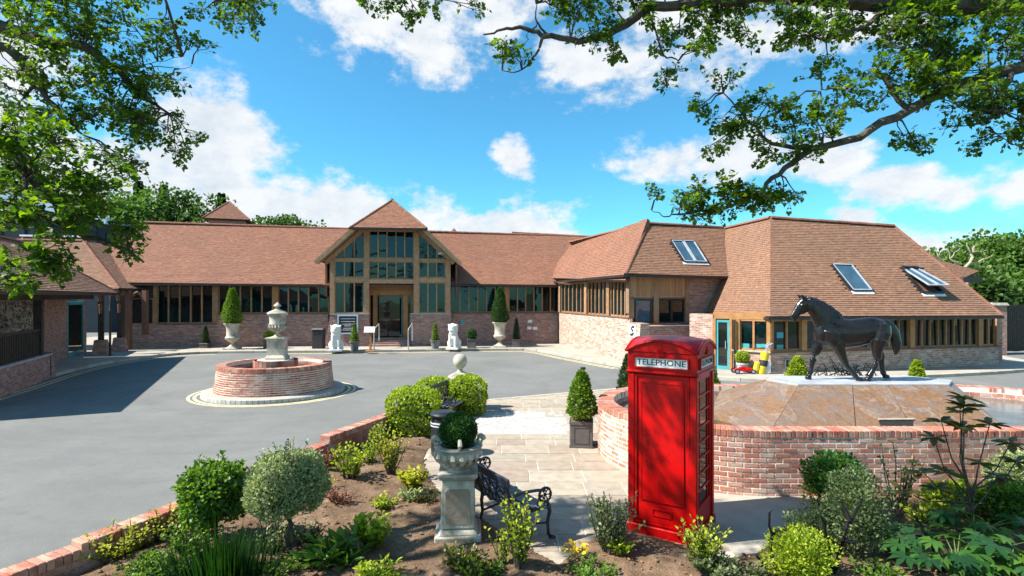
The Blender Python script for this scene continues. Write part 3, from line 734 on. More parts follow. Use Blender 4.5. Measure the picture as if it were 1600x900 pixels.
lf = MB(); lm = RMx @ Matrix.Translation((b_ - .07, .02, 0)) @ Matrix.Rotation(R(-58), 4, 'Z')
lf.box(-.75, -.68, 0, .05, zd0 + .02, zd1 - .1, lm); lf.box(-.07, 0, 0, .05, zd0 + .02, zd1 - .1, lm); lf.box(-.68, -.07, 0, .05, zd0 + .02, zd0 + .2, lm); lf.box(-.68, -.07, 0, .05, zd1 - .2, zd1 - .1, lm)
leaf = lf.build('open_leaf', M['teal'], door); MB().box(-.68, -.07, .02, .03, zd0 + .2, zd1 - .2, lm).build('glass', M['pane'], door)
MB().tube([lm @ Vector((-.66, -.06, zd0 + .9)), lm @ Vector((-.66, -.06, zd0 + 1.5))], .015, 6).build('handle', M['lead'], door)
for k in range(4):
    MB().box(B(577.5), B(641), -.38 + .28 * k, rec, PAV + .11 * k - .02, PAV + .11 * (k + 1), BM).build('step', M['brick_far'], mainb)
# gable roof with a half hip in front
fo = bd - 1.05                                           # the barge stands out this far
bk = 9.0
Rf, Rb = W(cs, fo + 1.75, rz), W(cs, bk, rz)
hz_ = 7.02; hwid = (rz - hz_) / slope
lowL, lowR = W(cs - hw, fo, 5.07), W(cs + hw, fo, 5.07)
hipL, hipR = W(cs - hwid, fo, hz_), W(cs + hwid, fo, hz_)
tl = tiled(mainb, [lowL, hipL, Rf, Rb, W(cs - hw, bk, 5.07)], .19, .12)
tr = tiled(mainb, [lowR, W(cs + hw, bk, 5.07), Rb, Rf, hipR], .19, .12)
hipLo, hipRo = W(cs - hwid - .22, fo - .22, hz_ - .16), W(cs + hwid + .22, fo - .22, hz_ - .16)
tf = tiled(mainb, [hipLo, hipRo, Rf], .19, .12)
ridge_line(tl, Rf, Rb); ridge_line(tf, hipLo, Rf, HIP, .3, .02, 'hip_tile'); ridge_line(tf, hipRo, Rf, HIP, .3, .02, 'hip_tile')
MB().bar(hipLo + Vector((-.08, -.06, -.06)), hipRo + Vector((.08, -.06, -.06)), .13, .11).build('gutter', M['gutter'], mainb)
for lo, hi_, sg in ((lowL, hipL, -1), (lowR, hipR, 1)):
    dd = (hi_ - lo); up_ = Vector((0, 0, 1))
    MB().bar(lo + nin * -.03 - dd * .03 - up_ * .14, hi_ + nin * -.03 - up_ * .14, .06, .24).build('barge_board', M['oak_grey'], mainb)
    MB().bar(lo + nin * .4 - up_ * .20, hi_ + nin * .4 - up_ * .20, .12, .12).build('purlin_rafter', M['oak_grey'], mainb)
    MB().bar(lo + nin * .1 - up_ * .02 - dd * .02, hi_ + nin * .1 - up_ * .02, .30, .035).build('soffit', M['oak_brown'], mainb)
# side cheeks of the gable down to the main roof
for sg in (-1, 1):
    MB().slab([W(cs + sg * 3.75, bd + .15, 3.0), W(cs + sg * 3.75, bd + .15, 5.25), W(cs + sg * 3.75, 2.5, 5.25), W(cs + sg * 3.75, 2.5, 3.0)], .1).build('cheek', M['oak_brown'], mainb)
# finial that peeps over the ridge, lamp and wall plaques
f_ = at(709, 362, W(S(709), dr, 0).y + .3)
MB().lathe([(.22, -.3), (.22, 0), (.12, .12), (.05, .2), (.001, .26)], 8, f_).build('roof_finial', M['ridge'], mainb)
fl = MB(); q = at(688, 396, fy - .35); fl.box(-.12, .12, -.08, .08, -.07, .07, Matrix.Translation(q)); fl.bar(q + Vector((0, .05, -.05)), q + Vector((.1, .5, -.1)), .04, .04); fl.build('flood_light', M['lead'], mainb)
MB().box(S(720), S(725), -.04, 0, 1.35, 1.6, MM).build('alarm_box', M['teal'], mainb)
for px, py in ((828, 502), (827, 512.5), (836, 513)):
    q = on_plane(px, py, O, nin); s_ = (q - O).dot(e); MB().box(s_ - .13, s_ + .13, -.03, 0, q.z - .09, q.z + .09, MM).build('wall_vent', M['sign_white'], mainb)
MB().tube([W(-.2, -.12, .15), W(-.2, -.12, 3.6)], .05, 8).build('downpipe', M['gutter'], mainb)
# cupola that stands over the ridge on the left
cup = thing('roof_cupola', 'small square cupola with pyramid tile roof behind the long ridge', 'cupola', at(358, 350, 44), world=True)
Yc = 44.0; c0 = at(358, 315, Yc); cb = at(358, 346, Yc); hh = (398 - 318) / 2 / F * Yc
ang = R(20)
def rot2(x, y): return Vector((x * math.cos(ang) - y * math.sin(ang), x * math.sin(ang) + y * math.cos(ang), 0))
cor = [cb + rot2(sx * hh * .80, sy * hh * .80) for sx, sy in ((-1, -1), (1, -1), (1, 1), (-1, 1))]
crf = None
for i in range(4): 
    rr = tiled(cup, [cor[i], cor[(i + 1) % 4], c0], .2, .125, thick=.05)
    ridge_line(rr, cor[i], c0, HIP, .3, .01, 'hip_tile')
mbx = MB(); base = [cb + rot2(sx * hh * .62, sy * hh * .62) for sx, sy in ((-1, -1), (1, -1), (1, 1), (-1, 1))]
mbx.add([p + Vector((0, 0, -.08)) for p in base] + [p + Vector((0, 0, -6)) for p in base], [(0, 1, 5, 4), (1, 2, 6, 5), (2, 3, 7, 6), (3, 0, 4, 7)][::1]); mbx.build('brick_base', M['brick_far'], cup)

# ================================================================ LINK WING (hipped corner block)
linkw = thing('corner_wing', 'corner wing with hipped roof, oak boarded upper wall and pale sunlit brick', 'building', (5.2, 24.3, 0), world=True)
K0 = Vector((2.95, 33.4, 0)); K = Vector((5.28, 24.2, 0)); fd = Vector((.945, .326, 0)).normalized(); K2 = K + fd * 5.2
A1 = Vector((6.66, 27.0, 6.56)); Af = Vector((3.8, 36.2, 6.56)); A2 = Vector((11.35, 28.75, 6.56))
ld_ = (K - K0).normalized()
out_l = Vector((-.963, -.269, 0)); out_f = Vector((fd.y, -fd.x, 0))
E_c = Vector((4.86, 23.55, 3.95)); E_f = Vector((2.45, 34.3, 3.95)); E_r = Vector((10.1, 25.35, 3.95))
# left slope continues under the valley to the main roof
rl = tiled(linkw, [E_f + (E_f - E_c).normalized() * 1.2, E_c, A1, Af], .18, .115, 'tile')
w1n = (E_r - E_c).cross(A1 - E_c).normalized()
# skylight position on the front slope
sk = [on_plane(px, py, E_c, w1n) for px, py in ((1048, 378), (1084, 379), (1104, 411), (1068, 410))]
rf_ = tiled(linkw, [E_c, E_r, A2, A1], .18, .115, 'tile_brown', holes=[sk])
ridge_line(rf_, A1, A2); ridge_line(rl, Af, A1); ridge_line(rf_, E_c, A1, HIP, .3, .02, 'hip_tile')
MB().slab([A1, A2, A2 + Vector((-1.5, 4.5, -2.6)), Af + Vector((3.5, 0, -2.6)), Af], .1).build('rear_roof', M['roof_under'], linkw)
def skylight(parent, q, panes=1, open_=0.0):
    """roof window: dark frame, panes, white apron below; q = upper left, upper right, lower right, lower left"""
    ul, ur, lr, ll = q; n = (lr - ll).cross(ul - ll).normalized()
    if n.z < 0: n = -n
    fr = MB(); up = n * .05
    for a, b in ((ul, ur), (ur, lr), (lr, ll), (ll, ul)): fr.bar(a + up, b + up, .07, .12, n)
    sw = fr.build('skylight', M['black_metal'], parent)
    for k in range(panes):
        t0, t1 = k / panes + (.03 if k else .02), (k + 1) / panes - .03
        a, b, c, d = ul.lerp(ur, t0), ul.lerp(ur, t1), ll.lerp(lr, t1), ll.lerp(lr, t0)
        lift = n * .08
        if open_:
            axis = (ur - ul).normalized(); piv = (a + d) / 2 * 0 + a.lerp(d, .12)
            Rm = Matrix.Rotation(open_, 4, axis)
            a, b, c, d = [piv + (Rm @ (v - piv)) for v in (a, b, c, d)]
        MB().slab([d + lift, c + lift, b + lift, a + lift], .03).build('pane', M['pane_sky'], sw)
        sash = MB()
        for u_, v_ in ((a, d), (b, c), (c, d), (a, b)): sash.bar(u_ + lift * 1.1, v_ + lift * 1.1, .05, .05, n)
        sash.build('sash', M['lead'], sw)
    dn = (ll - ul).normalized()
    MB().slab([ll + dn * .16 + n * .035 - (lr - ll) * .05, lr + dn * .16 + n * .035 + (lr - ll) * .05, lr + n * .035 + (lr - ll) * .05, ll + n * .035 - (lr - ll) * .05], .02).build('flashing', M['white'], sw)
    return sw
skylight(linkw, [sk[0], sk[1], sk[2], sk[3]], 2)
# the brick foot stands a step in front of the boarded wall
# left wall: pale brick with a tapering foot, long window above
LM, LL = frame_M(K0, K); LM = LM.copy()
zs = 2.08
w = MB(); bo = out_l * .28
w.add([K0, K + ld_ * .02, K + ld_ * .02 + Vector((0, 0, zs - .05)), K0 + Vector((0, 0, zs - .05)), K0 + bo * .3, K + bo + ld_ * .02, K + Vector((0, 0, zs - .05)) + out_l * .10, K0 + Vector((0, 0, zs - .05)) + out_l * .10],
      [(5, 6, 7, 4), (1, 2, 6, 5), (2, 3, 7, 6)])
zf = 1.86; q0, q1 = K + ld_ * .0, K + ld_ * 1.02
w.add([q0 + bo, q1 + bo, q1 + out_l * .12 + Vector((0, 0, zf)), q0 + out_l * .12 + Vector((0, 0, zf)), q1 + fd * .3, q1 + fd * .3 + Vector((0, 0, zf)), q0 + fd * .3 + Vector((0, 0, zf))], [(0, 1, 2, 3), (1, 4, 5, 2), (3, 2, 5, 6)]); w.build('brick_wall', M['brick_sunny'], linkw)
Ml, Ll = frame_M(K + out_l * .05, K0 + out_l * .05); 
Ml = Ml @ Matrix.Scale(-1, 4, (0, 1, 0))  # outside is to the left of this run
Mo, Lo = frame_M(K0 + out_l * .10, K + out_l * .10)
MB().box(0, Lo, -.04, .2, zs - .05, zs, Mo).build('window_sill', M['oak_brown'], linkw)
MB().box(0, Lo, .0, .2, 3.78, 3.98, Mo).build('head_beam', M['oak_brown'], linkw)
u = [0.0, .3, Lo * .44, Lo * .475, Lo * .74, Lo * .775, Lo - .16, Lo]
for a_, b_ in ((u[0], u[1]), (u[2], u[3]), (u[4], u[5]), (u[6], u[7])):
    MB().box(a_, b_, -.05, .2, zs + .001, 3.779, Mo).build('oak_post', M['oak'], linkw)
Mo2 = Mo @ Matrix.Translation((0, .05, 0))
band(linkw, Mo2, u[1], u[2], zs, 3.78, 6, 'oak', .08); band(linkw, Mo2, u[3], u[4], zs, 3.78, 5, 'oak', .08); band(linkw, Mo2, u[5], u[6], zs, 3.78, 5, 'oak', .08)
# front wall: brick below, oak boards above, two windows
Mf, Lf = frame_M(K + out_f * .02, K2 + out_f * .02)
def FX(px, py=480): q = on_plane(px, py, K + out_f * .02, out_f); return (q - K - out_f * .02).dot(fd)
def FZ(py, px=1040): return on_plane(px, py, K + out_f * .02, out_f).z
w = MB(); zb = FZ(505)
w.box(.0, Lf + .8, 0, .3, 0, zb, Mf); w.box(.02, FX(1100), -.97, -.01, 0, zb - .06, Mf); w.box(FX(1076), Lf + .8, .02, .3, zb, 4.2, Mf); w.box(0.02, FX(990), .05, .3, zb, FZ(489), Mf); w.build('brick_wall', M['brick_far'], linkw)
zb2 = FZ(464); zt2 = 3.95
for k, (a_, b_) in enumerate(((984, 1021), (1029, 1070))):
    n = 8; x0, x1 = FX(a_), FX(b_)
    for i in range(n):
        j = random.uniform(0, .012)
        MB().box(x0 + (x1 - x0) * i / n + .004, x0 + (x1 - x0) * (i + 1) / n - .004, -.03 - j, .05, zb2, zt2, Mf).build('oak_board', M['clad'], linkw)
for a_, b_, za in ((981.5, 985, FZ(489)), (1021, 1028.5, zb), (1070, 1076, zb)):
    MB().box(FX(a_), FX(b_), -.06, .2, za, zt2, Mf).build('oak_post', M['oak'], linkw)
MB().box(FX(985), FX(1070), -.05, .1, zb2 - .09, zb2 - .003, Mf).build('rail', M['oak_brown'], linkw)
band(linkw, Mf @ Matrix.Translation((0, .02, 0)), FX(1029), FX(1070), zb, zb2 - .09, 2, 'oak_dark', .09)
MB().box(FX(985), FX(1021), .06, .2, zb, zb2 - .09, Mf).build('blind_back', M['oak_dark'], linkw)
ww = MB(); x0, x1 = FX(992), FX(1019)
ww.box(x0, x1, .0, .08, zb, zb + .07, Mf); ww.box(x0, x1, 0, .08, zb2 - .17, zb2 - .10, Mf); ww.box(x0, x0 + .08, .001, .08, zb + .07, zb2 - .17, Mf); ww.box(x1 - .08, x1, .001, .08, zb + .07, zb2 - .17, Mf)
wi = ww.build('window', M['black_metal'], linkw); MB().box(x0 + .08, x1 - .08, .03, .05, zb + .07, zb2 - .17, Mf).build('pane', M['pane_sky'], wi)
for a, b in ((E_c, E_f), (E_c, E_r)):
    MB().bar(a + Vector((0, 0, -.06)), b + Vector((0, 0, -.06)), .12, .10).build('gutter', M['gutter'], linkw)
# verge: black sloping soffit that drops to the shop roof, white flashing where the roofs meet
va, vb = at(1128, 431, 25.0), at(1078, 496, 22.2)
# wall sign, a dark swirl on a white plate
sgn = thing('wall_sign', 'small square white sign with dark swirl on pale brick wall', 'sign', at(990, 517, 23.8), rz=math.atan2(ld_.y, ld_.x))
MB().box(-.32, .32, -.06, -.02, -.27, .27).build('plate', M['sign_white'], sgn)
sw_ = MB(); sw_.tube([Vector((.2, -.065, .17)), Vector((.03, -.065, .2)), Vector((-.1, -.065, .1)), Vector((.05, -.065, .02)), Vector((.12, -.065, -.08)), Vector((-.02, -.065, -.17)), Vector((-.18, -.065, -.15))], .05, 6); sw_.build('swirl', M['ink'], sgn)
for px, py in ((889, 513), (893, 514)):
    pass

# ================================================================ SHOP WING
shop = thing('shop_wing', 'brick shop wing under a tall hipped roof with two roof windows', 'building', (14, 22, 0), world=True)
zE = 2.25
R0, R1, R2 = Vector((11.0, 28.3, 6.5)), Vector((11.56, 24.6, 6.5)), Vector((19.1, 27.5, 6.5))
V0, V1, V2 = Vector((7.75, 22.15, 0)), Vector((9.75, 20.75, 0)), Vector((20.55, 23.25, 0))
E1 = gp(1204, 494.5, zE); 
n1 = (R1 - E1).cross(R0 - E1).normalized()
def hit_z(px, z, p0, n):        # where the eave (height z) on that plane is seen in column px
    k = (px - 800) / F; # X = k*Y
    Y = (n.dot(p0) - n.z * z) / (n.x * k + n.y); return Vector((k * Y, Y, z))
E0 = hit_z(1089, zE, E1, n1)
E2 = gp(1567, 493.0, zE); 
P1128 = on_plane(1129, 429, E1, n1)
f1 = tiled(shop, [E1, R1, R0, P1128], .165, .105, 'tile_brown'); tiled(shop, [E0, E1, P1128], .165, .105, 'tile_brown')
n2 = (E2 - E1).cross(R1 - E1).normalized()
sk1 = [on_plane(px, py, E1, n2) for px, py in ((1299, 415), (1330, 416), (1361, 455), (1331, 455))]
sk2 = [on_plane(px, py, E1, n2) for px, py in ((1408, 419), (1434, 420), (1473, 459), (1441, 459))]
R2p = on_plane(1397, 354, E1, n2)
f2 = tiled(shop, [E1, E2, R2p, R1], .165, .105, 'tile_brown', holes=[sk1, sk2])
R2 = R2p
E3 = E2 + Vector((-1.8, 8.5, 0)); E3b = Vector((12, 33, zE))
tiled(shop, [E2, E3, R2], .165, .105, 'tile_brown', tiles=False)
MB().slab([R1, R2, E3, E3b, R0], .1).build('rear_roof', M['roof_under'], shop)
ridge_line(f2, R1, R2); ridge_line(f1, R0, R1); ridge_line(f2, E2, R2, HIP, .3, .015, 'hip_tile')
skylight(shop, sk1, 1, 0.0); skylight(shop, sk2, 2, -0.30)
# small eave of the roof behind, seen past the hip
q0, q1, q2 = at(1440, 393, 31), at(1530, 430, 31), at(1500, 430, 29.5)
tiled(shop, [q2 + Vector((-2.2, 0, .1)), q2, q1, q0], .165, .105, 'tile_brown')
MB().bar(q2 + Vector((0, 0, -.25)), q1 + Vector((0, 0, -.25)), .3, .3).build('rear_wall', M['oak_dark'], shop)
MB().bar(E1 + Vector((0, 0, -.07)), E2 + Vector((0, 0, -.07)), .12, .10).build('gutter', M['gutter'], shop)
MB().bar(E0 + Vector((0, 0, -.07)), E1 + Vector((0, 0, -.07)), .12, .10).build('gutter', M['gutter'], shop)
# the verge against the corner wing
fl = MB(); fl.bar(A2 + Vector((.02, -.06, .05)), E_r + Vector((.02, -.06, .05)), .2, .05, w1n); fl.build('flashing', M['white'], shop)
so = MB(); so.slab([P1128 + Vector((0, .05, -.02)), E0 + Vector((0, .05, -.02)), E0 + Vector((-.55, .75, -.15)), P1128 + Vector((-.9, .5, -.02))], .16); so.build('verge_soffit', M['dark'], shop)
# walls
M1, L1 = frame_M(V0, V1); M2, L2 = frame_M(V1, V2)
nf1 = Vector(M1.col[1][:3]) * -1; nf2 = Vector(M2.col[1][:3]) * -1; d1 = Vector(M1.col[0][:3]); d2 = Vector(M2.col[0][:3])
def X1(px): return (on_plane(px, 520, V0, nf1) - V0).dot(d1)
def X2(px): return (on_plane(px, 520, V1, nf2) - V1).dot(d2)
zsl = .93; zh = 2.12
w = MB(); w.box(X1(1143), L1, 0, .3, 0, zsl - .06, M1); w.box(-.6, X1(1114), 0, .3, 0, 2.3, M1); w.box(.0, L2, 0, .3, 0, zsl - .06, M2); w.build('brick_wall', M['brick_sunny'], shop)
MB().box(X1(1143), L1 - .0, -.06, .3, zsl - .06, zsl, M1).build('window_sill', M['stone'], shop)
MB().box(0.02, L2 + .05, -.06, .3, zsl - .06, zsl, M2).build('window_sill', M['oak_brown'], shop)
MB().box(X1(1114), L1, .03, .3, zh, zh + .25, M1).build('head_beam', M['oak_new'], shop)
MB().box(.0, L2, .03, .3, zh, zh + .25, M2).build('head_beam', M['oak_new'], shop)
for a_, b_ in ((1114, 1118.5), (1140, 1144)):
    MB().box(X1(a_), X1(b_), -.04, .2, 0.0, zh - .001, M1).build('oak_post', M['oak_new'], shop)
for a_, b_ in ((1150.5, 1156), (1199, 1204)):
    MB().box(X1(a_), X1(b_), -.04, .2, zsl + .001, zh - .001, M1).build('oak_post', M['oak_new'], shop)
MB().box(X1(1144), X1(1150.5), .02, .2, zsl + .001, zh - .001, M1).build('oak_panel', M['oak_new'], shop)
dd_ = MB(); a_, b_ = X1(1118.5), X1(1140)
dd_.box(a_, a_ + .09, 0, .1, 0.0, zh - .05, M1); dd_.box(b_ - .09, b_, 0, .1, 0.0, zh - .05, M1); dd_.box(a_ + .09, b_ - .09, 0, .1, zh - .14, zh - .05, M1); dd_.box(a_ + .09, b_ - .09, 0, .1, PAV, PAV + .14, M1)
dor = dd_.build('door', M['teal'], shop); MB().box(a_ + .09, b_ - .09, .04, .06, PAV + .14, zh - .14, M1).build('glass', M['pane_dark'], dor)
MB().tube([M1 @ Vector((b_ - .14, -.05, .95)), M1 @ Vector((b_ - .14, -.05, 1.25))], .014, 6).build('handle', M['lead'], dor)
band(shop, M1 @ Matrix.Translation((0, .04, 0)), X1(1156), X1(1199), zsl, zh, 2, 'oak_new', .07)
segs = [(1208, 1252, 2), (1260, 1318, 3), (1326, 1421, 6), (1428.5, 1528, 8), (1535, 1556, 2)]
prev = 1204
for a_, b_, n in segs:
    MB().box(X2(prev), X2(a_), -.04, .2, zsl + .001, zh - .001, M2).build('oak_post', M['oak_new'], shop)
    band(shop, M2 @ Matrix.Translation((0, .04, 0)), X2(a_), X2(b_), zsl, zh, n, 'oak_new' if n < 5 else 'oak', .06); prev = b_
MB().box(X2(1556), L2, -.04, .2, zsl + .001, zh - .001, M2).build('oak_post', M['oak'], shop)
MB().slab([V2, V2 + Vector((0, 0, 2.3)), V2 + Vector((-1.4, 8, 2.3)), V2 + Vector((-1.4, 8, 0))], .2).build('end_wall', M['brick_far'], shop)
MB().tube([M1 @ Vector((X1(1149), -.12, .1)), M1 @ Vector((X1(1149), -.12, 2.1))], .045, 8).build('downpipe', M['gutter'], shop)
MB().box(X2(1423), X2(1433), -.03, 0, .5, .72, M2).build('air_brick', M['stone_brown'], shop)
# notices stuck inside the panes
for px, py, ww_, hh_ in ((1164, 541, .28, .2), (1184, 540.5, .2, .14), (1193, 540.5, .2, .14)):
    q = on_plane(px, py, V0, nf1); x = (q - V0).dot(d1); MB().box(x - ww_ / 2, x + ww_ / 2, .075, .085, q.z - hh_ / 2, q.z + hh_ / 2, M1).build('notice', M['teal'], shop)
for px, py, ww_, hh_ in ((1221, 543, .3, .2), (1221, 524, .3, .22)):
    q = on_plane(px, py, V1, nf2); x = (q - V1).dot(d2); MB().box(x - ww_ / 2, x + ww_ / 2, .075, .085, q.z - hh_ / 2, q.z + hh_ / 2, M2).build('notice', M['teal'], shop)
# sign on the brick below the windows
q = on_plane(1240, 567, V1, nf2)
ss = thing('shop_sign', 'black and white framed shop sign on brick below the windows', 'sign', q, rz=math.atan2(d2.y, d2.x))
MB().box(-.42, .42, -.05, -.01, -.17, .17).build('frame', M['stone'], ss)
MB().box(-.37, .37, -.06, -.052, -.13, .13).build('panel', M['ink'], ss)
def text_part(txt, size, mat, parent, loc, rot=(R(90), 0, 0), ext=.002, name='lettering', sx=1.0):
    cu = bpy.data.curves.new(name, 'FONT'); cu.body = txt; cu.size = size; cu.extrude = ext; cu.align_x = 'CENTER'; cu.align_y = 'CENTER'; cu.resolution_u = 3
    ob = bpy.data.objects.new(name, cu); COL.objects.link(ob)
    dg = bpy.context.evaluated_depsgraph_get(); me = bpy.data.meshes.new_from_object(ob.evaluated_get(dg)); bpy.data.objects.remove(ob)
    me.materials.clear(); me.materials.append(mat); me.name = name
    o = link(name, me, parent); o.location = loc; o.rotation_euler = rot; o.scale.x = sx; return o
text_part('GOLF PRO', .115, M['sign_white'], ss, (0, -.064, .055)); text_part('SHOP', .115, M['sign_white'], ss, (0, -.064, -.06))

# ================================================================ LEFT LODGE
T = Vector((-.42, .907, 0)).normalized(); Win = Vector((-.907, -.42, 0)).normalized()
lodge = thing('left_lodge', 'shaded brick lodge with hipped tile roof, flint panel and dark rail', 'building', (-17, 18, 0), world=True)
N0 = Vector((-13.06, 13.6, 0)); Lg = 14.5; zL = 3.18
c0 = N0 + Vector((0, 0, zL)); c1 = N0 + T * Lg + Vector((0, 0, zL)); hwL = 3.2; zr = 5.35
ra = N0 + T * 2.2 + Win * hwL + Vector((0, 0, zr)); rb = N0 + T * (Lg - 1.6) + Win * hwL + Vector((0, 0, zr))
c2 = c1 + Win * (2 * hwL); c3 = c0 + Win * (2 * hwL)
lr1 = tiled(lodge, [c0, c1, rb, ra], .18, .115, 'tile_brown'); lr2 = tiled(lodge, [c1, c2, rb], .18, .115, 'tile_brown')
tiled(lodge, [c3, c0, ra], .18, .115, 'tile_brown', tiles=False); tiled(lodge, [c2, c3, ra, rb], .18, .115, 'tile_brown', tiles=False)
ridge_line(lr1, ra, rb); ridge_line(lr1, c1, rb, HIP, .3, .02, 'hip_tile')
MB().bar(c0 + Vector((0, 0, -.07)), c1 + Vector((0, 0, -.07)), .12, .1).build('gutter', M['gutter'], lodge)
MB().bar(c1 + Vector((0, 0, -.07)), c2 + Vector((0, 0, -.07)), .12, .1).build('gutter', M['gutter'], lodge)
base0 = Vector((-14.0, 13.9, 0)); 
LMx, _ = frame_M(base0 - T * 1.0, base0 + T * 10)          # x along the front, y = away from the road side or into the lodge
if Vector(LMx.col[1][:3]).dot(Win) < 0: LMx = LMx @ Matrix.Scale(-1, 4, (0, 1, 0))
def LX(px, d=0.0):
    q = on_plane(px, 540, base0 + Win * d, Win); return (q - base0).dot(T) + 1.0
xa = 0.0; xb = LX(86)
w = MB(); w.box(.9, xb - .5, 0, .32, 0, .86, LMx); w.build('low_wall', M['brick_far'], lodge)
MB().box(.9, xb - .45, -.03, .36, .86, .92, LMx).build('coping', M['lead'], lodge)
bt2 = MB(); bt2.add([LMx @ Vector(p) for p in ((xb - .5, -.02, 0), (xb, -.02, 0), (xb - .28, -.02, .94), (xb - .5, -.02, .94), (xb - .5, .36, 0), (xb, .36, 0), (xb - .28, .36, .94), (xb - .5, .36, .94))], [(0, 1, 2, 3), (7, 6, 5, 4), (1, 5, 6, 2), (3, 2, 6, 7)]); bt2.build('buttress', M['brick_far'], lodge)
xp = LX(70)
MB().box(.9, xp, .10, .18, 1.78, 1.86, LMx).build('hand_rail', M['oak_dark'], lodge)
bm_ = MB().box(-.03, .03, .11, .17, .92, 1.78).mesh('baluster', M['oak_dark'])
x = 1.0
while x < xp - .12:
    o = link('baluster', bm_, lodge); o.matrix_basis = LMx @ Matrix.Translation((x, 0, 0)); x += .135
for xx in (xp, xp - 5.2):
    MB().box(xx - .12, xx + .12, .05, .29, .92, zL - .05, LMx).build('oak_post', M['oak_dark'], lodge)
MB().box(1, Lg - .5, .05, .25, zL - .3, zL - .06, LMx).build('wall_plate', M['oak_dark'], lodge)
# wall behind the rail: flint panel in brick
dw = 1.25
xw0, xw1 = 1, LX(105, dw)
MB().box(xw0, xw1, dw, dw + .3, 0, zL, LMx).build('brick_wall', M['brick_far'], lodge)
fm = MB()
for i in range(900):
    fx, fz = random.uniform(LX(-14, dw), LX(66, dw)), random.uniform(.6, 2.85)
    r_ = random.uniform(.04, .085); k = 6; a0_ = random.random() * 6
    pts = [LMx @ Vector((fx + math.cos(a0_ + i2 * 1.047) * r_ * random.uniform(.7, 1.2), dw - .012, fz + math.sin(a0_ + i2 * 1.047) * r_ * .8 * random.uniform(.7, 1.2))) for i2 in range(k)]
    top = LMx @ Vector((fx, dw - .045, fz)); fm.add(pts + [top], [(j, (j + 1) % k, k) for j in range(k)] + [((j + 1) % k, j, k) for j in range(k)], random.random())
fo_ = fm.build('flint_panel', M['flint'], lodge); tag(fo_, kind='stuff')
MB().box(LX(-16, dw), LX(67, dw), dw - .014, dw - .001, .55, 2.9, LMx).build('flint_bed', M['mortar_dark'], lodge)
# glazed door bay further on
x0, x1 = LX(106, dw), LX(131, dw)
dm = MB(); dm.box(x0, x0 + .1, dw, dw + .1, .1, 2.7, LMx); dm.box(x1 - .1, x1, dw, dw + .1, .1, 2.7, LMx); dm.box(x0, x1, dw, dw + .1, 2.6, 2.75, LMx); dm.box(x0 + .1, x1 - .1, dw, dw + .1, .1, .3, LMx)
dq = dm.build('glazed_door', M['teal'], lodge); MB().box(x0 + .1, x1 - .1, dw + .04, dw + .06, .3, 2.6, LMx).build('glass', M['pane'], dq)
MB().box(x1, x1 + .5, dw, dw + .3, 0, zL, LMx).build('brick_pier', M['brick_far'], lodge)
# porch piers, posts and braces at the far corner
for k, (px, py) in enumerate(((158, 554), (187, 549))):
    b = gp(px, py, PAV); 
    pm_ = MB(); Mp = Matrix.Translation((b.x, b.y, 0)) @ Matrix.Rotation(math.atan2(T.y, T.x), 4, 'Z')
    pm_.box(-.34, .34, -.34, .34, 0, .85, Mp, top=(.10, .10)); pr = pm_.build('brick_pier', M['brick_far'], lodge)
    MB().box(-.11, .11, -.11, .11, .85, zL - .1, Mp).build('oak_post', M['oak_dark'], lodge)
    for sg in (-1, 1):
        pts = [Mp @ Vector((sg * (.1 + .5 * (1 - math.cos(t))), 0, 2.15 + .9 * math.sin(t))) for t in [i * math.pi / 2 / 6 for i in range(7)]]
        MB().tube(pts, .07, 6).build('arched_brace', M['oak_brown'], lodge)
b = gp(172, 556, PAV); MB().tube([(b.x, b.y, .1), (b.x, b.y, 2.3), (b.x - .2, b.y + .3, zL - .1)], .05, 8).build('downpipe', M['gutter'], lodge)
# back mass so the porch reads dark
MB().box(1, Lg + .5, 3.6, 5.6, 0, zL - .1, LMx).build('inner_wall', M['brick_far'], lodge)
MB().box(Lg + .6, Lg + 3.2, 3.3, 3.5, 0, zL - .1, LMx).build('inner_wall', M['brick_far'], lodge)

# link porch between lodge and barn
porch = thing('link_porch', 'open porch with low hipped tile roof joining lodge to barn', 'porch', (-22, 30, 0), world=True)
pc = Vector((-20.95, 29.4, 3.42)); pe = Vector((-20.55, 32.1, 3.42)); pr1 = at(130, 377, 32.2); pl = pc + Vector((-9, -1.1, 0)); prl = Vector((pr1.x - 7, pr1.y - .85, pr1.z))
pf = tiled(porch, [pl, pc, pr1, prl], .18, .115, 'tile_brown')
pbk = W(S(172, dr * .7), dr * .7, 5.9)
pr_ = tiled(porch, [pc, pe + Vector((.3, 1.2, 0)), pbk + Vector((.2, 0, .3)), pr1], .18, .115, 'tile_brown')
ridge_line(pf, pc, pr1, HIP, .3, .02, 'hip_tile'); ridge_line(pf, prl, pr1)
MB().bar(pl + Vector((0, 0, -.06)), pc + Vector((0, 0, -.06)), .12, .1).build('gutter', M['gutter'], porch)
MB().bar(pc + Vector((0, 0, -.06)), pe + Vector((.2, 1, -.06)), .12, .1).build('gutter', M['gutter'], porch)
for b, z0 in ((gp(201, 546, PAV), .1), (gp(227, 545, PAV), .9)):
    MB().box(b.x - .12, b.x + .12, b.y - .12, b.y + .12, z0, 3.35).build('oak_post', M['oak_brown'], porch)
    for sg in ((1,) if z0 < .5 else (-1,)):
        pts = [Vector((b.x + sg * (.1 + .42 * (1 - math.cos(t))), b.y, 2.45 + .8 * math.sin(t))) for t in [i * math.pi / 2 / 6 for i in range(7)]]
        MB().tube(pts, .06, 6).build('arched_brace', M['oak_brown'], porch)
MB().bar((-21.1, 29.6, 3.2), (-20.8, 32, 3.2), .16, .22).build('wall_plate', M['oak_brown'], porch)
MB().bar((-27, 28.7, 3.2), (-21.1, 29.6, 3.2), .16, .22).build('wall_plate', M['oak_brown'], porch)
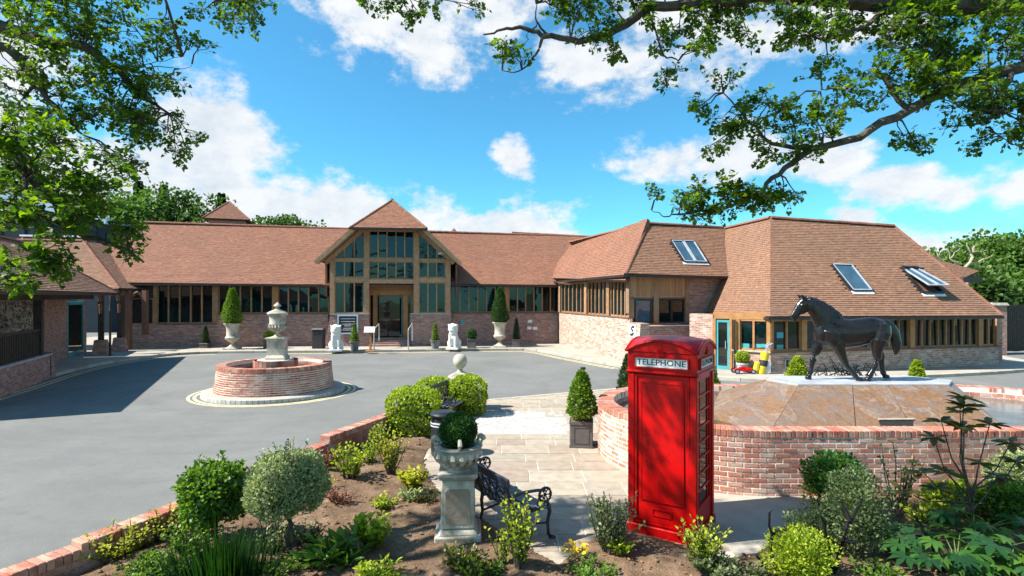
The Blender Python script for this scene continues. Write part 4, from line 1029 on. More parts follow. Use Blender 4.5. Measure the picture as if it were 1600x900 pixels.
# red brick upstand and white capping behind the porch roof
ups = MB(); a_, b_ = at(28, 379, 33.5), at(133, 381, 33.5); ups.slab([a_, b_, b_ + Vector((0, .3, .38)), a_ + Vector((0, .3, .38))], .3); ups.build('brick_upstand', M['ridge'], porch)
MB().bar(a_ + Vector((0, .3, .45)), b_ + Vector((0, .3, .45)), .4, .1).build('capping', M['white'], porch)

# dark blue metal clad building behind
blue = thing('metal_clad_hall', 'large dark blue metal clad hall behind the left lodge', 'building', (-40, 45, 0), world=True)
a_, m_, b_ = at(-120, 300, 46), at(10, 312, 46), at(171, 349, 46)
lw = MB()
lw.add([Vector((a_.x, 46, 0)), Vector((b_.x, 46, 0)), b_, m_, a_, Vector((a_.x, 70, 0)), Vector((b_.x, 70, 0)), b_ + Vector((0, 24, 0)), m_ + Vector((0, 24, 0)), a_ + Vector((0, 24, 0))], [(0, 1, 2, 3, 4), (1, 6, 7, 2), (2, 7, 8, 3), (3, 8, 9, 4), (9, 8, 7, 6, 5), (0, 4, 9, 5)])
lw.build('clad_wall', M['blue_clad'], blue)
for p, q in ((a_, m_), (m_, b_)):
    MB().bar(p + Vector((0, -.15, .2)), q + Vector((0, -.15, .2)), .5, .6).build('roof_edge', M['zinc'], blue)
x = a_.x + .5
while x < b_.x:
    MB().box(x - .03, x + .03, 45.94, 46.0, 4.5, H - (349 - HZ) / F * 46 - .3).build('panel_rib', M['blue_clad'], blue); x += 2.0

# fence and pier at the right edge
fen = thing('board_fence', 'dark upright board fence past the right end of the shop', 'fence', (26, 29, 0), world=True)
p0, p1 = Vector((25.4, 29.0, 0)), Vector((34, 31.0, 0)); dv = (p1 - p0).normalized(); nb = 60
bme = MB().box(-.062, .062, -.02, .02, .1, 2.55).mesh('fence_board', M['oak_dark'])
for i in range(nb):
    o = link('fence_board', bme, fen); c = p0 + dv * (i * .145); o.matrix_basis = Matrix.Translation(c) @ Matrix.Rotation(math.atan2(dv.y, dv.x) + random.uniform(-.03, .03), 4, 'Z')
for z in (.5, 2.1): MB().bar(p0 + Vector((0, .05, z)), p1 + Vector((0, .05, z)), .06, .1).build('rail', M['black_metal'], fen)
pier = thing('gate_pier', 'square brick pier with pale cap beside the dark fence', 'pier', (25.0, 28.6, 0))
MB().box(-.38, .38, -.38, .38, 0, 2.55).build('shaft', M['brick_far'], pier); MB().box(-.45, .45, -.45, .45, 2.55, 2.68, top=(.06, .06)).build('cap', M['stone'], pier)
# ================================================================ PLANT TOOLS
LEAF = {
 'oval': (np.array([(0, 0, 0), (.32, .45, .08), (0, 1, -.05), (-.32, .45, .08)]), np.array([(0, 1, 2), (0, 2, 3)])),
 'round': (np.array([(0, 0, 0), (.42, .35, .08), (.32, .8, .05), (0, 1, -.04), (-.32, .8, .05), (-.42, .35, .08)]), np.array([(0, 1, 2), (0, 2, 3), (0, 3, 4), (0, 4, 5)])),
 'lance': (np.array([(0, 0, 0), (.15, .4, .05), (.11, .75, .0), (0, 1, -.12), (-.11, .75, .0), (-.15, .4, .05)]), np.array([(0, 1, 2), (0, 2, 3), (0, 3, 4), (0, 4, 5)])),
}
def oak_leaf():
    half = [(.03, .0), (.10, .12), (.09, .2), (.20, .30), (.16, .38), (.29, .52), (.21, .60), (.27, .76), (.13, .84), (.10, .96), (0, 1.0)]
    V = [(0, 0, 0)]; 
    for x, y in half: V.append((x, y, .12 * x))
    for x, y in half[:-1]: V.append((-x, y, .12 * x))
    k = len(half); V = np.array(V); V[:, 2] -= .12 * V[:, 1] ** 2
    # fan from midrib points
    mid = [(0, .3, -.011), (0, .6, -.043)]
    b = len(V); V = np.vstack([V, mid]); Tt = []
    R_ = list(range(1, k + 1)); L_ = [0] * 0 + list(range(k + 1, 2 * k)) + [k]
    for side, flip in ((R_, False), (L_, True)):
        for a, c in zip(side, side[1:]):
            y = (V[a][1] + V[c][1]) / 2; m = 0 if y < .22 else b if y < .5 else b + 1
            if m in (a, c): continue
            Tt.append((m, a, c) if not flip else (m, c, a))
    return V, np.array(Tt)
LEAF['oak'] = oak_leaf()
LEAF['lance_wide'] = (np.array([(0, 0, 0), (.17, .35, .05), (.19, .65, .02), (0, 1, -.10), (-.19, .65, .02), (-.17, .35, .05)]), LEAF['lance'][1])
def palm_leaf(nl=7):
    V = [(0, .0, 0)]; Tt = []
    for i in range(nl):
        a = R(-115 + 230 * i / (nl - 1)); L = 1.0 - .32 * abs(i - (nl - 1) / 2) / ((nl - 1) / 2); d = np.array((math.sin(a), math.cos(a))); q = np.array((d[1], -d[0])); b = len(V)
        for t, w in ((.30, .085), (.62, .15)): 
            for sg in (1, -1): p = d * L * t + q * sg * w; V.append((p[0], p[1] , .03 if t < .5 else .05))
        p = d * L; V.append((p[0], p[1], -.12)); c = d * L * .62; V.append((c[0], c[1], .0))
        Tt += [(0, b + 1, b), (b, b + 1, b + 5), (b, b + 5, b + 2), (b + 1, b + 3, b + 5), (b + 2, b + 5, b + 4), (b + 5, b + 3, b + 4)]
        if i: Tt.append((0, b, b - 6 + 1)) if False else None
    return np.array(V), np.array(Tt)
LEAF['palm'] = palm_leaf()
def unit(a): return a / np.maximum(np.linalg.norm(a, axis=1, keepdims=True), 1e-9)
def leaves_mesh(name, P, D, size, shape, mat, tint=None, up=None, roll=.6, r=None):
    """leaves at points P growing along D; each turned so its face looks roughly up or outward"""
    r = r or rng; n = len(P); V0, T0 = LEAF[shape]
    D = unit(D); U = np.tile(np.array((0, 0, 1.0)), (n, 1)) if up is None else unit(up)
    U = U + r.normal(0, roll, (n, 3)); X = unit(np.cross(D, U)); Z = np.cross(X, D)
    sz = (size * r.uniform(.7, 1.25, n)) if np.isscalar(size) else size
    V = P[:, None, :] + sz[:, None, None] * (V0[None, :, 0:1] * X[:, None, :] + V0[None, :, 1:2] * D[:, None, :] + V0[None, :, 2:3] * Z[:, None, :])
    k = len(V0); Tt = (T0[None] + (np.arange(n) * k)[:, None, None]).reshape(-1, 3)
    t = r.uniform(0, 1, n) if tint is None else np.clip(tint, 0, 1)
    return np_mesh(name, V.reshape(-1, 3), Tt, mat, np.repeat(t, k))
def rand_dirs(n, r=None):
    return unit((r or rng).normal(0, 1, (n, 3)))
def ball_points(n, c, rad, lump=.12, depth=.16, zmin=-1.0, seed=0):
    r = np.random.default_rng(seed); d = rand_dirs(n, r); d = d[d[:, 2] > zmin]
    ph = r.uniform(0, 6.28, 6); f = 1 + lump * (np.sin(3.1 * d[:, 0] + ph[0]) * np.sin(2.7 * d[:, 1] + ph[1]) + .7 * np.sin(6.1 * d[:, 2] + ph[2]) * np.sin(5.3 * d[:, 0] + ph[3]) + .4 * np.sin(11 * d[:, 1] + ph[4]))
    rr = f * (1 - depth * r.uniform(0, 1, len(d)) ** 1.4)
    return np.array(c) + d * rr[:, None] * np.array(rad), d
def ball_bush(root, name, c, rad, n, size, mat, shape='oval', lump=.12, core=.80, zmin=-.8, seed=0, out=.9, tintk=None, corec=None):
    """clipped or rounded bush: a dark twiggy core and a shell of leaves"""
    P, d = ball_points(n, c, rad, lump, .22, zmin, seed); r = np.random.default_rng(seed + 5)
    D = d * out + r.normal(0, .75, d.shape); D[:, 2] += .35
    t = r.uniform(0, 1, len(P)) * .75 + .25 * np.clip(d[:, 2] * .5 + .5, 0, 1)
    o = link(name, leaves_mesh(name, P, D, size, shape, M[mat], t, d, .5, r), root)
    mb = MB(); prof = [(math.sin(a) * core, -math.cos(a) * core) for a in [i * math.pi / 8 for i in range(9)]]
    mb.lathe([(max(p[0], .001), p[1]) for p in prof], 12, (0, 0, 0)); mb.v = [(c[0] + v[0] * rad[0], c[1] + v[1] * rad[1], c[2] + max(v[2], zmin) * rad[2]) for v in mb.v]
    mb.build('twigs', M[corec or 'core'], o, smooth=True); return o
M['core'] = pmat('core', (.010, .018, .006), (.02, .032, .010), 12, .95, .5, 40)
M['core_lime'] = pmat('core_lime', (.035, .055, .010), (.06, .085, .014), 12, .95, .5, 40)
def cone_bush(root, name, c, rad, h, n, size, mat, seed=0, corec='core', round_=.75, shape='oval'):
    r = np.random.default_rng(seed); t = r.uniform(0, 1, n) ** 1.15 * .98; th = r.uniform(0, 6.283, n)
    prof = np.minimum(1.0, (1 - t) ** round_ * 1.12) * np.minimum(1, .62 + t * 4)
    rr = rad * prof * (1 + .10 * np.sin(th * 3 + t * 9) + r.normal(0, .07, n)) * (1 - .2 * r.uniform(0, 1, n) ** 2)
    P = np.stack([c[0] + rr * np.cos(th), c[1] + rr * np.sin(th), c[2] + t * h], 1)
    D = np.stack([np.cos(th), np.sin(th), np.full(n, .55)], 1) + r.normal(0, .55, (n, 3))
    tt = r.uniform(0, 1, n)
    o = link(name, leaves_mesh(name, P, D, size, shape, M[mat], tt, np.stack([np.cos(th), np.sin(th), np.full(n, .4)], 1), .5, r), root)
    mb = MB(); mb.lathe([(max(.005, rad * .74 * min(1, (1 - k / 8) ** round_ * 1.12) * min(1, .62 + k / 2)), h * .97 * k / 8) for k in range(9)], 10, c); mb.build('twigs', M[corec], o, smooth=True); return o
def stem_path(p, d, L, n=6, wob=.15, r=None, droop=0.0):
    r = r or random; p = Vector(p); d = Vector(d).normalized(); pts = [p.copy()]
    for i in range(n):
        d = (d + Vector((r.uniform(-wob, wob), r.uniform(-wob, wob), r.uniform(-wob, wob) - droop))).normalized(); p = p + d * (L / n); pts.append(p.copy())
    return pts
def upright_shrub(label, loc, h, spread, nstem, mat, leaf, per=16, shape='oval', seed=0, group=None, name='shrub', cat='shrub', droop=0.0, tip=None, lean=.35, bark='bark', start=.12):
    """several stems from the ground with leaves all the way up"""
    r = random.Random(seed); root = thing(name, label, cat, loc, group=group)
    P, D, Tn = [], [], []; st = MB(); nstem = int(nstem * 1.5)
    for k in range(nstem):
        a = r.uniform(0, 6.283); ln = r.uniform(.05, lean); L = h * r.uniform(.65, 1.05)
        pts = stem_path((math.cos(a) * spread * .18 * r.random(), math.sin(a) * spread * .18 * r.random(), -.02), (math.cos(a) * ln * spread / h * 2, math.sin(a) * ln * spread / h * 2, 1), L, 7, .12, r, droop)
        st.tube(pts, [.009 * (1 - .1 * i) * (h ** .5) + .002 for i in range(len(pts))], 5)
        for j in range(per):
            t = start + (1 - start) * (j + r.random()) / per; i = min(int(t * 7), 6); p = pts[i].lerp(pts[i + 1], t * 7 - i); ax = (pts[i + 1] - pts[i]).normalized()
            th = j * 2.4 + r.uniform(-.4, .4); side = Vector((math.cos(th), math.sin(th), .25)); off = spread * .10 * r.random() * (1.15 - t)
            tw = p + side * off
            for q in range(2 if tip is None or t < .9 else tip):
                P.append(tuple(tw)); dd = side * r.uniform(.6, 1) + ax * r.uniform(.2, .8) + Vector((r.uniform(-.4, .4), r.uniform(-.4, .4), r.uniform(-.3, .3))); D.append(tuple(dd)); Tn.append(min(1, max(0, .25 + .55 * t + r.uniform(-.25, .25))))
    link('foliage', leaves_mesh('foliage', np.array(P), np.array(D), leaf, shape, M[mat], np.array(Tn), None, .5, np.random.default_rng(seed)), root)
    st.build('stems', M[bark], root, smooth=True); return root

# ---------------------------------------------------------------- trees beyond the roofs
def far_tree(label, base, h, rw, mat, seed, group, n=5200, leaf=.42, conifer=False, name='tree'):
    r = np.random.default_rng(seed); rr = random.Random(seed); root = thing(name, label, 'tree', base, group=group)
    tr = MB(); th_ = h * (.30 if not conifer else .2); tr.tube([(0, 0, -.3), (.1, 0, th_ * .5), (0, .1, th_), (0, 0, h * .8)], [h * .028, h * .022, h * .018, h * .005], 8)
    P, D = [], []
    if conifer:
        t = r.uniform(0, 1, n) ** .9; a = r.uniform(0, 6.283, n); lay = .75 + .25 * np.sin(t * h * 4.2); rad = rw * (1 - t) ** .8 * lay * r.uniform(.35, 1, n) ** .5
        P = np.stack([rad * np.cos(a), rad * np.sin(a), h * (.08 + .92 * t)], 1); D = np.stack([np.cos(a), np.sin(a), -.25 + 0 * a], 1) + r.normal(0, .3, (n, 3)); tint = r.uniform(0, 1, n)
    else:
        nl = 20; tint = []
        for k in range(nl):
            a = rr.uniform(0, 6.283); q = rr.random() ** .5; zz = rr.uniform(.30, .88); wid = math.sin(math.pi * min(1, (zz - .12) / .85)) ** .6
            c = np.array((math.cos(a) * q * rw * .72 * wid, math.sin(a) * q * rw * .72 * wid, h * zz)); rad = rw * rr.uniform(.26, .42)
            if k < 9: tr.tube([(0, 0, th_ * rr.uniform(.6, 1.2)), (c[0] * .5, c[1] * .5, (th_ + c[2]) / 2 + .4), tuple(c)], [h * .010, h * .007, h * .002], 5)
            m = n // nl; pp, dd = ball_points(m, c, (rad, rad, rad * .78), .22, .45, -1, seed * 31 + k); P.append(pp); D.append(dd); tint.append(np.clip(r.uniform(0, .65, len(pp)) + .35 * (dd[:, 2] * .5 + .5) + rr.uniform(-.12, .12), 0, 1))
        P = np.vstack(P); D = np.vstack(D) + r.normal(0, .6, (len(np.vstack(D)), 3)); tint = np.concatenate(tint)
    link('crown', leaves_mesh('crown', P, D, leaf, 'round', M[mat], tint, None, .8, r), root)
    tr.build('trunk', M['bark'], root, smooth=True); return root
tg = 'trees standing behind the barn on the left'
specs = [(40, 262, 70, 'far_leaf', 6.5, 'tallest broad tree behind the dark blue hall'), (140, 285, 68, 'far_leaf', 6, 'leafy tree above the right end of the dark blue hall'), (205, 305, 66, 'far_bright', 5.2, 'yellow green tree above the left end of the long ridge'), (250, 296, 72, 'far_leaf', 6, 'round green tree second from the cupola, above the ridge'),
         (298, 294, 70, 'far_leaf', 5.6, 'full round tree just left of the roof cupola'), (400, 333, 76, 'far_bright', 4.6, 'pale green tree just right of the roof cupola'), (438, 340, 78, 'far_leaf', 4.8, 'green tree in the middle right of the cupola'), (472, 347, 80, 'far_leaf', 4.6, 'last low tree before the sky above the ridge'), (-70, 250, 66, 'far_leaf', 7, 'tree at the left edge behind the dark blue hall')]
for i, (px, py, Y, mt, rw, lb) in enumerate(specs):
    p = at(px, py, Y); far_tree(lb, (p.x, Y, 0), p.z / .96, rw * 1.25, mt, 40 + i, tg)
for i, (px, py, Y, lb) in enumerate(((217, 284, 78, 'dark pointed conifer top left of the broad trees'), (256, 289, 80, 'dark pointed conifer rising over the full round tree'), (346, 303, 80, 'dark slim conifer just behind the cupola roof'))):
    p = at(px, py, Y); far_tree(lb, (p.x, Y, 0), p.z, 3.0, 'far_dark', 60 + i, 'conifers behind the barn', 3000, .5, True, 'conifer')
tg2 = 'trees beyond the fence on the right'
for i, (px, py, Y, mt, rw, lb) in enumerate(((1500, 392, 55, 'far_bright', 4.6, 'green tree nearest the hip of the shop roof'), (1545, 378, 58, 'far_bright', 5.2, 'tall rounded tree above the dark fence'), (1592, 365, 56, 'far_bright', 5.4, 'tallest bright tree at the right edge'), (1650, 372, 54, 'far_bright', 5.5, 'bright tree cut by the right edge of the view'), (1585, 425, 48, 'far_bright', 3.6, 'lower yellowish tree just over the fence boards'), (1520, 432, 46, 'far_leaf', 3.2, 'dark low tree behind the end of the shop eave'))):
    p = at(px, py, Y); far_tree(lb, (p.x, Y, 0), p.z / .96, rw * 1.1, mt, 80 + i, tg2, 6500, .36)
# bare pale tree in front of them
bt = thing('bare_tree', 'bare pale dead branches reaching up beside the shop roof', 'tree', (at(1508, 420, 42).x, 42, 0)); bm2 = MB(); rr = random.Random(5)
def limb(mb, p, q, r0, r1, nn=5, wob=.12):
    p, q = Vector(p), Vector(q); L = (q - p).length; pts = []
    for i in range(nn + 1):
        t = i / nn; pts.append(p.lerp(q, t) + Vector((rr.uniform(-1, 1), rr.uniform(-1, 1), rr.uniform(-1, 1))) * wob * L * (.2 if t in (0, 1) else 1) * .5)
    mb.tube(pts, [r0 + (r1 - r0) * i / nn for i in range(nn + 1)], 6); return pts
ox = bt.location.x
def lp(px, py, Y=42): q = at(px, py, Y); return (q.x - ox, 0, q.z)
limb(bm2, (0, 0, 0), lp(1508, 424), .22, .15); limb(bm2, lp(1508, 424), lp(1522, 384), .14, .07); limb(bm2, lp(1518, 400), lp(1511, 379), .07, .03)
limb(bm2, lp(1515, 412), lp(1549, 400), .08, .02); limb(bm2, lp(1508, 424), lp(1484, 404), .10, .05); limb(bm2, lp(1484, 404), lp(1500, 388), .05, .02); limb(bm2, lp(1485, 404), lp(1482, 389), .04, .02)
limb(bm2, lp(1508, 430), lp(1466, 401), .07, .04); limb(bm2, lp(1466, 401), lp(1463, 387), .04, .015); limb(bm2, lp(1466, 401), lp(1472, 389), .03, .015); limb(bm2, lp(1508, 430), lp(1453, 398), .06, .03); limb(bm2, lp(1453, 398), lp(1451, 382), .03, .012); limb(bm2, lp(1522, 393), lp(1545, 391), .05, .015)
bm2.build('branches', M['bark_pale'], bt, smooth=True)

# ================================================================ FOUNTAIN
fc = Vector((-7.42, 17.3, 0)); fr_ = 1.65
fnt = thing('fountain', 'round brick fountain basin with double yellow ring and stone foot', 'fountain', fc)
mb = MB(); mb.lathe([(2.04, 0), (2.04, .10), (2.0, .12), (1.55, .15)], 64); mb.build('stone_apron', M['concrete'], fnt)
ae = MB()
for k in range(84):
    a = 2 * math.pi * k / 84; Mx = Matrix.Rotation(a, 4, 'Z') @ Matrix.Translation((2.055, 0, 0)); ae.box(-.1, .02, -.07, .07, 0, .108, Mx, random.random())
eo = ae.build('apron_edging', M['setts'], fnt); tag(eo, kind='stuff')
hb = .92
mb = MB(); mb.lathe([(1.733, .1), (fr_ + .002, hb - .1), (fr_ - .012, hb - .02), (fr_ - .26, hb - .02), (fr_ - .26, .55), (.01, .55)], 64); mb.build('basin_core', M['mortar'], fnt)
bk_ = MB(); nc = 11; ch = (hb - .1 - .13) / nc
for c in range(nc):
    z = .13 + c * ch; rad = 1.73 + (fr_ - 1.73) * (z - .1) / (hb - .2); n = 50
    for k in range(n):
        a = 2 * math.pi * (k + .5 * (c % 2)) / n; Mx = Matrix.Rotation(a, 4, 'Z') @ Matrix.Translation((rad, 0, 0)); w_ = math.pi * rad / n * .95
        bk_.box(-.06, .006 + random.uniform(-.003, .004), -w_ * .985, w_ * .985, z + .010, z + ch - .010, Mx, random.random())
n = 140
for k in range(n):
    a = 2 * math.pi * k / n; Mx = Matrix.Rotation(a, 4, 'Z') @ Matrix.Translation((fr_, 0, 0)); w_ = math.pi * fr_ / n * .92; bk_.box(-.25, .012 + random.uniform(-.003, .005), -w_, w_, hb - .105, hb + random.uniform(-.004, .004), Mx, random.random())
for c in range(3):
    n = 40; rad = fr_ - .26
    for k in range(n):
        a = 2 * math.pi * (k + .5 * (c % 2)) / n; Mx = Matrix.Rotation(a, 4, 'Z') @ Matrix.Translation((rad, 0, 0)); w_ = math.pi * rad / n * .95; bk_.box(-.008, .05, -w_, w_, .56 + c * .085, .56 + c * .085 + .075, Mx, random.random())
bo = bk_.build('basin_bricks', M['brick_joined'], fnt); tag(bo, kind='stuff')
mb = MB(); mb.lathe([(fr_ - .27, .6), (.01, .6)], 48); mb.build('water', M['water'], fnt)
mb = MB(); mb.lathe([(.64, .5), (.64, 1.02), (.0101, 1.02)], 40); ped = mb.build('brick_drum', M['mortar'], fnt)
dm_ = MB()
for c in range(2):
    for k in range(28):
        a = 2 * math.pi * (k + .5 * c) / 28; Mx = Matrix.Rotation(a, 4, 'Z') @ Matrix.Translation((.64, 0, 0)); dm_.box(-.1, .012, -.067, .067, .62 + c * .2, .62 + c * .2 + (.19 if c == 0 else .2), Mx, random.random())
do = dm_.build('drum_bricks', M['brick_joined'], ped); tag(do, kind='stuff')
for k, (a_, b_) in enumerate(((2.27, 2.18), (2.43, 2.34))):
    mb = MB(); n = 96; vs = [(math.cos(2 * math.pi * i / n) * rad_, math.sin(2 * math.pi * i / n) * rad_, .004) for rad_ in (a_, b_) for i in range(n)]; mb.add(vs, [(n + (i + 1) % n, n + i, i, (i + 1) % n) for i in range(n)]); mb.build('yellow_ring', M['yellow'], fnt)
# pedestal with lidded urn on the drum
z0 = 1.02
urn = thing('lidded_urn', 'weathered stone lidded urn on square pedestal in the fountain', 'urn', fc + Vector((0.05, 0, z0))); urn.scale = (.90, .90, .935)
pd = MB(); Mz = Matrix.Rotation(R(6), 4, 'Z')
pd.box(-.33, .33, -.33, .33, 0, .08, Mz); pd.box(-.33, .33, -.33, .33, .08, .16, Mz, top=(.06, .06)); pd.box(-.27, .27, -.27, .27, .16, .64, Mz); pd.box(-.27, .27, -.27, .27, .64, .70, Mz, top=(-.05, -.05)); pd.box(-.33, .33, -.33, .33, .70, .74, Mz); pd.build('pedestal', M['stone'], urn, bevel=.008)
b = MB(); b.lathe([(.19, .74), (.19, .77), (.11, .80), (.065, .86), (.06, .92), (.10, .95), (.20, 1.0), (.265, 1.10), (.275, 1.2), (.262, 1.26), (.265, 1.40), (.28, 1.46), (.33, 1.50), (.35, 1.55), (.33, 1.57)], 32); bw = b.build('bowl', M['stone'], urn, smooth=True)
g = MB()
for k in range(18):
    a = 2 * math.pi * k / 18; g.tube([(math.cos(a) * rr_, math.sin(a) * rr_, zz) for rr_, zz in ((.13, .955), (.215, 1.0), (.272, 1.1), (.283, 1.19))], [.02, .034, .042, .02], 6)
g.build('gadroons', M['stone'], bw, smooth=True)
b = MB(); b.lathe([(.33, 1.571), (.28, 1.60), (.14, 1.66), (.06, 1.70), (.045, 1.74), (.10, 1.77), (.13, 1.79), (.11, 1.83), (.05, 1.88), (.001, 1.93)], 28); b.build('lid', M['stone'], urn, smooth=True)

# ================================================================ HORSE AND ITS PLINTH
SY0, SX0, SX1, SR = 10.35, 3.85, 9.45, 2.2
hp = (H - 1.40)
plz = 1.40
pl_ = thing('stone_plinth', 'faceted slab pyramid of mottled brown stone carrying the horse', 'plinth', (6.2, 10.2, 0), world=True)
TOP = [(5.14, 9.86), (7.80, 9.86), (8.25, 10.35), (7.8, 10.9), (5.2, 10.9), (4.86, 10.45)]
BOT = [(3.95, 8.47), (7.72, 8.50), (8.5, 10.2), (8.0, 12.2), (4.6, 12.2), (3.42, 9.55)]
for i in range(6):
    j = (i + 1) % 6; a, b, c, d = Vector((*BOT[i], .88)), Vector((*BOT[j], .88)), Vector((*TOP[j], plz)), Vector((*TOP[i], plz))
    if i == 0:      # the front face is split into slabs, one of them holding a dark slot
        cuts = [0, .36, .60, 1.0]; 
        for k in range(3):
            q = [a.lerp(b, cuts[k] + .002), a.lerp(b, cuts[k + 1] - .002), d.lerp(c, cuts[k + 1] - .002), d.lerp(c, cuts[k] + .002)]
            MB().slab(q, .08).build('stone_slab', M['slate'], pl_)
        n = (b - a).cross(d - a).normalized(); s4 = [on_plane(px, py, a, n) + n * .004 for px, py in ((1378, 670.5), (1427, 670.5), (1427, 656.5), (1372, 657))]
        MB().slab(s4, .003).build('slot', M['dark'], pl_)
        MB().bar(s4[3] + n * .015, s4[2] + n * .015, .04, .02, n).build('slot_lip', M['stone_brown'], pl_)
    else:
        MB().slab([a, b, c, d], .08).build('stone_slab', M['slate'], pl_)
MB().prism([(p[0] + (6.5 - p[0]) * -.02, p[1] + (10.4 - p[1]) * -.02) for p in TOP], plz - .015, plz + .02).build('top_plate', M['lead'], pl_, bevel=.006)

def remesh(name, mb, mat, voxel, smooth_it=6, parent=None):
    """closed overlapping lofts fused into one continuous skin"""
    me = bpy.data.meshes.new('tmp'); me.from_pydata([tuple(v) for v in mb.v], [], mb.f); ob = bpy.data.objects.new('tmp', me); COL.objects.link(ob)
    m = ob.modifiers.new('r', 'REMESH'); m.mode = 'VOXEL'; m.voxel_size = voxel
    s_ = ob.modifiers.new('s', 'SMOOTH'); s_.factor = .5; s_.iterations = smooth_it
    dg = bpy.context.evaluated_depsgraph_get(); out = bpy.data.meshes.new_from_object(ob.evaluated_get(dg)); bpy.data.objects.remove(ob)
    out.name = name; out.materials.clear(); out.materials.append(mat); out.polygons.foreach_set('use_smooth', np.ones(len(out.polygons), bool)); out.update()
    return link(name, out, parent)
K_ = .00224
def hx(zx): return (zx - 560) * K_
def hzz(zy): return (812 - zy) * K_
hs_ = thing('horse_statue', 'dark bronze horse striding left on the stone plinth', 'statue', (at(1326, 597, 10.32).x, 10.32, plz + .02))
hb_ = MB()
def loft(mb, secs, n=18):
    """secs: (x, z_top, z_bottom, half width, y)"""
    pts = [Vector((hx(x), y, (hzz(zt) + hzz(zb)) / 2)) for x, zt, zb, hw_, y in secs]; vs = []; m = len(secs)
    for (x, zt, zb, hw_, y), p in zip(secs, pts):
        hh = (hzz(zt) - hzz(zb)) / 2
        for k in range(n):
            a = 2 * math.pi * k / n; vs.append(p + Vector((0, math.cos(a) * hw_, math.sin(a) * hh)))
    fs = [(i * n + k, i * n + (k + 1) % n, (i + 1) * n + (k + 1) % n, (i + 1) * n + k) for i in range(m - 1) for k in range(n)] + [tuple(range(n))[::-1], tuple((m - 1) * n + k for k in range(n))]
    mb.add(vs, fs)
loft(hb_, [(278, 380, 470, .06, 0), (300, 330, 505, .125, 0), (345, 305, 530, .165, 0), (410, 288, 548, .185, 0), (480, 287, 550, .195, 0), (560, 302, 542, .21, 0), (640, 296, 532, .21, 0), (710, 286, 512, .20, 0), (770, 286, 500, .195, 0), (825, 300, 490, .18, 0), (862, 325, 470, .13, 0), (884, 370, 440, .06, 0)])
def ltube(mb, pts, y, rad, n=12, fl=.8):
    """rounded limb through photo points"""
    P = [Vector((hx(a), yy if (yy := (y if not isinstance(y, (list, tuple)) else y[i])) is not None else 0, hzz(b))) for i, (a, b) in enumerate(pts)]
    mb.tube(P, [r_ * K_ for r_ in rad], n, sq=[(fl, 1)] * len(P), up=(0, 0, 1))
# neck and head
ltube(hb_, [(420, 400), (385, 340), (340, 270), (290, 215), (240, 180), (205, 160)], 0, [118, 110, 92, 76, 62, 50], 16, .62)
ltube(hb_, [(215, 150), (190, 175), (160, 205), (130, 240), (105, 272), (88, 292)], 0, [48, 56, 50, 38, 31, 26], 14, .62)
ltube(hb_, [(205, 205), (175, 225), (150, 240)], 0, [38, 36, 28], 12, .8)
ltube(hb_, [(95, 300), (105, 312), (125, 300)], 0, [15, 16, 14], 8, .9)
for s_ in (-1, 1):
    ltube(hb_, [(178, 130), (165, 112), (143, 92)], [s_ * .05, s_ * .062, s_ * .06], [16, 15, 3], 8, .7)
    ltube(hb_, [(165, 180), (150, 190)], s_ * .07, [12, 10], 8, 1)
# shoulder, thigh masses
for s_ in (-1, 1):
    ltube(hb_, [(410, 330), (385, 400), (400, 470), (430, 520)], s_ * .115, [50, 72, 66, 45], 12, .75)
    ltube(hb_, [(815, 340), (800, 410), (785, 470), (770, 510)], s_ * .115, [60, 82, 74, 48], 12, .75)
# legs: near fore, off fore, near hind, off hind
ltube(hb_, [(345, 490), (320, 550), (302, 600), (290, 640), (281, 670), (272, 720), (266, 750), (258, 775), (250, 800)], .10, [56, 44, 32, 29, 23, 18, 23, 17, 22], 12, .85)
ltube(hb_, [(430, 490), (455, 550), (478, 605), (494, 645), (512, 680), (550, 725), (580, 762), (600, 785), (620, 803)], -.11, [60, 46, 34, 31, 24, 19, 24, 18, 24], 12, .85)
ltube(hb_, [(775, 470), (765, 530), (762, 580), (768, 625), (755, 665), (725, 725), (702, 768), (692, 788), (688, 805)], -.12, [76, 54, 38, 33, 25, 20, 25, 18, 24], 12, .85)
ltube(hb_, [(800, 480), (825, 540), (850, 585), (862, 620), (866, 670), (876, 725), (882, 755), (892, 775), (905, 795)], .11, [70, 52, 36, 32, 24, 20, 25, 18, 24], 12, .85)
for px, pz, y in ((246, 806, .10), (624, 808, -.11), (684, 810, -.12), (910, 800, .11)):
    Mh = Matrix.Translation((hx(px), y, max(0, hzz(pz) - .01))); hb_.lathe([(.062, 0), (.058, .03), (.045, .07)], 12, M=Mh)
# tail and mane
ltube(hb_, [(845, 318), (885, 330), (918, 365), (942, 420), (958, 490), (962, 550), (952, 605)], 0, [16, 26, 36, 42, 44, 36, 8], 10, .7)
mr_ = random.Random(3)
for k in range(16):
    t = k / 15; bx, bz = 200 + 285 * t, 125 + 30 * t + 120 * t * t
    s_ = -1 if k % 3 else 1
    ltube(hb_, [(bx, bz - 8), (bx + 14, bz + 10), (bx + 22 + mr_.uniform(-8, 14), bz + 55 + mr_.uniform(-12, 18))], [0, s_ * .05, s_ * (.085 + .02 * t)], [17, 15, 5], 7, .9)
remesh('body', hb_, M['bronze'], .0125, 5, hs_)

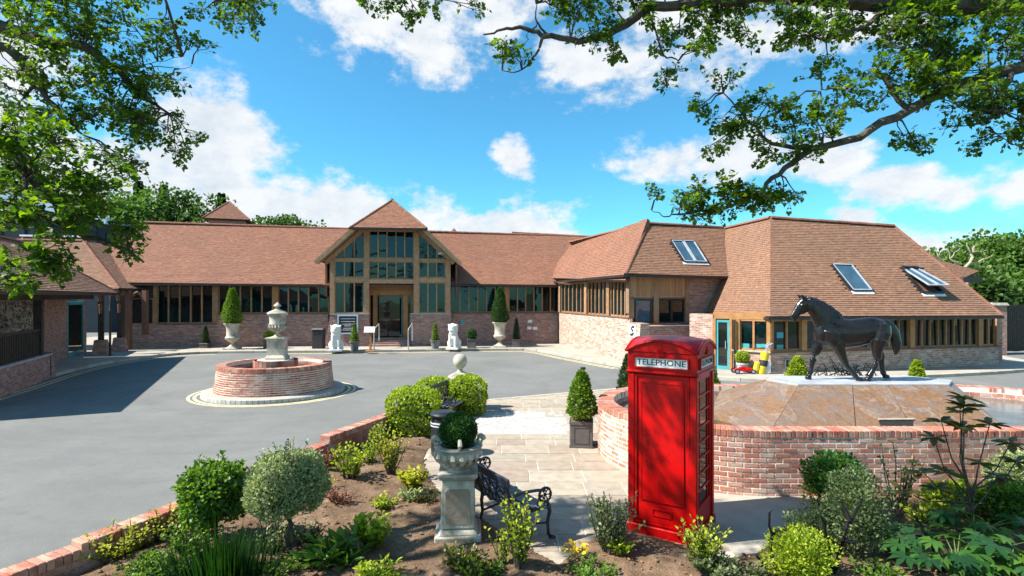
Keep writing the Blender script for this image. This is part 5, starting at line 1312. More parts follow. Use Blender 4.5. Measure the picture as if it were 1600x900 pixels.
# ---------------------------------------------------------------- brick enclosure round the plinth
enc = thing('planter_wall', 'long rounded brick enclosure wall round the stone plinth', 'wall', (6.6, 10.35, 0), world=True)
RIM = 1.0
def stadium(s_, r_):
    """point and outward direction at arc length s_ (measured on radius SR), from the left tip, counter to the clock: left tip, front, right, back"""
    Ls = SX1 - SX0; q = math.pi * SR / 2; s_ = s_ % (4 * q + 2 * Ls)
    if s_ < q: a = math.pi + s_ / SR; c = SX0
    elif s_ < q + Ls: return Vector((SX0 + s_ - q, SY0 - r_, 0)), Vector((0, -1, 0))
    elif s_ < 3 * q + Ls: a = 1.5 * math.pi + (s_ - q - Ls) / SR; c = SX1
    elif s_ < 3 * q + 2 * Ls: return Vector((SX1 - (s_ - 3 * q - Ls), SY0 + r_, 0)), Vector((0, 1, 0))
    else: a = .5 * math.pi + (s_ - 3 * q - 2 * Ls) / SR; c = SX0
    d = Vector((math.cos(a), math.sin(a), 0)); return Vector((c, SY0, 0)) + d * r_, d
PER = 2 * math.pi * SR + 2 * (SX1 - SX0)
nseg = 150; cm = MB(); rings = [(SR + .0005, -.05), (SR + .0005, RIM - .01), (SR - .30, RIM - .01), (SR - .30, .3)]
vs = [stadium(PER * k / nseg, r_)[0] + Vector((0, 0, z)) for r_, z in rings for k in range(nseg)]
cm.add(vs, [(i * nseg + k, i * nseg + (k + 1) % nseg, (i + 1) * nseg + (k + 1) % nseg, (i + 1) * nseg + k) for i in range(3) for k in range(nseg)]); cm.build('mortar_core', M['mortar'], enc)
NB = round(PER / .225); NCs = 12; chh = (RIM - .11) / NCs
cand = []
for c in range(NCs):
    for k in range(NB):
        s_ = PER * (k + .5 * (c % 2)) / NB; p, d = stadium(s_, SR); z = c * chh
        vis = p.x > 1.5 and ((p.y < 10.6 and d.y < .2) or d.x < -.5)
        q = p.copy(); dist = q.length; X_ = q.x / q.y; inview = X_ < .95 and -d.dot(q.normalized()) > -.02
        cand.append((0 if (vis and inview) else 1, dist, s_, z))
cand.sort()
brick_me2 = MB().box(-.103, .103, .0, .055, .008, chh - .008)
BRK = brick_me2.mesh('brick', M['brick'], bevel=.004); rest = MB()
for i, (v, dist, s_, z) in enumerate(cand):
    p, d = stadium(s_, SR); t = Vector((-d.y, d.x, 0)); Mx = Matrix.Identity(4); Mx.col[0][:3] = t; Mx.col[1][:3] = -d; Mx.col[2][:3] = (0, 0, 1); Mx.col[3][:3] = p + d * (.0055 + random.uniform(-.003, .004)) + Vector((0, 0, z))
    if i < 300:
        o = link('brick', BRK, enc); o.matrix_basis = Mx
    else: rest.box(-.103, .103, .0, .055, .008, chh - .008, Mx, random.random())
ro = rest.build('bricks_beyond', M['brick_joined'], enc); tag(ro, kind='stuff')
ncp = round(PER / .077); cop = MB().box(-.0345, .0345, -.012, .30, 0, .105).mesh('coping_brick', M['brick_red'], bevel=.006); rest = MB(); cc = []
for k in range(ncp):
    s_ = PER * k / ncp; p, d = stadium(s_, SR); cc.append((0 if (p.x / p.y < .96 and p.x > 1.2) else 1, p.length, s_))
cc.sort()
for i, (v, dist, s_) in enumerate(cc):
    p, d = stadium(s_, SR); t = Vector((-d.y, d.x, 0)); Mx = Matrix.Identity(4); Mx.col[0][:3] = t; Mx.col[1][:3] = -d; Mx.col[2][:3] = (0, 0, 1); Mx.col[3][:3] = p + d * random.uniform(-.004, .004) + Vector((0, 0, RIM - .105 + random.uniform(-.003, .003)))
    if i < 290: o = link('coping_brick', cop, enc); o.matrix_basis = Mx
    else: rest.box(-.0345, .0345, -.012, .30, 0, .105, Mx, random.random())
ro = rest.build('coping_beyond', M['brick_joined'], enc); tag(ro, kind='stuff')
# inner face bricks of the far side
inn = MB()
for c in range(7):
    for k in range(NB):
        s_ = PER * (k + .5 * (c % 2)) / NB; p, d = stadium(s_, SR - .30)
        if d.y > .1 or d.x > .3 or d.x < -.3:
            t = Vector((-d.y, d.x, 0)); Mx = Matrix.Identity(4); Mx.col[0][:3] = t; Mx.col[1][:3] = -d; Mx.col[2][:3] = (0, 0, 1); Mx.col[3][:3] = p + Vector((0, 0, .37 + c * chh)); f_ = (1 if abs(d.y) > .99 else (SR - .3) / SR)
            inn.box(-.106 * f_, .106 * f_, -.02, .008, .005, chh - .005, Mx, random.random())
io = inn.build('inner_bricks', M['brick_joined'], enc); tag(io, kind='stuff')
wv = MB(); vs = [stadium(PER * k / 96, SR - .29)[0] + Vector((0, 0, .78)) for k in range(96)]; wv.add(vs, [tuple(range(96))]); pool = wv.build('pool_water', M['water']); tag(pool, 'still pale water lying in the brick enclosure', 'water', kind='structure')
# ================================================================ TELEPHONE BOX
tb = thing('telephone_box', 'red cast iron telephone box beside the stone paving', 'telephone box', (2.06, 7.1, 0.0), rz=R(-33))
hw_ = .43; mbx = MB()
mbx.box(-hw_ - .015, hw_ + .015, -hw_ - .015, hw_ + .015, 0, .14); mbx.build('base', M['red'], tb, bevel=.01)
# corner pillars
for sx in (-1, 1):
    for sy in (-1, 1): MB().box(min(sx * hw_, sx * (hw_ - .09)), max(sx * hw_, sx * (hw_ - .09)), min(sy * hw_, sy * (hw_ - .09)), max(sy * hw_, sy * (hw_ - .09)), .14, 2.03).build('corner_post', M['red'], tb, bevel=.012)
# solid back panel towards the camera, with raised and sunk mouldings
bp_ = MB(); bp_.box(-hw_ + .09, hw_ - .09, -hw_ + .035, -hw_ + .06, .14, 2.03); bpo = bp_.build('back_panel', M['red'], tb)
def rect_mould(x0, x1, z0, z1, y, w, d):
    m = MB(); m.box(x0, x1, y - d, y, z0, z0 + w); m.box(x0, x1, y - d, y, z1 - w, z1); m.box(x0, x0 + w, y - d, y, z0 + w, z1 - w); m.box(x1 - w, x1, y - d, y, z0 + w, z1 - w); return m
yb = -hw_ + .035
rect_mould(-hw_ + .09, hw_ - .09, .15, 2.02, yb, .03, .022).build('outer_moulding', M['red'], bpo, bevel=.008)
rect_mould(-hw_ + .16, hw_ - .16, .44, 1.93, yb, .022, .016).build('inner_moulding', M['red'], bpo, bevel=.007)
MB().box(-hw_ + .18, hw_ - .18, yb - .010, yb, .46, 1.91).build('raised_field', M['red'], bpo, bevel=.005)
rect_mould(-.12, .12, .27, .36, yb, .012, .012).build('vent_frame', M['red'], bpo)
for k in range(4): MB().lathe([(.008, 0), (.006, .006), (.001, .008)], 8, M=Matrix.Translation((-.08 + .16 * (k % 2), yb - .010, .98 + .09 * (k // 2))) @ Matrix.Rotation(R(90), 4, 'X')).build('bolt', M['red'], bpo)
# glazed sides: right, left and far (door)
for side, (ang_, nm) in enumerate(((R(90), 'glazed_side'), (R(-90), 'glazed_side'), (R(180), 'door'))):
    Ms = Matrix.Rotation(ang_, 4, 'Z'); fr = MB()
    fr.box(-hw_ + .09, hw_ - .09, -hw_ + .02, -hw_ + .06, .14, .42, Ms); fr.box(-hw_ + .09, hw_ - .09, -hw_ + .02, -hw_ + .06, 1.96, 2.03, Ms)
    fr.box(-hw_ + .09, -hw_ + .15, -hw_ + .02, -hw_ + .06, .42, 1.96, Ms); fr.box(hw_ - .15, hw_ - .09, -hw_ + .02, -hw_ + .06, .42, 1.96, Ms)
    w = fr.build(nm, M['red'], tb, bevel=.006)
    for k in range(1, 8): MB().box(-hw_ + .15, hw_ - .15, -hw_ + .025, -hw_ + .055, .42 + 1.54 * k / 8 - .010, .42 + 1.54 * k / 8 + .010, Ms).build('glazing_bar', M['red'], w)
    for x in (-.19, .19): MB().box(x - .009, x + .009, -hw_ + .0255, -hw_ + .0545, .42, 1.96, Ms).build('glazing_bar', M['red'], w)
    for k in range(8):
        for x0, x1 in ((-hw_ + .15, -.199), (-.181, .181), (.199, hw_ - .15)): MB().box(x0, x1, -hw_ + .038, -hw_ + .042, .42 + 1.54 * k / 8 + .010, .42 + 1.54 * (k + 1) / 8 - .010, Ms).build('pane', M['glass_clear'], w)
    if nm == 'door': MB().tube([Ms @ Vector((.2, -hw_ - .03, .95)), Ms @ Vector((.2, -hw_ - .03, 1.1))], .012, 6).build('handle', M['lead'], w)
MB().box(-hw_ + .05, hw_ - .05, -hw_ + .05, hw_ - .05, .14, .15).build('floor', M['concrete'], tb)
# entablature, pediments with segmental tops, sign strips
en = MB(); en.box(-hw_ - .0, hw_ + .0, -hw_ - .0, hw_ + .0, 2.031, 2.30); en.build('entablature', M['red'], tb, bevel=.008)
en = MB(); en.box(-hw_ - .02, hw_ + .02, -hw_ - .02, hw_ + .02, 2.032, 2.065); en.build('cornice', M['red'], tb, bevel=.01)
for k in range(4):
    Ms = Matrix.Rotation(R(90) * k, 4, 'Z')
    # segmental pediment
    seg = [(-hw_, 2.298)] + [(hw_ * math.sin(a), 2.298 + .135 * (math.cos(a * .0) * (1 - (math.sin(a)) ** 2))) for a in [R(-90 + 180 * i / 16) for i in range(17)]] + [(hw_, 2.298)]
    pm_ = MB(); n = len(seg); vs = [Ms @ Vector((x, -hw_ - .012, z)) for x, z in seg] + [Ms @ Vector((x, -hw_ + .05, z)) for x, z in seg]
    pm_.add(vs, [tuple(range(n)), tuple(range(n, 2 * n))[::-1]] + [(i, n + i, n + i + 1, i + 1) for i in range(n - 1)])
    pm_.build('pediment', M['red'], tb)
    arc = [Ms @ Vector((x * 1.02, -hw_ - .018, z + .008)) for x, z in seg[1:-1]]
    MB().tube(arc, .019, 8).build('pediment_moulding', M['red'], tb, smooth=True)
    sf = MB(); sf.box(-.34, .34, -hw_ - .028, -hw_ + .0, 2.10, 2.115, Ms); sf.box(-.34, .34, -hw_ - .028, -hw_, 2.225, 2.24, Ms); sf.box(-.34, -.325, -hw_ - .028, -hw_, 2.115, 2.225, Ms); sf.box(.325, .34, -hw_ - .028, -hw_, 2.115, 2.225, Ms); sgo = sf.build('sign_frame', M['red'], tb)
    MB().box(-.325, .325, -hw_ - .010, -hw_ - .004, 2.115, 2.225, Ms).build('sign_glass', M['sign_white'], sgo)
    tt = text_part('TELEPHONE', .098, M['ink'], sgo, (0, 0, 0), (0, 0, 0), .0015); bpy.context.view_layer.update(); tt.matrix_basis = Ms @ Matrix.Translation((0, -hw_ - .013, 2.172)) @ Matrix.Rotation(R(90), 4, 'X') @ Matrix.Diagonal((.605 / max(tt.dimensions.x, .01), 1.0, 1, 1))
    # crown emblem
    cr = MB(); y_ = -hw_ - .016; cr.box(-.04, .04, y_ - .012, y_ + .01, 2.265, 2.28, Ms)
    for q in range(5):
        x = -.04 + .02 * q; cr.tube([Ms @ Vector((x, y_, 2.28)), Ms @ Vector((x * 1.35, y_ - .004, 2.312)), Ms @ Vector((x * .7, y_, 2.345 - abs(x) * .4))], [.007, .008, .004], 6)
    cr.lathe([(.001, -.009), (.009, 0), (.001, .009)], 8, M=Ms @ Matrix.Translation((0, y_, 2.355))); cr.build('crown_emblem', M['red'], tb, smooth=True)
# sail dome
nd = 20; vs = []; 
for j in range(nd + 1):
    for i in range(nd + 1):
        x, y = -1 + 2 * i / nd, -1 + 2 * j / nd; z = 2.30 + .135 * (1 - x * x) + .135 * (1 - y * y) - .10 * (1 - x * x) * (1 - y * y); vs.append((x * (hw_ + .012), y * (hw_ + .012), z + .012))
dm = MB(); dm.add(vs, [(j * (nd + 1) + i, j * (nd + 1) + i + 1, (j + 1) * (nd + 1) + i + 1, (j + 1) * (nd + 1) + i) for j in range(nd) for i in range(nd)]); dm.build('dome', M['red'], tb, smooth=True)

# ================================================================ PAVING
LMIT = (Vector((-1.05, 15.55)), Vector((3.9, 17.9)))
pave = MB(); pv_poly = [(-1.9, 5.8), (5.0, 5.8), (5.0, 9), (4.2, 18.05), (-1.05, 15.55), (-1.9, 12)]
pave.add([(x, y, .016) for x, y in pv_poly], [tuple(range(6))]); pvo = pave.build('paving', M['joint']); tag(pvo, 'buff stone flag paving between the flower beds', 'paving', kind='structure')
def half_plane(poly, a, b):
    out = []
    for j in range(len(poly)):
        p, q = poly[j], poly[(j + 1) % len(poly)]; sp = (b[0] - a[0]) * (p[1] - a[1]) - (b[1] - a[1]) * (p[0] - a[0]); sq_ = (b[0] - a[0]) * (q[1] - a[1]) - (b[1] - a[1]) * (q[0] - a[0])
        if sp <= 0: out.append(p)
        if sp * sq_ < 0: t = sp / (sp - sq_); out.append((p[0] + (q[0] - p[0]) * t, p[1] + (q[1] - p[1]) * t))
    return out
r_ = random.Random(21); y = 5.9; sett_zone = (-1.2, 1.25, 11.9, 14.2)
while y < 18.2:
    dy = r_.choice((.45, .5, .6, .6)); x = -2.0 + r_.uniform(0, .5)
    while x < 4.6:
        dx = r_.choice((.45, .6, .75, .9, .9)); cx, cy = x + dx / 2, y + dy / 2
        q = [(x + .010, y + .010), (x + dx - .010, y + .010), (x + dx - .010, y + dy - .010), (x + .010, y + dy - .010)]
        q = half_plane(q, LMIT[0], LMIT[1])
        ins = (cx - SX0) ** 2 + (cy - SY0) ** 2 < (SR - .3) ** 2 or (cx > SX0 and abs(cy - SY0) < SR - .3)
        onpath = cy < 9.6 and cx > 2.6
        if len(q) >= 3 and not ins and not onpath and not (sett_zone[0] < cx < sett_zone[1] and sett_zone[2] < cy < sett_zone[3]) and not (cx < -1.75 and cy < 11.5) and not (cy < 6.2 and cx > 1.2):
            mb = MB(); mb.prism(q, .0, .023 + r_.uniform(-.003, .003)); mb.build('paving_slab', M['slab'], pvo)
        x += dx
    y += dy
st = MB(); yy = sett_zone[2] + .05
while yy < sett_zone[3]:
    xx = sett_zone[0] + r_.uniform(0, .06)
    while xx < sett_zone[1]:
        w_ = r_.uniform(.085, .13); z_ = .022 + r_.uniform(-.003, .006); st.box(xx, xx + w_ - .012, yy, yy + .09, 0, z_, None, r_.random(), (.006, .006)); xx += w_
    yy += .10
so = st.build('granite_setts', M['setts'], pvo); tag(so, kind='stuff')
d_ = (LMIT[1] - LMIT[0]); Lk = d_.length; d_.normalize(); ke = MB().box(-.295, .295, 0.0, .16, -.02, .034).mesh('edge_stone', M['kerb'], bevel=.008); x = .3
while x < Lk: o = link('edge_stone', ke, pvo); p = LMIT[0] + d_ * x; o.location = (p.x, p.y, 0); o.rotation_euler = (0, 0, math.atan2(d_.y, d_.x)); x += .6
# concrete path that bends round the box
cp = MB(); cpoly = [(2.55, 5.7), (3.3, 5.9), (4.3, 7.2), (5.2, 8.2), (4.0, 8.9), (2.6, 9.4), (2.55, 7.0)]; cp.prism(cpoly, 0, .030); cpo = cp.build('concrete_path', M['concrete']); tag(cpo, 'pale concrete path between telephone box and brick enclosure', 'path', kind='structure')

# ================================================================ BEDS
BED = [(-5.1, 4.6), (-4.75, 5.6), (-4.2, 7.1), (-3.75, 8.5), (-3.2, 10.0), (-2.55, 11.4), (-2.15, 12.8), (-1.7, 14.3), (-1.15, 15.3), (-.95, 14.3), (-1.1, 13.3), (-1.5, 11.3), (-1.62, 10.3), (-1.36, 9.1), (-1.03, 8.24), (-.55, 7.6), (-.02, 6.8), (.52, 6.12), (.98, 6.75), (1.4, 7.15), (1.65, 6.9), (2.15, 6.5), (2.45, 6.25), (2.85, 6.4), (3.6, 7.15), (4.3, 7.75), (4.7, 8.2), (9.6, 8.2), (9.6, 4.2), (-5.1, 4.2)]
def in_poly(x, y, P):
    c = False; j = len(P) - 1
    for i in range(len(P)):
        if (P[i][1] > y) != (P[j][1] > y) and x < (P[j][0] - P[i][0]) * (y - P[i][1]) / (P[j][1] - P[i][1]) + P[i][0]: c = not c
        j = i
    return c
def seg_d(x, y, P):
    best = 9
    for i in range(len(P)):
        a, b = P[i], P[(i + 1) % len(P)]; ex, ey = b[0] - a[0], b[1] - a[1]; t = max(0, min(1, ((x - a[0]) * ex + (y - a[1]) * ey) / (ex * ex + ey * ey + 1e-9))); best = min(best, math.hypot(x - a[0] - ex * t, y - a[1] - ey * t))
    return best
from mathutils import noise as mnoise
def soil_h(x, y):
    d = seg_d(x, y, BED); k = min(1, d / .3)
    if not in_poly(x, y, BED): return -.05
    n = mnoise.noise(Vector((x * 2.2, y * 2.2, 0))) * .035 + mnoise.noise(Vector((x * 7, y * 7, 3))) * .022 + mnoise.noise(Vector((x * 19, y * 19, 9))) * .010
    return .02 + k * (.085 + n)
st_ = .055; xs = np.arange(-5.2, 9.7, st_); ys = np.concatenate([np.arange(4.2, 8.6, st_), np.arange(8.6, 15.4, st_ * 1.6)]); idx = {}; vs = []; fs = []
inside = {}
for j, y in enumerate(ys):
    for i, x in enumerate(xs):
        if in_poly(x, y, BED): inside[(i, j)] = 1
need = set()
for (i, j) in inside:
    for di in (-1, 0, 1):
        for dj in (-1, 0, 1): need.add((i + di, j + dj))
for (i, j) in need:
    if 0 <= i < len(xs) and 0 <= j < len(ys):
        idx[(i, j)] = len(vs); vs.append((xs[i], ys[j], soil_h(xs[i], ys[j]) if (i, j) in inside else -.03))
for (i, j) in idx:
    q = [(i, j), (i + 1, j), (i + 1, j + 1), (i, j + 1)]
    if all(k in idx for k in q) and any(k in inside for k in q): fs.append(tuple(idx[k] for k in q))
sb = MB(); sb.add(vs, fs); sbo = sb.build('soil_bed', M['soil'], smooth=True); tag(sbo, 'raked brown soil of the planted beds', 'soil', kind='structure')
# clods and fallen leaves
cl = MB(); r_ = random.Random(4)
for k in range(1500):
    x, y = r_.uniform(-4.6, 9.2), r_.uniform(5.2, 13.5)
    if not in_poly(x, y, BED): continue
    s_ = r_.uniform(.008, .030) * (1.0 if r_.random() < .9 else 1.6); z = soil_h(x, y); Mx = Matrix.Translation((x, y, z + s_ * .2)) @ Matrix.Rotation(r_.uniform(0, 6), 4, 'Z') @ Matrix.Rotation(r_.uniform(-.5, .5), 4, 'X') @ Matrix.Diagonal((s_ * r_.uniform(.8, 1.5), s_, s_ * .7, 1))
    cl.lathe([(.5, -.8), (1, -.1), (.7, .6), (.05, .9)], 6, M=Mx)
co = cl.build('soil_clods', M['soil']); tag(co, 'small clods of earth scattered over the beds', 'soil', kind='stuff')
n = 900; P = []; 
while len(P) < n:
    x, y = r_.uniform(-4.5, 9), r_.uniform(5.2, 12)
    if in_poly(x, y, BED): P.append((x, y, soil_h(x, y) + .012))
lo = link('fallen_leaves', leaves_mesh('fallen_leaves', np.array(P), np.array([(r_.uniform(-1, 1), r_.uniform(-1, 1), r_.uniform(-.1, .2)) for _ in P]), .045, 'oval', M['dry_leaf'], None, None, .3)); tag(lo, 'dry brown leaves fallen on the soil', 'leaves', kind='stuff')

# edging wall along the road: stepped lengths of brick on edge over stretcher courses
ed = thing('edging_wall', 'low stepped red brick edging wall between road and flower bed', 'wall', (-4.0, 7.5, 0), world=True)
EL = smooth_line([(-5.35, 3.6), (-4.95, 5.3), (-4.52, 6.2), (-4.18, 7.1), (-3.75, 8.4), (-3.3, 9.8), (-2.75, 11.2), (-2.3, 12.6), (-1.75, 14.2)], 8); ac = [0.0]
for a, b in zip(EL, EL[1:]): ac.append(ac[-1] + (b - a).length)
def lvl(s_):
    p, _ = along(EL, ac, s_); return .30 if p.y < 5.9 else .36 if p.y < 7.15 else .40 if p.y < 9.75 else .52
cpm = MB().box(-.0345, .0345, -.115, .115, -.105, 0).mesh('coping_brick', M['brick_red'], bevel=.006); fc_ = MB(); cr_ = MB(); s_ = .6
while s_ < ac[-1]:
    p, d = along(EL, ac, s_); z = lvl(s_); a = math.atan2(d.y, d.x); o = link('coping_brick', cpm, ed); o.matrix_basis = Matrix.Translation((p.x, p.y, z + random.uniform(-.004, .004))) @ Matrix.Rotation(a + random.uniform(-.02, .02), 4, 'Z')
    cr_.box(-.04, .04, -.095, .095, -.05, z - .1, Matrix.Translation((p.x, p.y, 0)) @ Matrix.Rotation(a, 4, 'Z')); s_ += .077
s_ = .6; k = 0
while s_ < ac[-1] - .1:
    for c in range(6):
        p, d = along(EL, ac, s_ + .112 * (c % 2)); z = lvl(s_) - .105 - .073 * (c + 1)
        if z < -.05: continue
        Mx = Matrix.Translation((p.x, p.y, 0)) @ Matrix.Rotation(math.atan2(d.y, d.x), 4, 'Z'); fc_.box(-.107, .107, -.104, .104, z + .005, z + .068, Mx, random.random())
    s_ += .225
cr_.build('mortar_core', M['mortar_dark'], ed); fo2 = fc_.build('wall_bricks', M['brick_joined'], ed); tag(fo2, kind='stuff')

# ================================================================ STANDING THINGS IN THE FOREGROUND
# urn on pedestal with box ball
pu = thing('pedestal_planter', 'tall stone pedestal with scrolled shell urn beside the bench', 'planter', (-.655, 6.72, .06), rz=R(4))
m = MB(); m.box(-.275, .275, -.275, .275, 0, .10); m.box(-.24, .24, -.24, .24, .10, .17, top=(.05, .05)); m.build('foot', M['stone'], pu, bevel=.012)
m = MB(); m.box(-.205, .205, -.205, .205, .17, .74, top=(.012, .012)); sh_ = m.build('shaft', M['stone_grey'], pu, bevel=.01)
for k in range(4):
    Ms = Matrix.Rotation(R(90 * k), 4, 'Z'); pts = [(-.12, .23), (.12, .23), (.15, .26), (.15, .61), (.12, .64), (-.12, .64), (-.15, .61), (-.15, .26)]
    pm_ = MB(); pm_.add([Ms @ Vector((x, -.2035 + (z - .17) * .021, z)) for x, z in pts] + [Ms @ Vector((x * .97, -.209 + (z - .17) * .021, z)) for x, z in pts], [tuple(range(8, 16))] + [(i, (i + 1) % 8, 8 + (i + 1) % 8, 8 + i) for i in range(8)]); pm_.build('sunk_panel', M['stone_brown'], sh_)
m = MB(); m.box(-.20, .20, -.20, .20, .742, .78, top=(-.03, -.03)); m.box(-.235, .235, -.235, .235, .78, .815); m.build('cornice', M['stone_grey'], pu, bevel=.008)
m = MB(); m.lathe([(.17, .815), (.17, .835), (.12, .85), (.10, .875), (.13, .89), (.20, .905), (.285, .955), (.32, 1.01), (.315, 1.05), (.29, 1.07), (.32, 1.085), (.36, 1.10), (.36, 1.115), (.27, 1.12), (.22, 1.07), (.001, 1.06)], 40); bwl = m.build('bowl', M['stone_grey'], pu, smooth=True); bwl.scale = (.82, .82, 1.0)
g = MB()
for k in range(16):
    a = 2 * math.pi * (k + .5) / 16; g.tube([(math.cos(a) * q, math.sin(a) * q, z) for q, z in ((.13, .892), (.225, .915), (.295, .96), (.328, 1.01), (.322, 1.05))], [.018, .035, .046, .05, .03], 7)
g.build('gadroons', M['stone_grey'], bwl, smooth=True)
for a in (R(5), R(185), R(95), R(275)):
    sc_ = MB(); d = Vector((math.cos(a), math.sin(a), 0)); sp = [Vector((0, 0, 1.12)) + d * (.33 + .055 * math.cos(t) * (1 - t / 14)) + Vector((0, 0, .05 + .055 * math.sin(t) * (1 - t / 14))) for t in [i * .6 for i in range(14)]]
    sc_.tube(sp, [.035 - .0015 * i for i in range(14)], 7); sc_.build('scroll', M['stone_grey'], bwl, smooth=True)
tb_ = thing('topiary_ball', 'small clipped dark green box ball in the shell urn', 'topiary', (-.655, 6.72, 1.16)); ball_bush(tb_, 'foliage', (0, 0, .19), (.22, .22, .215), 7500, .028, 'box_leaf', 'oval', .03, .9, -.9, 3)
m = MB(); m.lathe([(.2, -.01), (.001, 0.0)], 16); m.build('soil', M['soil'], tb_)

# litter bin
bn = thing('litter_bin', 'black round litter bin with silver bands near the hedge', 'bin', (gp(693, 712).x, gp(693, 712).y, 0.02))
m = MB(); m.lathe([(.22, 0), (.235, .03), (.235, .60), (.001, .60)], 32); m.build('body', M['black_metal'], bn, smooth=True)
for z in (.55, .60): m = MB(); m.lathe([(.236, z), (.242, z + .006), (.242, z + .02), (.236, z + .026)], 32); m.build('band', M['lead'], bn, smooth=True)
m = MB(); m.lathe([(.20, .601), (.20, .74), (.001, .74)], 24); m.build('inner_drum', M['dark'], bn)
for k in range(4): a = k * math.pi / 2 + .5; MB().bar((math.cos(a) * .225, math.sin(a) * .225, .62), (math.cos(a) * .225, math.sin(a) * .225, .76), .05, .02, (math.cos(a), math.sin(a), 0)).build('strut', M['black_metal'], bn)
m = MB(); m.lathe([(.235, .74), (.25, .75), (.25, .77), (.22, .80), (.14, .825), (.001, .835)], 32); m.build('lid', M['black_metal'], bn, smooth=True)

# benches: cast iron ends, slatted seat and back
def bench(label, loc, rz, Lb=1.6, mid=True):
    t = thing('park_bench', label, 'bench', loc, rz, 'cast iron benches on the paving')
    # local: x along the seat, y forward (the way one faces), back at y = -.25
    slats = [(-.16 + .095 * k, .415 - .012 * abs(k - 2)) for k in range(5)]
    for y, z in slats: MB().box(-Lb / 2, Lb / 2, y - .038, y + .038, z, z + .028).build('seat_slat', M['slat'], t, bevel=.006)
    MB().bar((-Lb / 2 - .04, -.35, .80), (Lb / 2 + .04, -.35, .80), .035, .11, (0, -.25, 1)).build('top_rail', M['slat'], t, bevel=.008)
    ends = [-Lb / 2 + .05, Lb / 2 - .05] + ([0.0] if mid else [])
    for x in ends:
        en_ = MB()
        en_.tube([(x, .33, .0), (x, .27, .06), (x, .255, .2), (x, .29, .33), (x, .27, .41)], [.03, .022, .022, .024, .026], 8)
        en_.tube([(x, -.36, .0), (x, -.28, .06), (x, -.235, .2), (x, -.25, .34), (x, -.235, .42), (x, -.30, .62), (x, -.35, .84)], [.03, .022, .022, .024, .026, .022, .018], 8)
        en_.tube([(x, -.24, .405), (x, 0, .385), (x, .27, .405)], .02, 6); en_.tube([(x, -.245, .2), (x, 0, .24), (x, .262, .2)], .014, 6)
        for yy in (.33, -.36): en_.lathe([(.045, 0), (.04, .02), (.02, .035)], 10, (x, yy, 0))
        ir = en_.build('iron_end', M['black_metal'], t, smooth=True)
        if x != 0.0:
            arm = MB(); arm.tube([(x, -.29, .6), (x, -.1, .63), (x, .1, .62), (x, .22, .60)], .020, 8)
            arm.tube([(x, .22 + .085 * math.cos(a), .545 + .085 * math.sin(a)) for a in [i * math.pi / 10 for i in range(21)]], .017, 7, cap=False)
            for k in range(6): a = k * math.pi / 3; arm.tube([(x, .22, .545), (x, .22 + .08 * math.cos(a), .545 + .08 * math.sin(a))], .009, 5)
            arm.tube([(x, .25, .47), (x, .27, .42)], .02, 6)
            arm.tube([(x, .16 + .06 * math.cos(a), .47 + .06 * math.sin(a)) for a in [i * math.pi / 8 for i in range(17)]], .011, 6, cap=False); arm.build('arm_rest', M['black_metal'], t, smooth=True)
    # scrollwork panel of the back
    sc_ = MB(); n = int(Lb / .2)
    for k in range(n):
        cx = -Lb / 2 + .1 + (Lb - .2) * (k + .5) / n
        for q, (dz, rr_) in enumerate(((.52, .055), (.645, .062))):
            f = (dz - .42) / .42; y = -.24 - .11 * f; sc_.tube([(cx + rr_ * math.cos(a), y - .02 * math.sin(a), dz + rr_ * math.sin(a)) for a in [i * math.pi / 7 for i in range(15)]], .009, 5, cap=False)
        sc_.tube([(cx - .09, -.24, .44), (cx - .02, -.27, .52), (cx + .03, -.3, .64), (cx + .1, -.335, .74)], .009, 5); sc_.tube([(cx + .09, -.24, .44), (cx + .02, -.27, .52), (cx - .03, -.3, .64), (cx - .1, -.335, .74)], .009, 5)
    sc_.build('back_scrollwork', M['black_metal'], t, smooth=True)
    return t
M['slat'] = pmat('slat', (.020, .028, .045), (.045, .058, .085), 6, .42, .2, 50, spec=.6)
dL = Vector((-.53, .848)); nF = Vector((.848, .53)); nearc = Vector((.42, 6.72)); ctr = nearc + dL * .75 - nF * .24
bench('dark iron bench seen from behind, beside the pedestal urn', (ctr.x, ctr.y, .025), math.atan2(nF.y, nF.x) - R(90), 1.6)
b2 = gp(722, 655); bench('dark iron bench end showing beyond the round litter bin', (b2.x - .25, b2.y - .1, .02), math.atan2(-.25, .97) - R(90) + 0.0, 1.2, False)

# ball finial pillar
bf = thing('ball_finial', 'stone ball finial on low pillar behind the clipped hedge', 'finial', (at(719, 590, 14.6).x, 14.6, 0))
m = MB(); m.box(-.26, .26, -.26, .26, 0, .80); m.build('pillar', M['brick_sunny'], bf); m = MB(); m.box(-.34, .34, -.34, .34, .80, .86); m.box(-.32, .32, -.32, .32, .86, .98, top=(.20, .20)); m.build('cap', M['stone'], bf, bevel=.01)
m = MB(); m.lathe([(.11, .98), (.075, 1.02), (.06, 1.07), (.10, 1.10), (.11, 1.12), (.15, 1.16), (.185, 1.25), (.185, 1.32), (.15, 1.41), (.08, 1.46), (.001, 1.475)], 24); m.build('ball', M['stone'], bf, smooth=True)

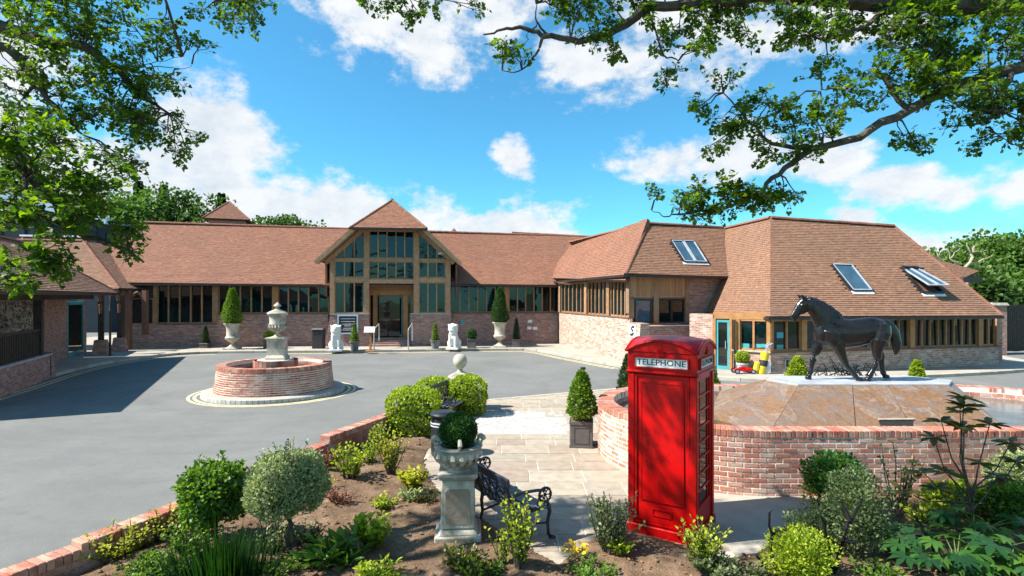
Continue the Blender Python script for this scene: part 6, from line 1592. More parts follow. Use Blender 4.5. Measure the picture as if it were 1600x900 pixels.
# clipped hedges
def box_bush(root, name, c, sz, n, size, mat, seed, corec):
    r = np.random.default_rng(seed); d = rand_dirs(n, r); d = d[d[:, 2] > -.75]
    k = (np.abs(d) ** 4).sum(1) ** -.25; rr = k * (1 - .16 * r.uniform(0, 1, len(d)) ** 1.5) * (1 + .06 * np.sin(7 * d[:, 0] + seed) * np.sin(6 * d[:, 1]) + .05 * np.sin(12 * d[:, 2] + 3))
    P = np.array(c) + d * rr[:, None] * np.array(sz); D = d + r.normal(0, .7, d.shape); D[:, 2] += .4
    o = link(name, leaves_mesh(name, P, D, size, 'oval', M[mat], r.uniform(0, .8, len(d)) + .2 * (d[:, 2] > .3), d, .5, r), root)
    mb = MB(); mb.box(c[0] - sz[0] * .78, c[0] + sz[0] * .78, c[1] - sz[1] * .78, c[1] + sz[1] * .78, c[2] - sz[2] * .9, c[2] + sz[2] * .78, top=(.15, .15)); mb.build('twigs', M[corec], o); return o
for lb, (px, py), w_, h_, sd in (('lime green clipped hedge block behind the second bench', (729, 653), .44, .45, 1), ('lime green clipped hedge block below the ball finial', (678, 648), .50, .40, 2), ('rounded lime green hedge bush left of the litter bin', (642, 690), .54, .48, 3)):
    p = gp(px, py); hd = thing('hedge', lb, 'hedge', (p.x, p.y + .35, .05), group='lime green hedge bushes'); box_bush(hd, 'foliage', (0, 0, h_), (w_, .46, h_), 4200, .065, 'lime_leaf', sd, 'core_lime')

# square lead planter with bay cone, bollard
sp_ = thing('square_planter', 'square lead grey planter with panelled sides on the paving', 'planter', (1.385, 10.98, .022), rz=R(-8))
m = MB(); m.box(-.22, .22, -.22, .22, 0, .50); m.build('box', M['lead_pot'], sp_, bevel=.012)
for k in range(4):
    Ms = Matrix.Rotation(R(90 * k), 4, 'Z'); rm = MB(); y = -.22
    rm.box(-.225, .225, y - .012, y, .455, .51, Ms); rm.box(-.225, .225, y - .012, y, 0, .04, Ms); rm.box(-.15, .15, y - .008, y, .395, .41, Ms); rm.box(-.15, .15, y - .008, y, .09, .105, Ms); rm.box(-.15, -.135, y - .008, y, .105, .395, Ms); rm.box(.135, .15, y - .008, y, .105, .395, Ms); rm.build('panel_moulding', M['lead_pot'], sp_)
m = MB(); m.box(-.2, .2, -.2, .2, .44, .503); m.build('soil', M['soil'], sp_)
cb_ = thing('bay_cone', 'bright green leafy bay cone growing in the square planter', 'topiary', (1.385, 10.98, .522)); cone_bush(cb_, 'foliage', (0, 0, .06), .27, .93, 2600, .062, 'cone_leaf', 5, 'core_lime', .62); m = MB(); m.tube([(0, 0, 0), (0, 0, .2)], .02, 6); m.build('stem', M['bark'], cb_)
bl = thing('bollard_light', 'slim black bollard light behind the bay cone', 'bollard', (at(911, 580, 15.3).x, 15.3, .02)); m = MB(); m.lathe([(.055, 0), (.05, .9), (.001, .9)], 14); m.build('post', M['black_metal'], bl, smooth=True); m = MB(); m.lathe([(.045, .9), (.045, .94)], 14); m.build('lens', M['sign_white'], bl); m = MB(); m.lathe([(.07, .94), (.075, .955), (.075, 1.0), (.06, 1.01), (.001, 1.012)], 14); m.build('cap', M['black_metal'], bl, smooth=True)
# conifers standing behind the enclosure
for i, (px, top_, Y, mt, lb, rad_) in enumerate(((983, 553, 13.6, 'dark_cone', 'green cone bush half hidden left of the telephone box', .30), (1108, 566, 13.8, 'cone_leaf', 'green cone bush showing right of the telephone box', .30), (1246, 557, 14.2, 'lime_leaf', 'yellow green cone bush behind the horse plinth near the forelegs', .36), (1433, 563, 14.0, 'lime_leaf', 'slim yellow green cone bush behind the horse tail', .24))):
    p = at(px, top_, Y); c_ = thing('cone_bush', lb, 'bush', (p.x, Y, 0), group='cone bushes behind the brick enclosure'); cone_bush(c_, 'foliage', (0, 0, .25), rad_, p.z - .25, 2600, .07, mt, 20 + i, 'core_lime', .62)
    m = MB(); m.box(-.24, .24, -.24, .24, 0, .32); m.build('pot', M['lead_pot'], c_)
# ================================================================ THINGS ALONG THE FACADE
def on_pav(px, py): 
    return gp(px, py, PAV)
# big stone urns with cone topiary
def big_urn(px, py, lb, lb2):
    p = on_pav(px, py); t = thing('stone_urn', lb, 'urn', p, group='tall campana urns on the pavement'); m = MB()
    m.box(-.36, .36, -.36, .36, 0, .08); m.build('foot', M['stone'], t, bevel=.01)
    m = MB(); m.lathe([(.30, .08), (.22, .14), (.10, .24), (.085, .34), (.12, .38), (.26, .46), (.36, .58), (.37, .64), (.33, .68), (.30, .75), (.30, 1.10), (.33, 1.25), (.42, 1.36), (.44, 1.40), (.42, 1.42), (.34, 1.40), (.001, 1.36)], 32); m.build('bowl', M['stone'], t, smooth=True)
    q = thing('cone_topiary', lb2, 'topiary', p + Vector((0, 0, 1.38)), group='cone topiary in the tall urns'); return p, q
p, q = big_urn(363, 545.5, 'tall stone urn on the pavement nearest the left windows', ''); q['label'] = 'tall bright clipped cone in the urn by the left windows'
cone_bush(q, 'foliage', (0, 0, 0), .47, 1.98, 3600, .085, 'cone_leaf', 31, 'core_lime', .55)
p, q = big_urn(781, 542, 'tall stone urn on the pavement right of the entrance', ''); q['label'] = 'tall green clipped cone in the urn right of the entrance'
cone_bush(q, 'foliage', (0, 0, 0), .46, 2.05, 3600, .08, 'box_leaf', 32, 'core', .6); 
# smaller pots
def pot_cone(px, py, label_p, label_c, h=1.05, r=.2, mat='cone_leaf', square=False, ball=False, potm='grey_pot', ph=.48, pr=.26, seed=0):
    p = on_pav(px, py); t = thing('plant_pot', label_p, 'pot', p, group='plant pots along the facade'); m = MB()
    if square: m.box(-pr * .9, pr * .9, -pr * .9, pr * .9, 0, ph); m.box(-pr, pr, -pr, pr, ph - .06, ph); m.build('pot', M[potm], t, bevel=.01)
    else: m.lathe([(pr * .68, 0), (pr * .95, ph - .08), (pr * 1.06, ph - .07), (pr * 1.08, ph), (pr * .92, ph), (.001, ph - .05)], 24); m.build('pot', M[potm], t, smooth=True)
    c = thing('clipped_bush', label_c, 'topiary', p + Vector((0, 0, ph - .04)), group='small clipped bushes in pots')
    if ball: ball_bush(c, 'foliage', (0, 0, h * .46), (r, r, h * .5), 1500, .06, mat, 'oval', .05, .86, -.85, seed)
    else: cone_bush(c, 'foliage', (0, 0, 0), r, h, 1300, .055, mat, seed, 'core', .7)
pot_cone(554, 547, 'round grey pot below the dark notice board', 'slim green cone in the round pot below the notice board', 1.02, .20, 'cone_leaf', seed=1, pr=.27)
pot_cone(680, 545, 'round grey pot between the steps and right lion', 'slim lime cone in the pot between steps and lion', .98, .19, 'cone_leaf', seed=2, pr=.27)
pot_cone(737, 543.5, 'dark square pot just right of the right lion', 'round dark box ball in pot right of the lion', .62, .28, 'box_leaf', True, True, 'lead_pot', .5, .26, 3)
pot_cone(807, 542, 'dark square pot between tall urn and corner', 'thin dark green cone between tall urn and corner', 1.25, .20, 'dark_cone', True, False, 'lead_pot', .45, .25, 4)
pot_cone(321, 543.5, 'low dark pot in shade left of the tall urn', 'narrow dark cone in shade left of the tall urn', 1.0, .19, 'dark_cone', True, False, 'lead_pot', .28, .24, 5)
pot_cone(421, 544, 'dark square pot behind the fountain urn', 'rounded lime bush in pot behind the fountain urn', .52, .3, 'lime_leaf', True, True, 'lead_pot', .48, .27, 6)
pot_cone(1160, 581.5, 'pale round pot beside the teal shop door', 'rounded lime ball beside the teal shop door', .5, .24, 'lime_leaf', False, True, 'zinc', .36, .2, 7)

# white lions
def lion(px, py, lb, face):
    p = on_pav(px, py); t = thing('lion_statue', lb, 'statue', p, group='white seated lions'); m = MB(); m.box(-.33, .33, -.42, .42, 0, .10); m.build('base', M['white_stone'], t, bevel=.015)
    b = MB()
    b.tube([(0, .28, .28), (0, .12, .45), (0, -.04, .70), (0, -.10, .95)], [.26, .27, .25, .20], 14); b.tube([(0, -.08, .9), (0, -.14, 1.08), (0, -.16, 1.28), (0, -.12, 1.40)], [.24, .27, .24, .10], 14)
    b.tube([(0, -.16, 1.22), (0, -.30, 1.17), (0, -.38, 1.13)], [.17, .14, .085], 12); b.tube([(0, -.30, 1.10), (0, -.36, 1.06)], [.08, .05], 8)
    for s_ in (-1, 1):
        b.tube([(s_ * .13, -.12, .85), (s_ * .15, -.20, .55), (s_ * .15, -.24, .25), (s_ * .15, -.26, .12)], [.12, .09, .07, .075], 10); b.tube([(s_ * .15, -.24, .13), (s_ * .15, -.36, .125)], [.075, .06], 8)
        b.tube([(s_ * .19, .22, .42), (s_ * .24, .08, .32), (s_ * .24, -.05, .18)], [.17, .16, .09], 10); b.tube([(s_ * .24, .0, .13), (s_ * .24, -.18, .125)], [.07, .06], 8); b.tube([(s_ * .12, -.10, 1.34), (s_ * .14, -.10, 1.39)], [.06, .03], 8)
        for k in range(7): a = -.6 + k * .42; b.tube([(s_ * .14, -.14, 1.2), (s_ * (.22 + .03 * math.sin(k)), -.18 + .1 * math.sin(a), 1.22 + .17 * math.cos(a)), (s_ * .24, -.12 + .06 * math.sin(a), .98 + .1 * math.cos(a))], [.05, .055, .02], 7)
    b.tube([(.05, .42, .14), (.22, .40, .14), (.34, .25, .14), (.34, .05, .15)], [.045, .04, .04, .06], 8)
    remesh('body', b, M['white_stone'], .022, 2, t); t.rotation_euler.z = face; return t
lion(525, 548.5, 'white stone lion seated left of the entrance by the notice board', R(14)); lion(709, 545.5, 'white stone lion seated right of the entrance steps', R(-10))

# notice board (its small lettering cannot be read from here)
q = on_plane(544, 507, W(0, bd - .1, 0), nin); nbd = thing('notice_board', 'dark blue notice board in silver frame left of the entrance', 'notice board', W(B(544), bd - .03, q.z), rz=math.atan2(e.y, e.x))
hwb, hhb = .58, .56; m = MB(); m.box(-hwb, hwb, -.05, -.0, -hhb, hhb); m.build('backing', M['ink'], nbd)
m = MB(); m.box(-hwb, hwb, -.08, -.051, hhb - .08, hhb); m.box(-hwb, hwb, -.08, -.051, -hhb, -hhb + .08); m.box(-hwb, -hwb + .08, -.08, -.051, -hhb + .08, hhb - .08); m.box(hwb - .08, hwb, -.08, -.051, -hhb + .08, hhb - .08); m.build('frame', M['zinc'], nbd, bevel=.006)
rr2 = random.Random(9)
for z, a_, b_ in ((.33, -.40, .40), (.17, -.40, .40), (.02, -.34, .34), (-.08, -.2, .2), (-.22, -.26, .26), (-.32, -.36, .36)):
    x = a_
    mbt = MB()
    while x < b_:
        l = rr2.uniform(.025, .06); mbt.box(x, min(x + l, b_), -.056, -.0512, z - .022, z + .022); x += l + .018
    mbt.build('text_line', M['sign_white'], nbd)
# menu lectern and handrails by the steps
p = on_pav(579, 549); lec = thing('menu_lectern', 'timber menu lectern with white board by the steps', 'lectern', p); MB().box(-.05, .05, -.05, .05, 0, 1.02).build('post', M['oak_new'], lec); m = MB(); m.box(-.28, .28, -.03, .03, -.16, .16, Matrix.Translation((-.05, 0, 1.14)) @ Matrix.Rotation(R(-25), 4, 'X')); m.build('board', M['sign_white'], lec); MB().box(-.25, .25, -.2, .2, 0, .04).build('foot', M['oak_new'], lec)
for px, lb in ((584.5, 'slim silver handrail on the left of the entrance steps'), (638, 'slim silver handrail on the right of the entrance steps')):
    p = on_pav(px, 546); hr = thing('hand_rail', lb, 'handrail', p, group='handrails at the entrance steps'); m = MB(); m.tube([(0, 0, 0), (0, 0, 1.05), (0, .1, 1.12), (.05, .9, 1.35), (.05, .95, 1.3), (.05, .95, .4)], .03, 8); m.build('rail', M['lead'], hr, smooth=True); MB().lathe([(.06, 0), (.06, .015), (.001, .016)], 12).build('flange', M['lead'], hr)
p = on_pav(497, 544.5); bn2 = thing('wall_bin', 'dark litter bin standing against the facade left of the buttress', 'bin', p + Vector((0, .1, 0))); m = MB(); m.box(-.3, .3, -.25, .25, 0, 1.05); m.build('body', M['ink'], bn2, bevel=.03); m = MB(); m.box(-.33, .33, -.28, .28, 1.05, 1.12, top=(.04, .04)); m.build('lid', M['lead_pot'], bn2); m = MB(); m.box(-.2, .2, -.26, -.251, .8, .93); m.build('slot', M['dark'], bn2)
# golf bag and trolley by the shop
p = gp(1189, 584, PAV); gb = thing('golf_bag', 'yellow and white golf bag leaning beside the shop wall', 'golf bag', p); m = MB(); Mg = Matrix.Rotation(R(12), 4, 'Y'); m.lathe([(.14, 0), (.155, .05), (.15, .35), (.14, .55), (.16, .78), (.165, .82), (.001, .80)], 18, M=Mg); m.build('body', M['gold_paint'], gb, smooth=True)
m = MB(); m.lathe([(.158, .30), (.16, .32), (.152, .50), (.148, .52)], 18, M=Mg); m.build('band', M['ink'], gb, smooth=True); m = MB(); m.box(-.30, -.13, -.10, .10, .05, .42, Mg); m.build('side_pocket', M['gold_paint'], gb, bevel=.04); m = MB(); m.box(.10, .26, -.12, .08, .02, .50, Mg); m.build('towel', M['zinc'], gb, bevel=.03)
for k in range(6):
    a = k * 1.05; cl_ = MB(); top_ = Mg @ Vector((.06 * math.cos(a) + .05, .06 * math.sin(a), 1.02 + .05 * (k % 3))); cl_.tube([Mg @ Vector((.05 * math.cos(a), .05 * math.sin(a), .7)), top_], .012, 6); cl_.tube([top_, top_ + Vector((.04, -.03, .05)), top_ + Vector((.09, -.05, .04))], [.018, .028, .018], 7); cl_.build('club', M['lead'], gb, smooth=True)
p = gp(1163, 583.5, PAV); mw = thing('red_trolley', 'low red golf trolley lying by the shop door', 'trolley', p); m = MB(); m.box(-.38, .34, -.14, .14, .10, .20, top=(.07, .03)); m.build('body', M['red'], mw, bevel=.03); m = MB(); m.box(-.2, .05, -.10, .10, .20, .25, top=(.03, .03)); m.build('cover', M['red'], mw, bevel=.02)
for x, rd in ((-.33, .10), (.26, .09)):
    for s_ in (-1, 1): w = MB(); Mw = Matrix.Translation((x, s_ * .17, rd)) @ Matrix.Rotation(R(90), 4, 'X'); w.lathe([(rd * .6, -.02), (rd, -.025), (rd, .025), (rd * .6, .02)], 16, M=Mw); wo_ = w.build('wheel', M['ink'], mw); h_ = MB(); h_.lathe([(rd * .55, -.022), (rd * .55, .022)], 12, M=Mw); h_.build('hub', M['lead'], wo_)
m = MB(); m.tube([(.3, 0, .18), (.52, 0, .16), (.62, .05, .13)], .02, 6); m.build('handle', M['ink'], mw)
# dead twiggy plant in front of the shop wall under the horse
for i, (px, py, hh) in enumerate(((1300, 588, .6), (1345, 588, .55))):
    p = gp(px, py, PAV); tw = thing('bare_shrub', ('bare dark twiggy shrub by the shop wall under the horse belly', 'bare dark twiggy shrub by the shop wall behind the hind legs')[i], 'shrub', p); m = MB(); rr = random.Random(70 + i)
    for k in range(16): limb(m, (rr.uniform(-.8, .8), 0, 0), (rr.uniform(-1, 1), rr.uniform(-.2, .2), rr.uniform(.15, hh)), .022, .006, 4, .5)
    m.build('twigs', M['twig_black'], tw, smooth=True)
# ================================================================ BED PLANTING
def sg(px, py): # soil point seen at that pixel
    p = gp(px, py, .1); return Vector((p.x, p.y, soil_h(p.x, p.y) if in_poly(p.x, p.y, BED) else .03))
# two rounded shrubs on the left
p = sg(449, 868); rs = thing('variegated_shrub', 'big pale variegated mushroom shaped shrub on a dark stem', 'shrub', p)
ball_bush(rs, 'foliage', (0, 0, .74), (.42, .42, .38), 12000, .036, 'pale_leaf', 'oval', .09, .80, -.75, 41, corec='core_grey'); m = MB(); limb(m, (0, 0, -.05), (.02, 0, .5), .028, .022); limb(m, (.02, 0, .35), (-.15, .05, .6), .014, .008); limb(m, (.02, 0, .35), (.16, -.05, .6), .014, .008); m.build('stem', M['bark'], rs, smooth=True)
p = sg(336, 850); rs = thing('rounded_shrub', 'rounded fresh green shrub left of the variegated one', 'shrub', p)
ball_bush(rs, 'foliage', (0, 0, .58), (.36, .36, .37), 4200, .06, 'green_leaf', 'oval', .09, .78, -.7, 42); m = MB(); limb(m, (0, 0, -.05), (0, 0, .4), .03, .02); m.build('stem', M['bark'], rs, smooth=True)
for nm, mt, cz, rr_, lf in (('variegated_shrub', 'pale_leaf', .74, .39, .038), ('rounded_shrub', 'green_leaf', .58, .35, .06)):
    ro_ = [o for o in ROOTS if o.name.startswith(nm)][0]; q = random.Random(len(nm)); sm = MB(); P, D = [], []
    for k in range(60):
        d = Vector((q.gauss(0, 1), q.gauss(0, 1), abs(q.gauss(0, 1)) + .1)).normalized(); a = Vector((0, 0, cz)) + d * rr_ * .85; L = q.uniform(.10, .20); dd = (d + Vector((0, 0, .5))).normalized(); sm.tube([a, a + dd * L], [.004, .0015], 4)
        for j in range(9): t = .3 + .7 * j / 8; P.append(tuple(a + dd * L * t)); D.append((dd.x * .5 + q.uniform(-1, 1), dd.y * .5 + q.uniform(-1, 1), q.uniform(-.2, 1)))
    sh_o = link('shoots', leaves_mesh('shoots', np.array(P), np.array(D), lf, 'oval', M[mt], None, None, .5), ro_); tag(sh_o, kind='stuff'); tag(sm.build('shoot_stems', M['bark'], sh_o), kind='stuff')
# tall grass clump in shade
p = gp(345, 905, .1); gr = thing('grass_clump', 'tall dark green grass clump in shade below the round shrubs', 'grass plant', (p.x, p.y, .05))
r = np.random.default_rng(8); V, Tt, ti = [], [], []
for k in range(760):
    a = r.uniform(0, 6.283); q = r.uniform(0, .42) ; b0 = np.array((math.cos(a) * q * 1.3, math.sin(a) * q * .8, 0)); ln = r.uniform(.28, .70); le = np.array((math.cos(a), math.sin(a), 0)) * r.uniform(.02, .32) * (q + .15) * 2 ; w_ = .0055; sd = np.array((-math.sin(a + 1), math.cos(a + 1), 0)) * w_; base = len(V)
    for t in (0, .35, .7, 1): c = b0 + le * t * t * ln + np.array((0, 0, ln * t * (1 - .12 * t))); f = 1 - t ** 2 * .95; V += [c - sd * f, c + sd * f]; ti += [min(1, .15 + .75 * t * r.uniform(.5, 1))] * 2
    for i in range(3): Tt += [(base + 2 * i, base + 2 * i + 1, base + 2 * i + 3), (base + 2 * i, base + 2 * i + 3, base + 2 * i + 2)]
link('blades', np_mesh('blades', np.array(V), np.array(Tt), M['blade'], np.array(ti)), gr)
US = upright_shrub
US('low golden shrub spilling over the brick edging at far left', sg(185, 868), .42, .62, 26, 'gold_leaf', .045, 10, seed=1)
US('dull olive low plant beside the edging behind the golden shrub', sg(235, 845), .28, .6, 22, 'bronze_leaf', .04, 8, seed=2)
US('dark ferny ground cover under the grass at bottom left', sg(230, 885), .20, .9, 34, 'green_leaf', .05, 6, seed=3)
US('yellow leaved sprig between the rounded shrub and the grass', sg(310, 838), .5, .3, 12, 'gold_leaf', .045, 9, seed=4)
US('broad strap leaved plant in front of the variegated shrub', sg(520, 880), .34, .62, 26, 'green_leaf', .15, 5, 'lance', seed=5, start=.05, lean=.6)
US('glossy lime green bush in the middle of the soil', sg(582, 855), .40, .42, 24, 'lime_leaf', .06, 9, 'round', seed=6)
US('tall yellow green upright shrub below the hedge', sg(610, 742), .72, .36, 22, 'gold_leaf', .05, 16, seed=7)
US('open leafy shrub with reddish shoots near the edging wall', sg(548, 748), .62, .62, 18, 'lime_leaf', .065, 11, seed=8)
US('reddish fading shoots against the edging wall', sg(515, 735), .42, .35, 12, 'pink_leaf', .05, 8, seed=9)
US('bright yellow bush left of the pedestal', sg(645, 765), .38, .34, 18, 'gold_leaf', .065, 8, 'round', seed=10)
US('white and green hosta below the yellow bush', sg(642, 778), .16, .22, 12, 'pale_leaf', .13, 3, 'lance', seed=11, lean=.8)
US('pink dry flower stalks on the sunny soil', sg(530, 785), .24, .5, 24, 'pink_leaf', .035, 7, seed=12)
US('brown twiggy ground plant left of the pedestal', sg(668, 785), .22, .42, 22, 'bronze_leaf', .035, 6, seed=13)
US('low green tuft cut by the bottom edge below the soil', gp(590, 905, .1), .22, .5, 26, 'lime_leaf', .08, 6, 'lance', seed=14, lean=.6)
US('mixed yellow and rusty plant at the pedestal foot', gp(722, 890, .1), .26, .48, 26, 'bronze_leaf', .06, 7, seed=15)
US('yellow tipped low plant in front of the pedestal', gp(735, 900, .1), .24, .4, 16, 'gold_leaf', .05, 6, seed=16)
US('tall narrow yellow green shrub in front of the bench', sg(812, 888), .78, .30, 18, 'lime_leaf', .05, 16, seed=17)
US('small leafy twig plant beside the tall narrow shrub', sg(785, 880), .42, .2, 6, 'lime_leaf', .045, 10, seed=18)
US('upright small leaved shrub left of the telephone box', sg(952, 862), .68, .50, 30, 'grey_leaf', .042, 20, seed=19, bark='bark')
US('low lime sprig at the foot of the upright shrub', sg(965, 868), .22, .26, 12, 'lime_leaf', .06, 6, seed=20)
US('dark creeping green plant along the bottom edge left of the box', gp(930, 898, .08), .16, .8, 34, 'green_leaf', .05, 5, seed=21)
US('lime and dark green shrub at the right corner of the box', gp(1098, 886, .1), .50, .36, 24, 'lime_leaf', .05, 12, seed=22)
US('dark glossy pale edged shrub under the lime one', gp(1112, 897, .1), .28, .5, 26, 'grey_leaf', .045, 8, seed=23)
US('feathery green plant filling the gap below the rounded shrub', sg(300, 870), .42, .55, 30, 'green_leaf', .045, 12, seed=101)
US('loose pale sprays round the stem of the variegated shrub', sg(425, 862), .40, .5, 24, 'pale_leaf', .035, 12, seed=102)
US('yellow green sprays under the variegated shrub on the sunny side', sg(480, 850), .30, .45, 20, 'grey_leaf', .035, 10, seed=103)
US('bushy olive and gold plant against the edging left of the shrubs', sg(262, 835), .40, .5, 24, 'gold_leaf', .04, 10, seed=104)
US('dark leafy mound beside the grass at the bottom left', gp(265, 898, .1), .30, .7, 34, 'green_leaf', .045, 9, seed=105)
US('low lime plant on the soil between open shrub and pedestal', sg(600, 795), .20, .4, 16, 'lime_leaf', .05, 6, seed=106)
US('spindly lime shrub just below the hedge by the edging', sg(590, 708), .55, .4, 18, 'lime_leaf', .05, 12, seed=107)
US('rusty low plant spreading at the foot of the strap leaved plant', sg(470, 885), .18, .5, 16, 'bronze_leaf', .045, 6, seed=81)
US('small green weeds between rounded shrub and soil', sg(430, 893), .16, .6, 22, 'green_leaf', .05, 5, seed=82)
US('small yellowing sprig on the bare soil below the open shrub', sg(505, 765), .22, .4, 12, 'gold_leaf', .04, 6, seed=83)
US('loose green sprigs against the wall behind the open shrub', sg(575, 722), .40, .45, 12, 'lime_leaf', .05, 9, seed=84)
US('dark low cover in the shade right of the pedestal', gp(770, 893, .1), .15, .5, 18, 'green_leaf', .04, 5, seed=85)
US('low leafy cover at the bottom between path and thorn shoots', gp(1170, 900, .1), .20, .55, 22, 'grey_leaf', .04, 6, seed=86)
US('brown leafed ground plant beneath the feathery shrub', rb(1390, 880), .18, .6, 20, 'bronze_leaf', .045, 6, seed=87) if False else None
fl = thing('yellow_flowers', 'small clump of yellow flowers at the paving corner', 'flowers', sg(900, 872)); r_ = random.Random(2); P = np.array([(r_.uniform(-.12, .12), r_.uniform(-.08, .08), r_.uniform(.08, .16)) for _ in range(50)]); link('petals', leaves_mesh('petals', P, np.array([(r_.uniform(-1, 1), r_.uniform(-1, 1), r_.uniform(0, 1)) for _ in P]), .045, 'round', M['flower']), fl); P2 = np.array([(r_.uniform(-.14, .14), r_.uniform(-.1, .1), r_.uniform(.0, .1)) for _ in range(60)]); link('foliage', leaves_mesh('foliage', P2, np.array([(r_.uniform(-1, 1), r_.uniform(-1, 1), r_.uniform(0, 1)) for _ in P2]), .05, 'lance', M['green_leaf']), fl)
# right bed
def airy(label, p, c, rad, n, size, mat, seed, h=.5, name='airy_shrub'):
    t = thing(name, label, 'shrub', p); r = np.random.default_rng(seed); d = rand_dirs(n, r); rr = r.uniform(0, 1, n) ** .42; P = np.array(c) + d * rr[:, None] * np.array(rad) * (1 + .2 * np.sin(5 * d[:, 0:1] + seed) * np.sin(4 * d[:, 2:3])); D = d + r.normal(0, .8, d.shape); D[:, 2] += .5
    link('foliage', leaves_mesh('foliage', P, D, size, 'oval', M[mat], r.uniform(0, 1, n), None, .7, r), t); m = MB(); q = random.Random(seed)
    for k in range(16): e_ = P[q.randrange(n)]; m.tube(stem_path((q.uniform(-.05, .05), q.uniform(-.05, .05), -.02), (e_[0], e_[1], e_[2] + .2), Vector(e_).length, 5, .1, q), [.010, .008, .007, .006, .004, .002], 5)
    m.build('stems', M['bark'], t, smooth=True); return t
def rb(px, py): p = gp(px, py, .1); return Vector((p.x, p.y, .08))
airy('glossy green and yellow shrub against the curved brick wall', rb(1305, 812), (0, 0, .60), (.40, .3, .30), 2200, .065, 'fatsia_leaf', 51)
airy('yellow touched leaves low on the glossy wall shrub', rb(1283, 812), (0, 0, .42), (.22, .2, .28), 420, .055, 'gold_leaf', 52)
airy('feathery grey green shrub in front of the brick wall', rb(1335, 868), (0, 0, .52), (.36, .32, .50), 6500, .034, 'grey_leaf', 53)
airy('rounded yellow green small leaved bush at bottom right of the box', gp(1248, 900, .1), (0, 0, .22), (.36, .3, .27), 4200, .036, 'lime_leaf', 54)
airy('grey green tuft between the path and the feathery shrub', rb(1262, 858), (0, 0, .25), (.25, .2, .26), 1500, .036, 'grey_leaf', 55)
US('thin climbing sprigs with small leaves on the brick wall', rb(1400, 800), .95, .5, 7, 'fatsia_leaf', .06, 10, seed=56, lean=.2)
airy('pale flowering bush at the right edge before the wall', rb(1592, 790), (0, 0, .42), (.42, .3, .40), 5200, .042, 'pale_leaf', 57)
airy('green bush under the pale flowering one at the right edge', rb(1575, 815), (0, 0, .25), (.36, .3, .28), 2400, .06, 'green_leaf', 58)
airy('lime green clump below the rhododendron stems', rb(1485, 806), (0, 0, .28), (.42, .2, .18), 900, .075, 'lime_leaf', 59)
US('small bronze ground plant in the shade between feathery shrub and fatsia', rb(1405, 868), .22, .5, 16, 'bronze_leaf', .05, 6, seed=91)
US('low green cover along the bottom edge right of the rounded bush', gp(1370, 902, .08), .20, .7, 24, 'green_leaf', .05, 6, seed=92)
US('thin lime sprigs at the foot of the curved brick wall', rb(1440, 815), .30, .5, 12, 'lime_leaf', .06, 7, seed=93)
# rhododendron with whorls of long dark leaves
rh = thing('rhododendron', 'tall open rhododendron with whorls of dark leaves by the wall', 'shrub', rb(1520, 832)); m = MB(); P, D, ti = [], [], []; q = random.Random(31)
base = rh.location; Yr = base.y
tips = [(1507, 618), (1507, 662), (1470, 655), (1547, 660), (1458, 680), (1580, 690), (1560, 742), (1440, 735), (1530, 720), (1480, 735), (1500, 640), (1590, 718), (1465, 760), (1410, 765)]
for i, (px, py) in enumerate(tips):
    Y_ = Yr + q.uniform(-.25, .2); tp = at(px, py, Y_) - base; pts = stem_path((q.uniform(-.03, .03), 0, -.02), (tp.x * .4, tp.y * .4, tp.z), .3, 2, .05, q); jn = Vector((-.01, 0, min(.30, tp.z * .5) + .12 * (i % 3))); md = jn.lerp(tp, .5) + Vector((q.uniform(-.05, .05) + tp.x * .16, q.uniform(-.04, .04), -.05)); m.tube([(0, 0, -.02), tuple(jn * .6), tuple(jn), tuple(jn.lerp(md, .6)), tuple(md), tuple(tp)], [.020, .017, .014, .010, .008, .005], 6)
    for w in range(1 if i else 2):
        for k in range(11):
            a = k * .571 + q.uniform(-.2, .2); P.append((tp.x, tp.y, tp.z - .03 - .10 * w)); D.append((math.cos(a), math.sin(a) * .9, q.uniform(-.25, .45))); ti.append(q.uniform(0, .9) if i < 6 else q.uniform(.3, 1))
link('foliage', leaves_mesh('foliage', np.array(P), np.array(D), .20, 'lance_wide', M['bronze_leaf'], np.array(ti), None, .15), rh); m.build('stems', M['bark'], rh, smooth=True)
# fatsia with hand shaped leaves
for lb, (px, py), n, sz, hh, sp, sd in (('large fatsia with glossy hand shaped leaves at bottom right', (1495, 897), 48, .18, .50, .75, 61), ('fatsia spreading bright leaves into the right bottom corner', (1580, 905), 24, .25, .44, .5, 62), ('blue green fatsia leaves below the brick wall on the right', (1520, 845), 26, .19, .42, .6, 63)):
    p = gp(px, py, .1); t = thing('fatsia', lb, 'shrub', (p.x, p.y, .06)); q = random.Random(sd); P, D, U_, ti = [], [], [], []; m = MB()
    for k in range(n):
        a = q.uniform(0, 6.283); rr = sp * q.random() ** .6; z = hh * q.uniform(.45, 1.05) * (1 - .35 * rr / sp); c = Vector((math.cos(a) * rr * 1.15, math.sin(a) * rr * .6, z)); P.append(tuple(c)); D.append((math.cos(a), math.sin(a), q.uniform(-.45, .05))); U_.append((math.cos(a) * .25, math.sin(a) * .25 - .25, 1)); ti.append(q.random() ** 1.3)
        m.tube([(q.uniform(-.05, .05), q.uniform(-.05, .05), 0), (c.x * .4, c.y * .4, c.z * .75), tuple(c)], [.010, .007, .004], 5)
    link('leaves', leaves_mesh('leaves', np.array(P), np.array(D), sz, 'palm', M['fatsia_leaf'], np.array(ti), np.array(U_), .18), t); m.build('stalks', M['stalk'], t, smooth=True)
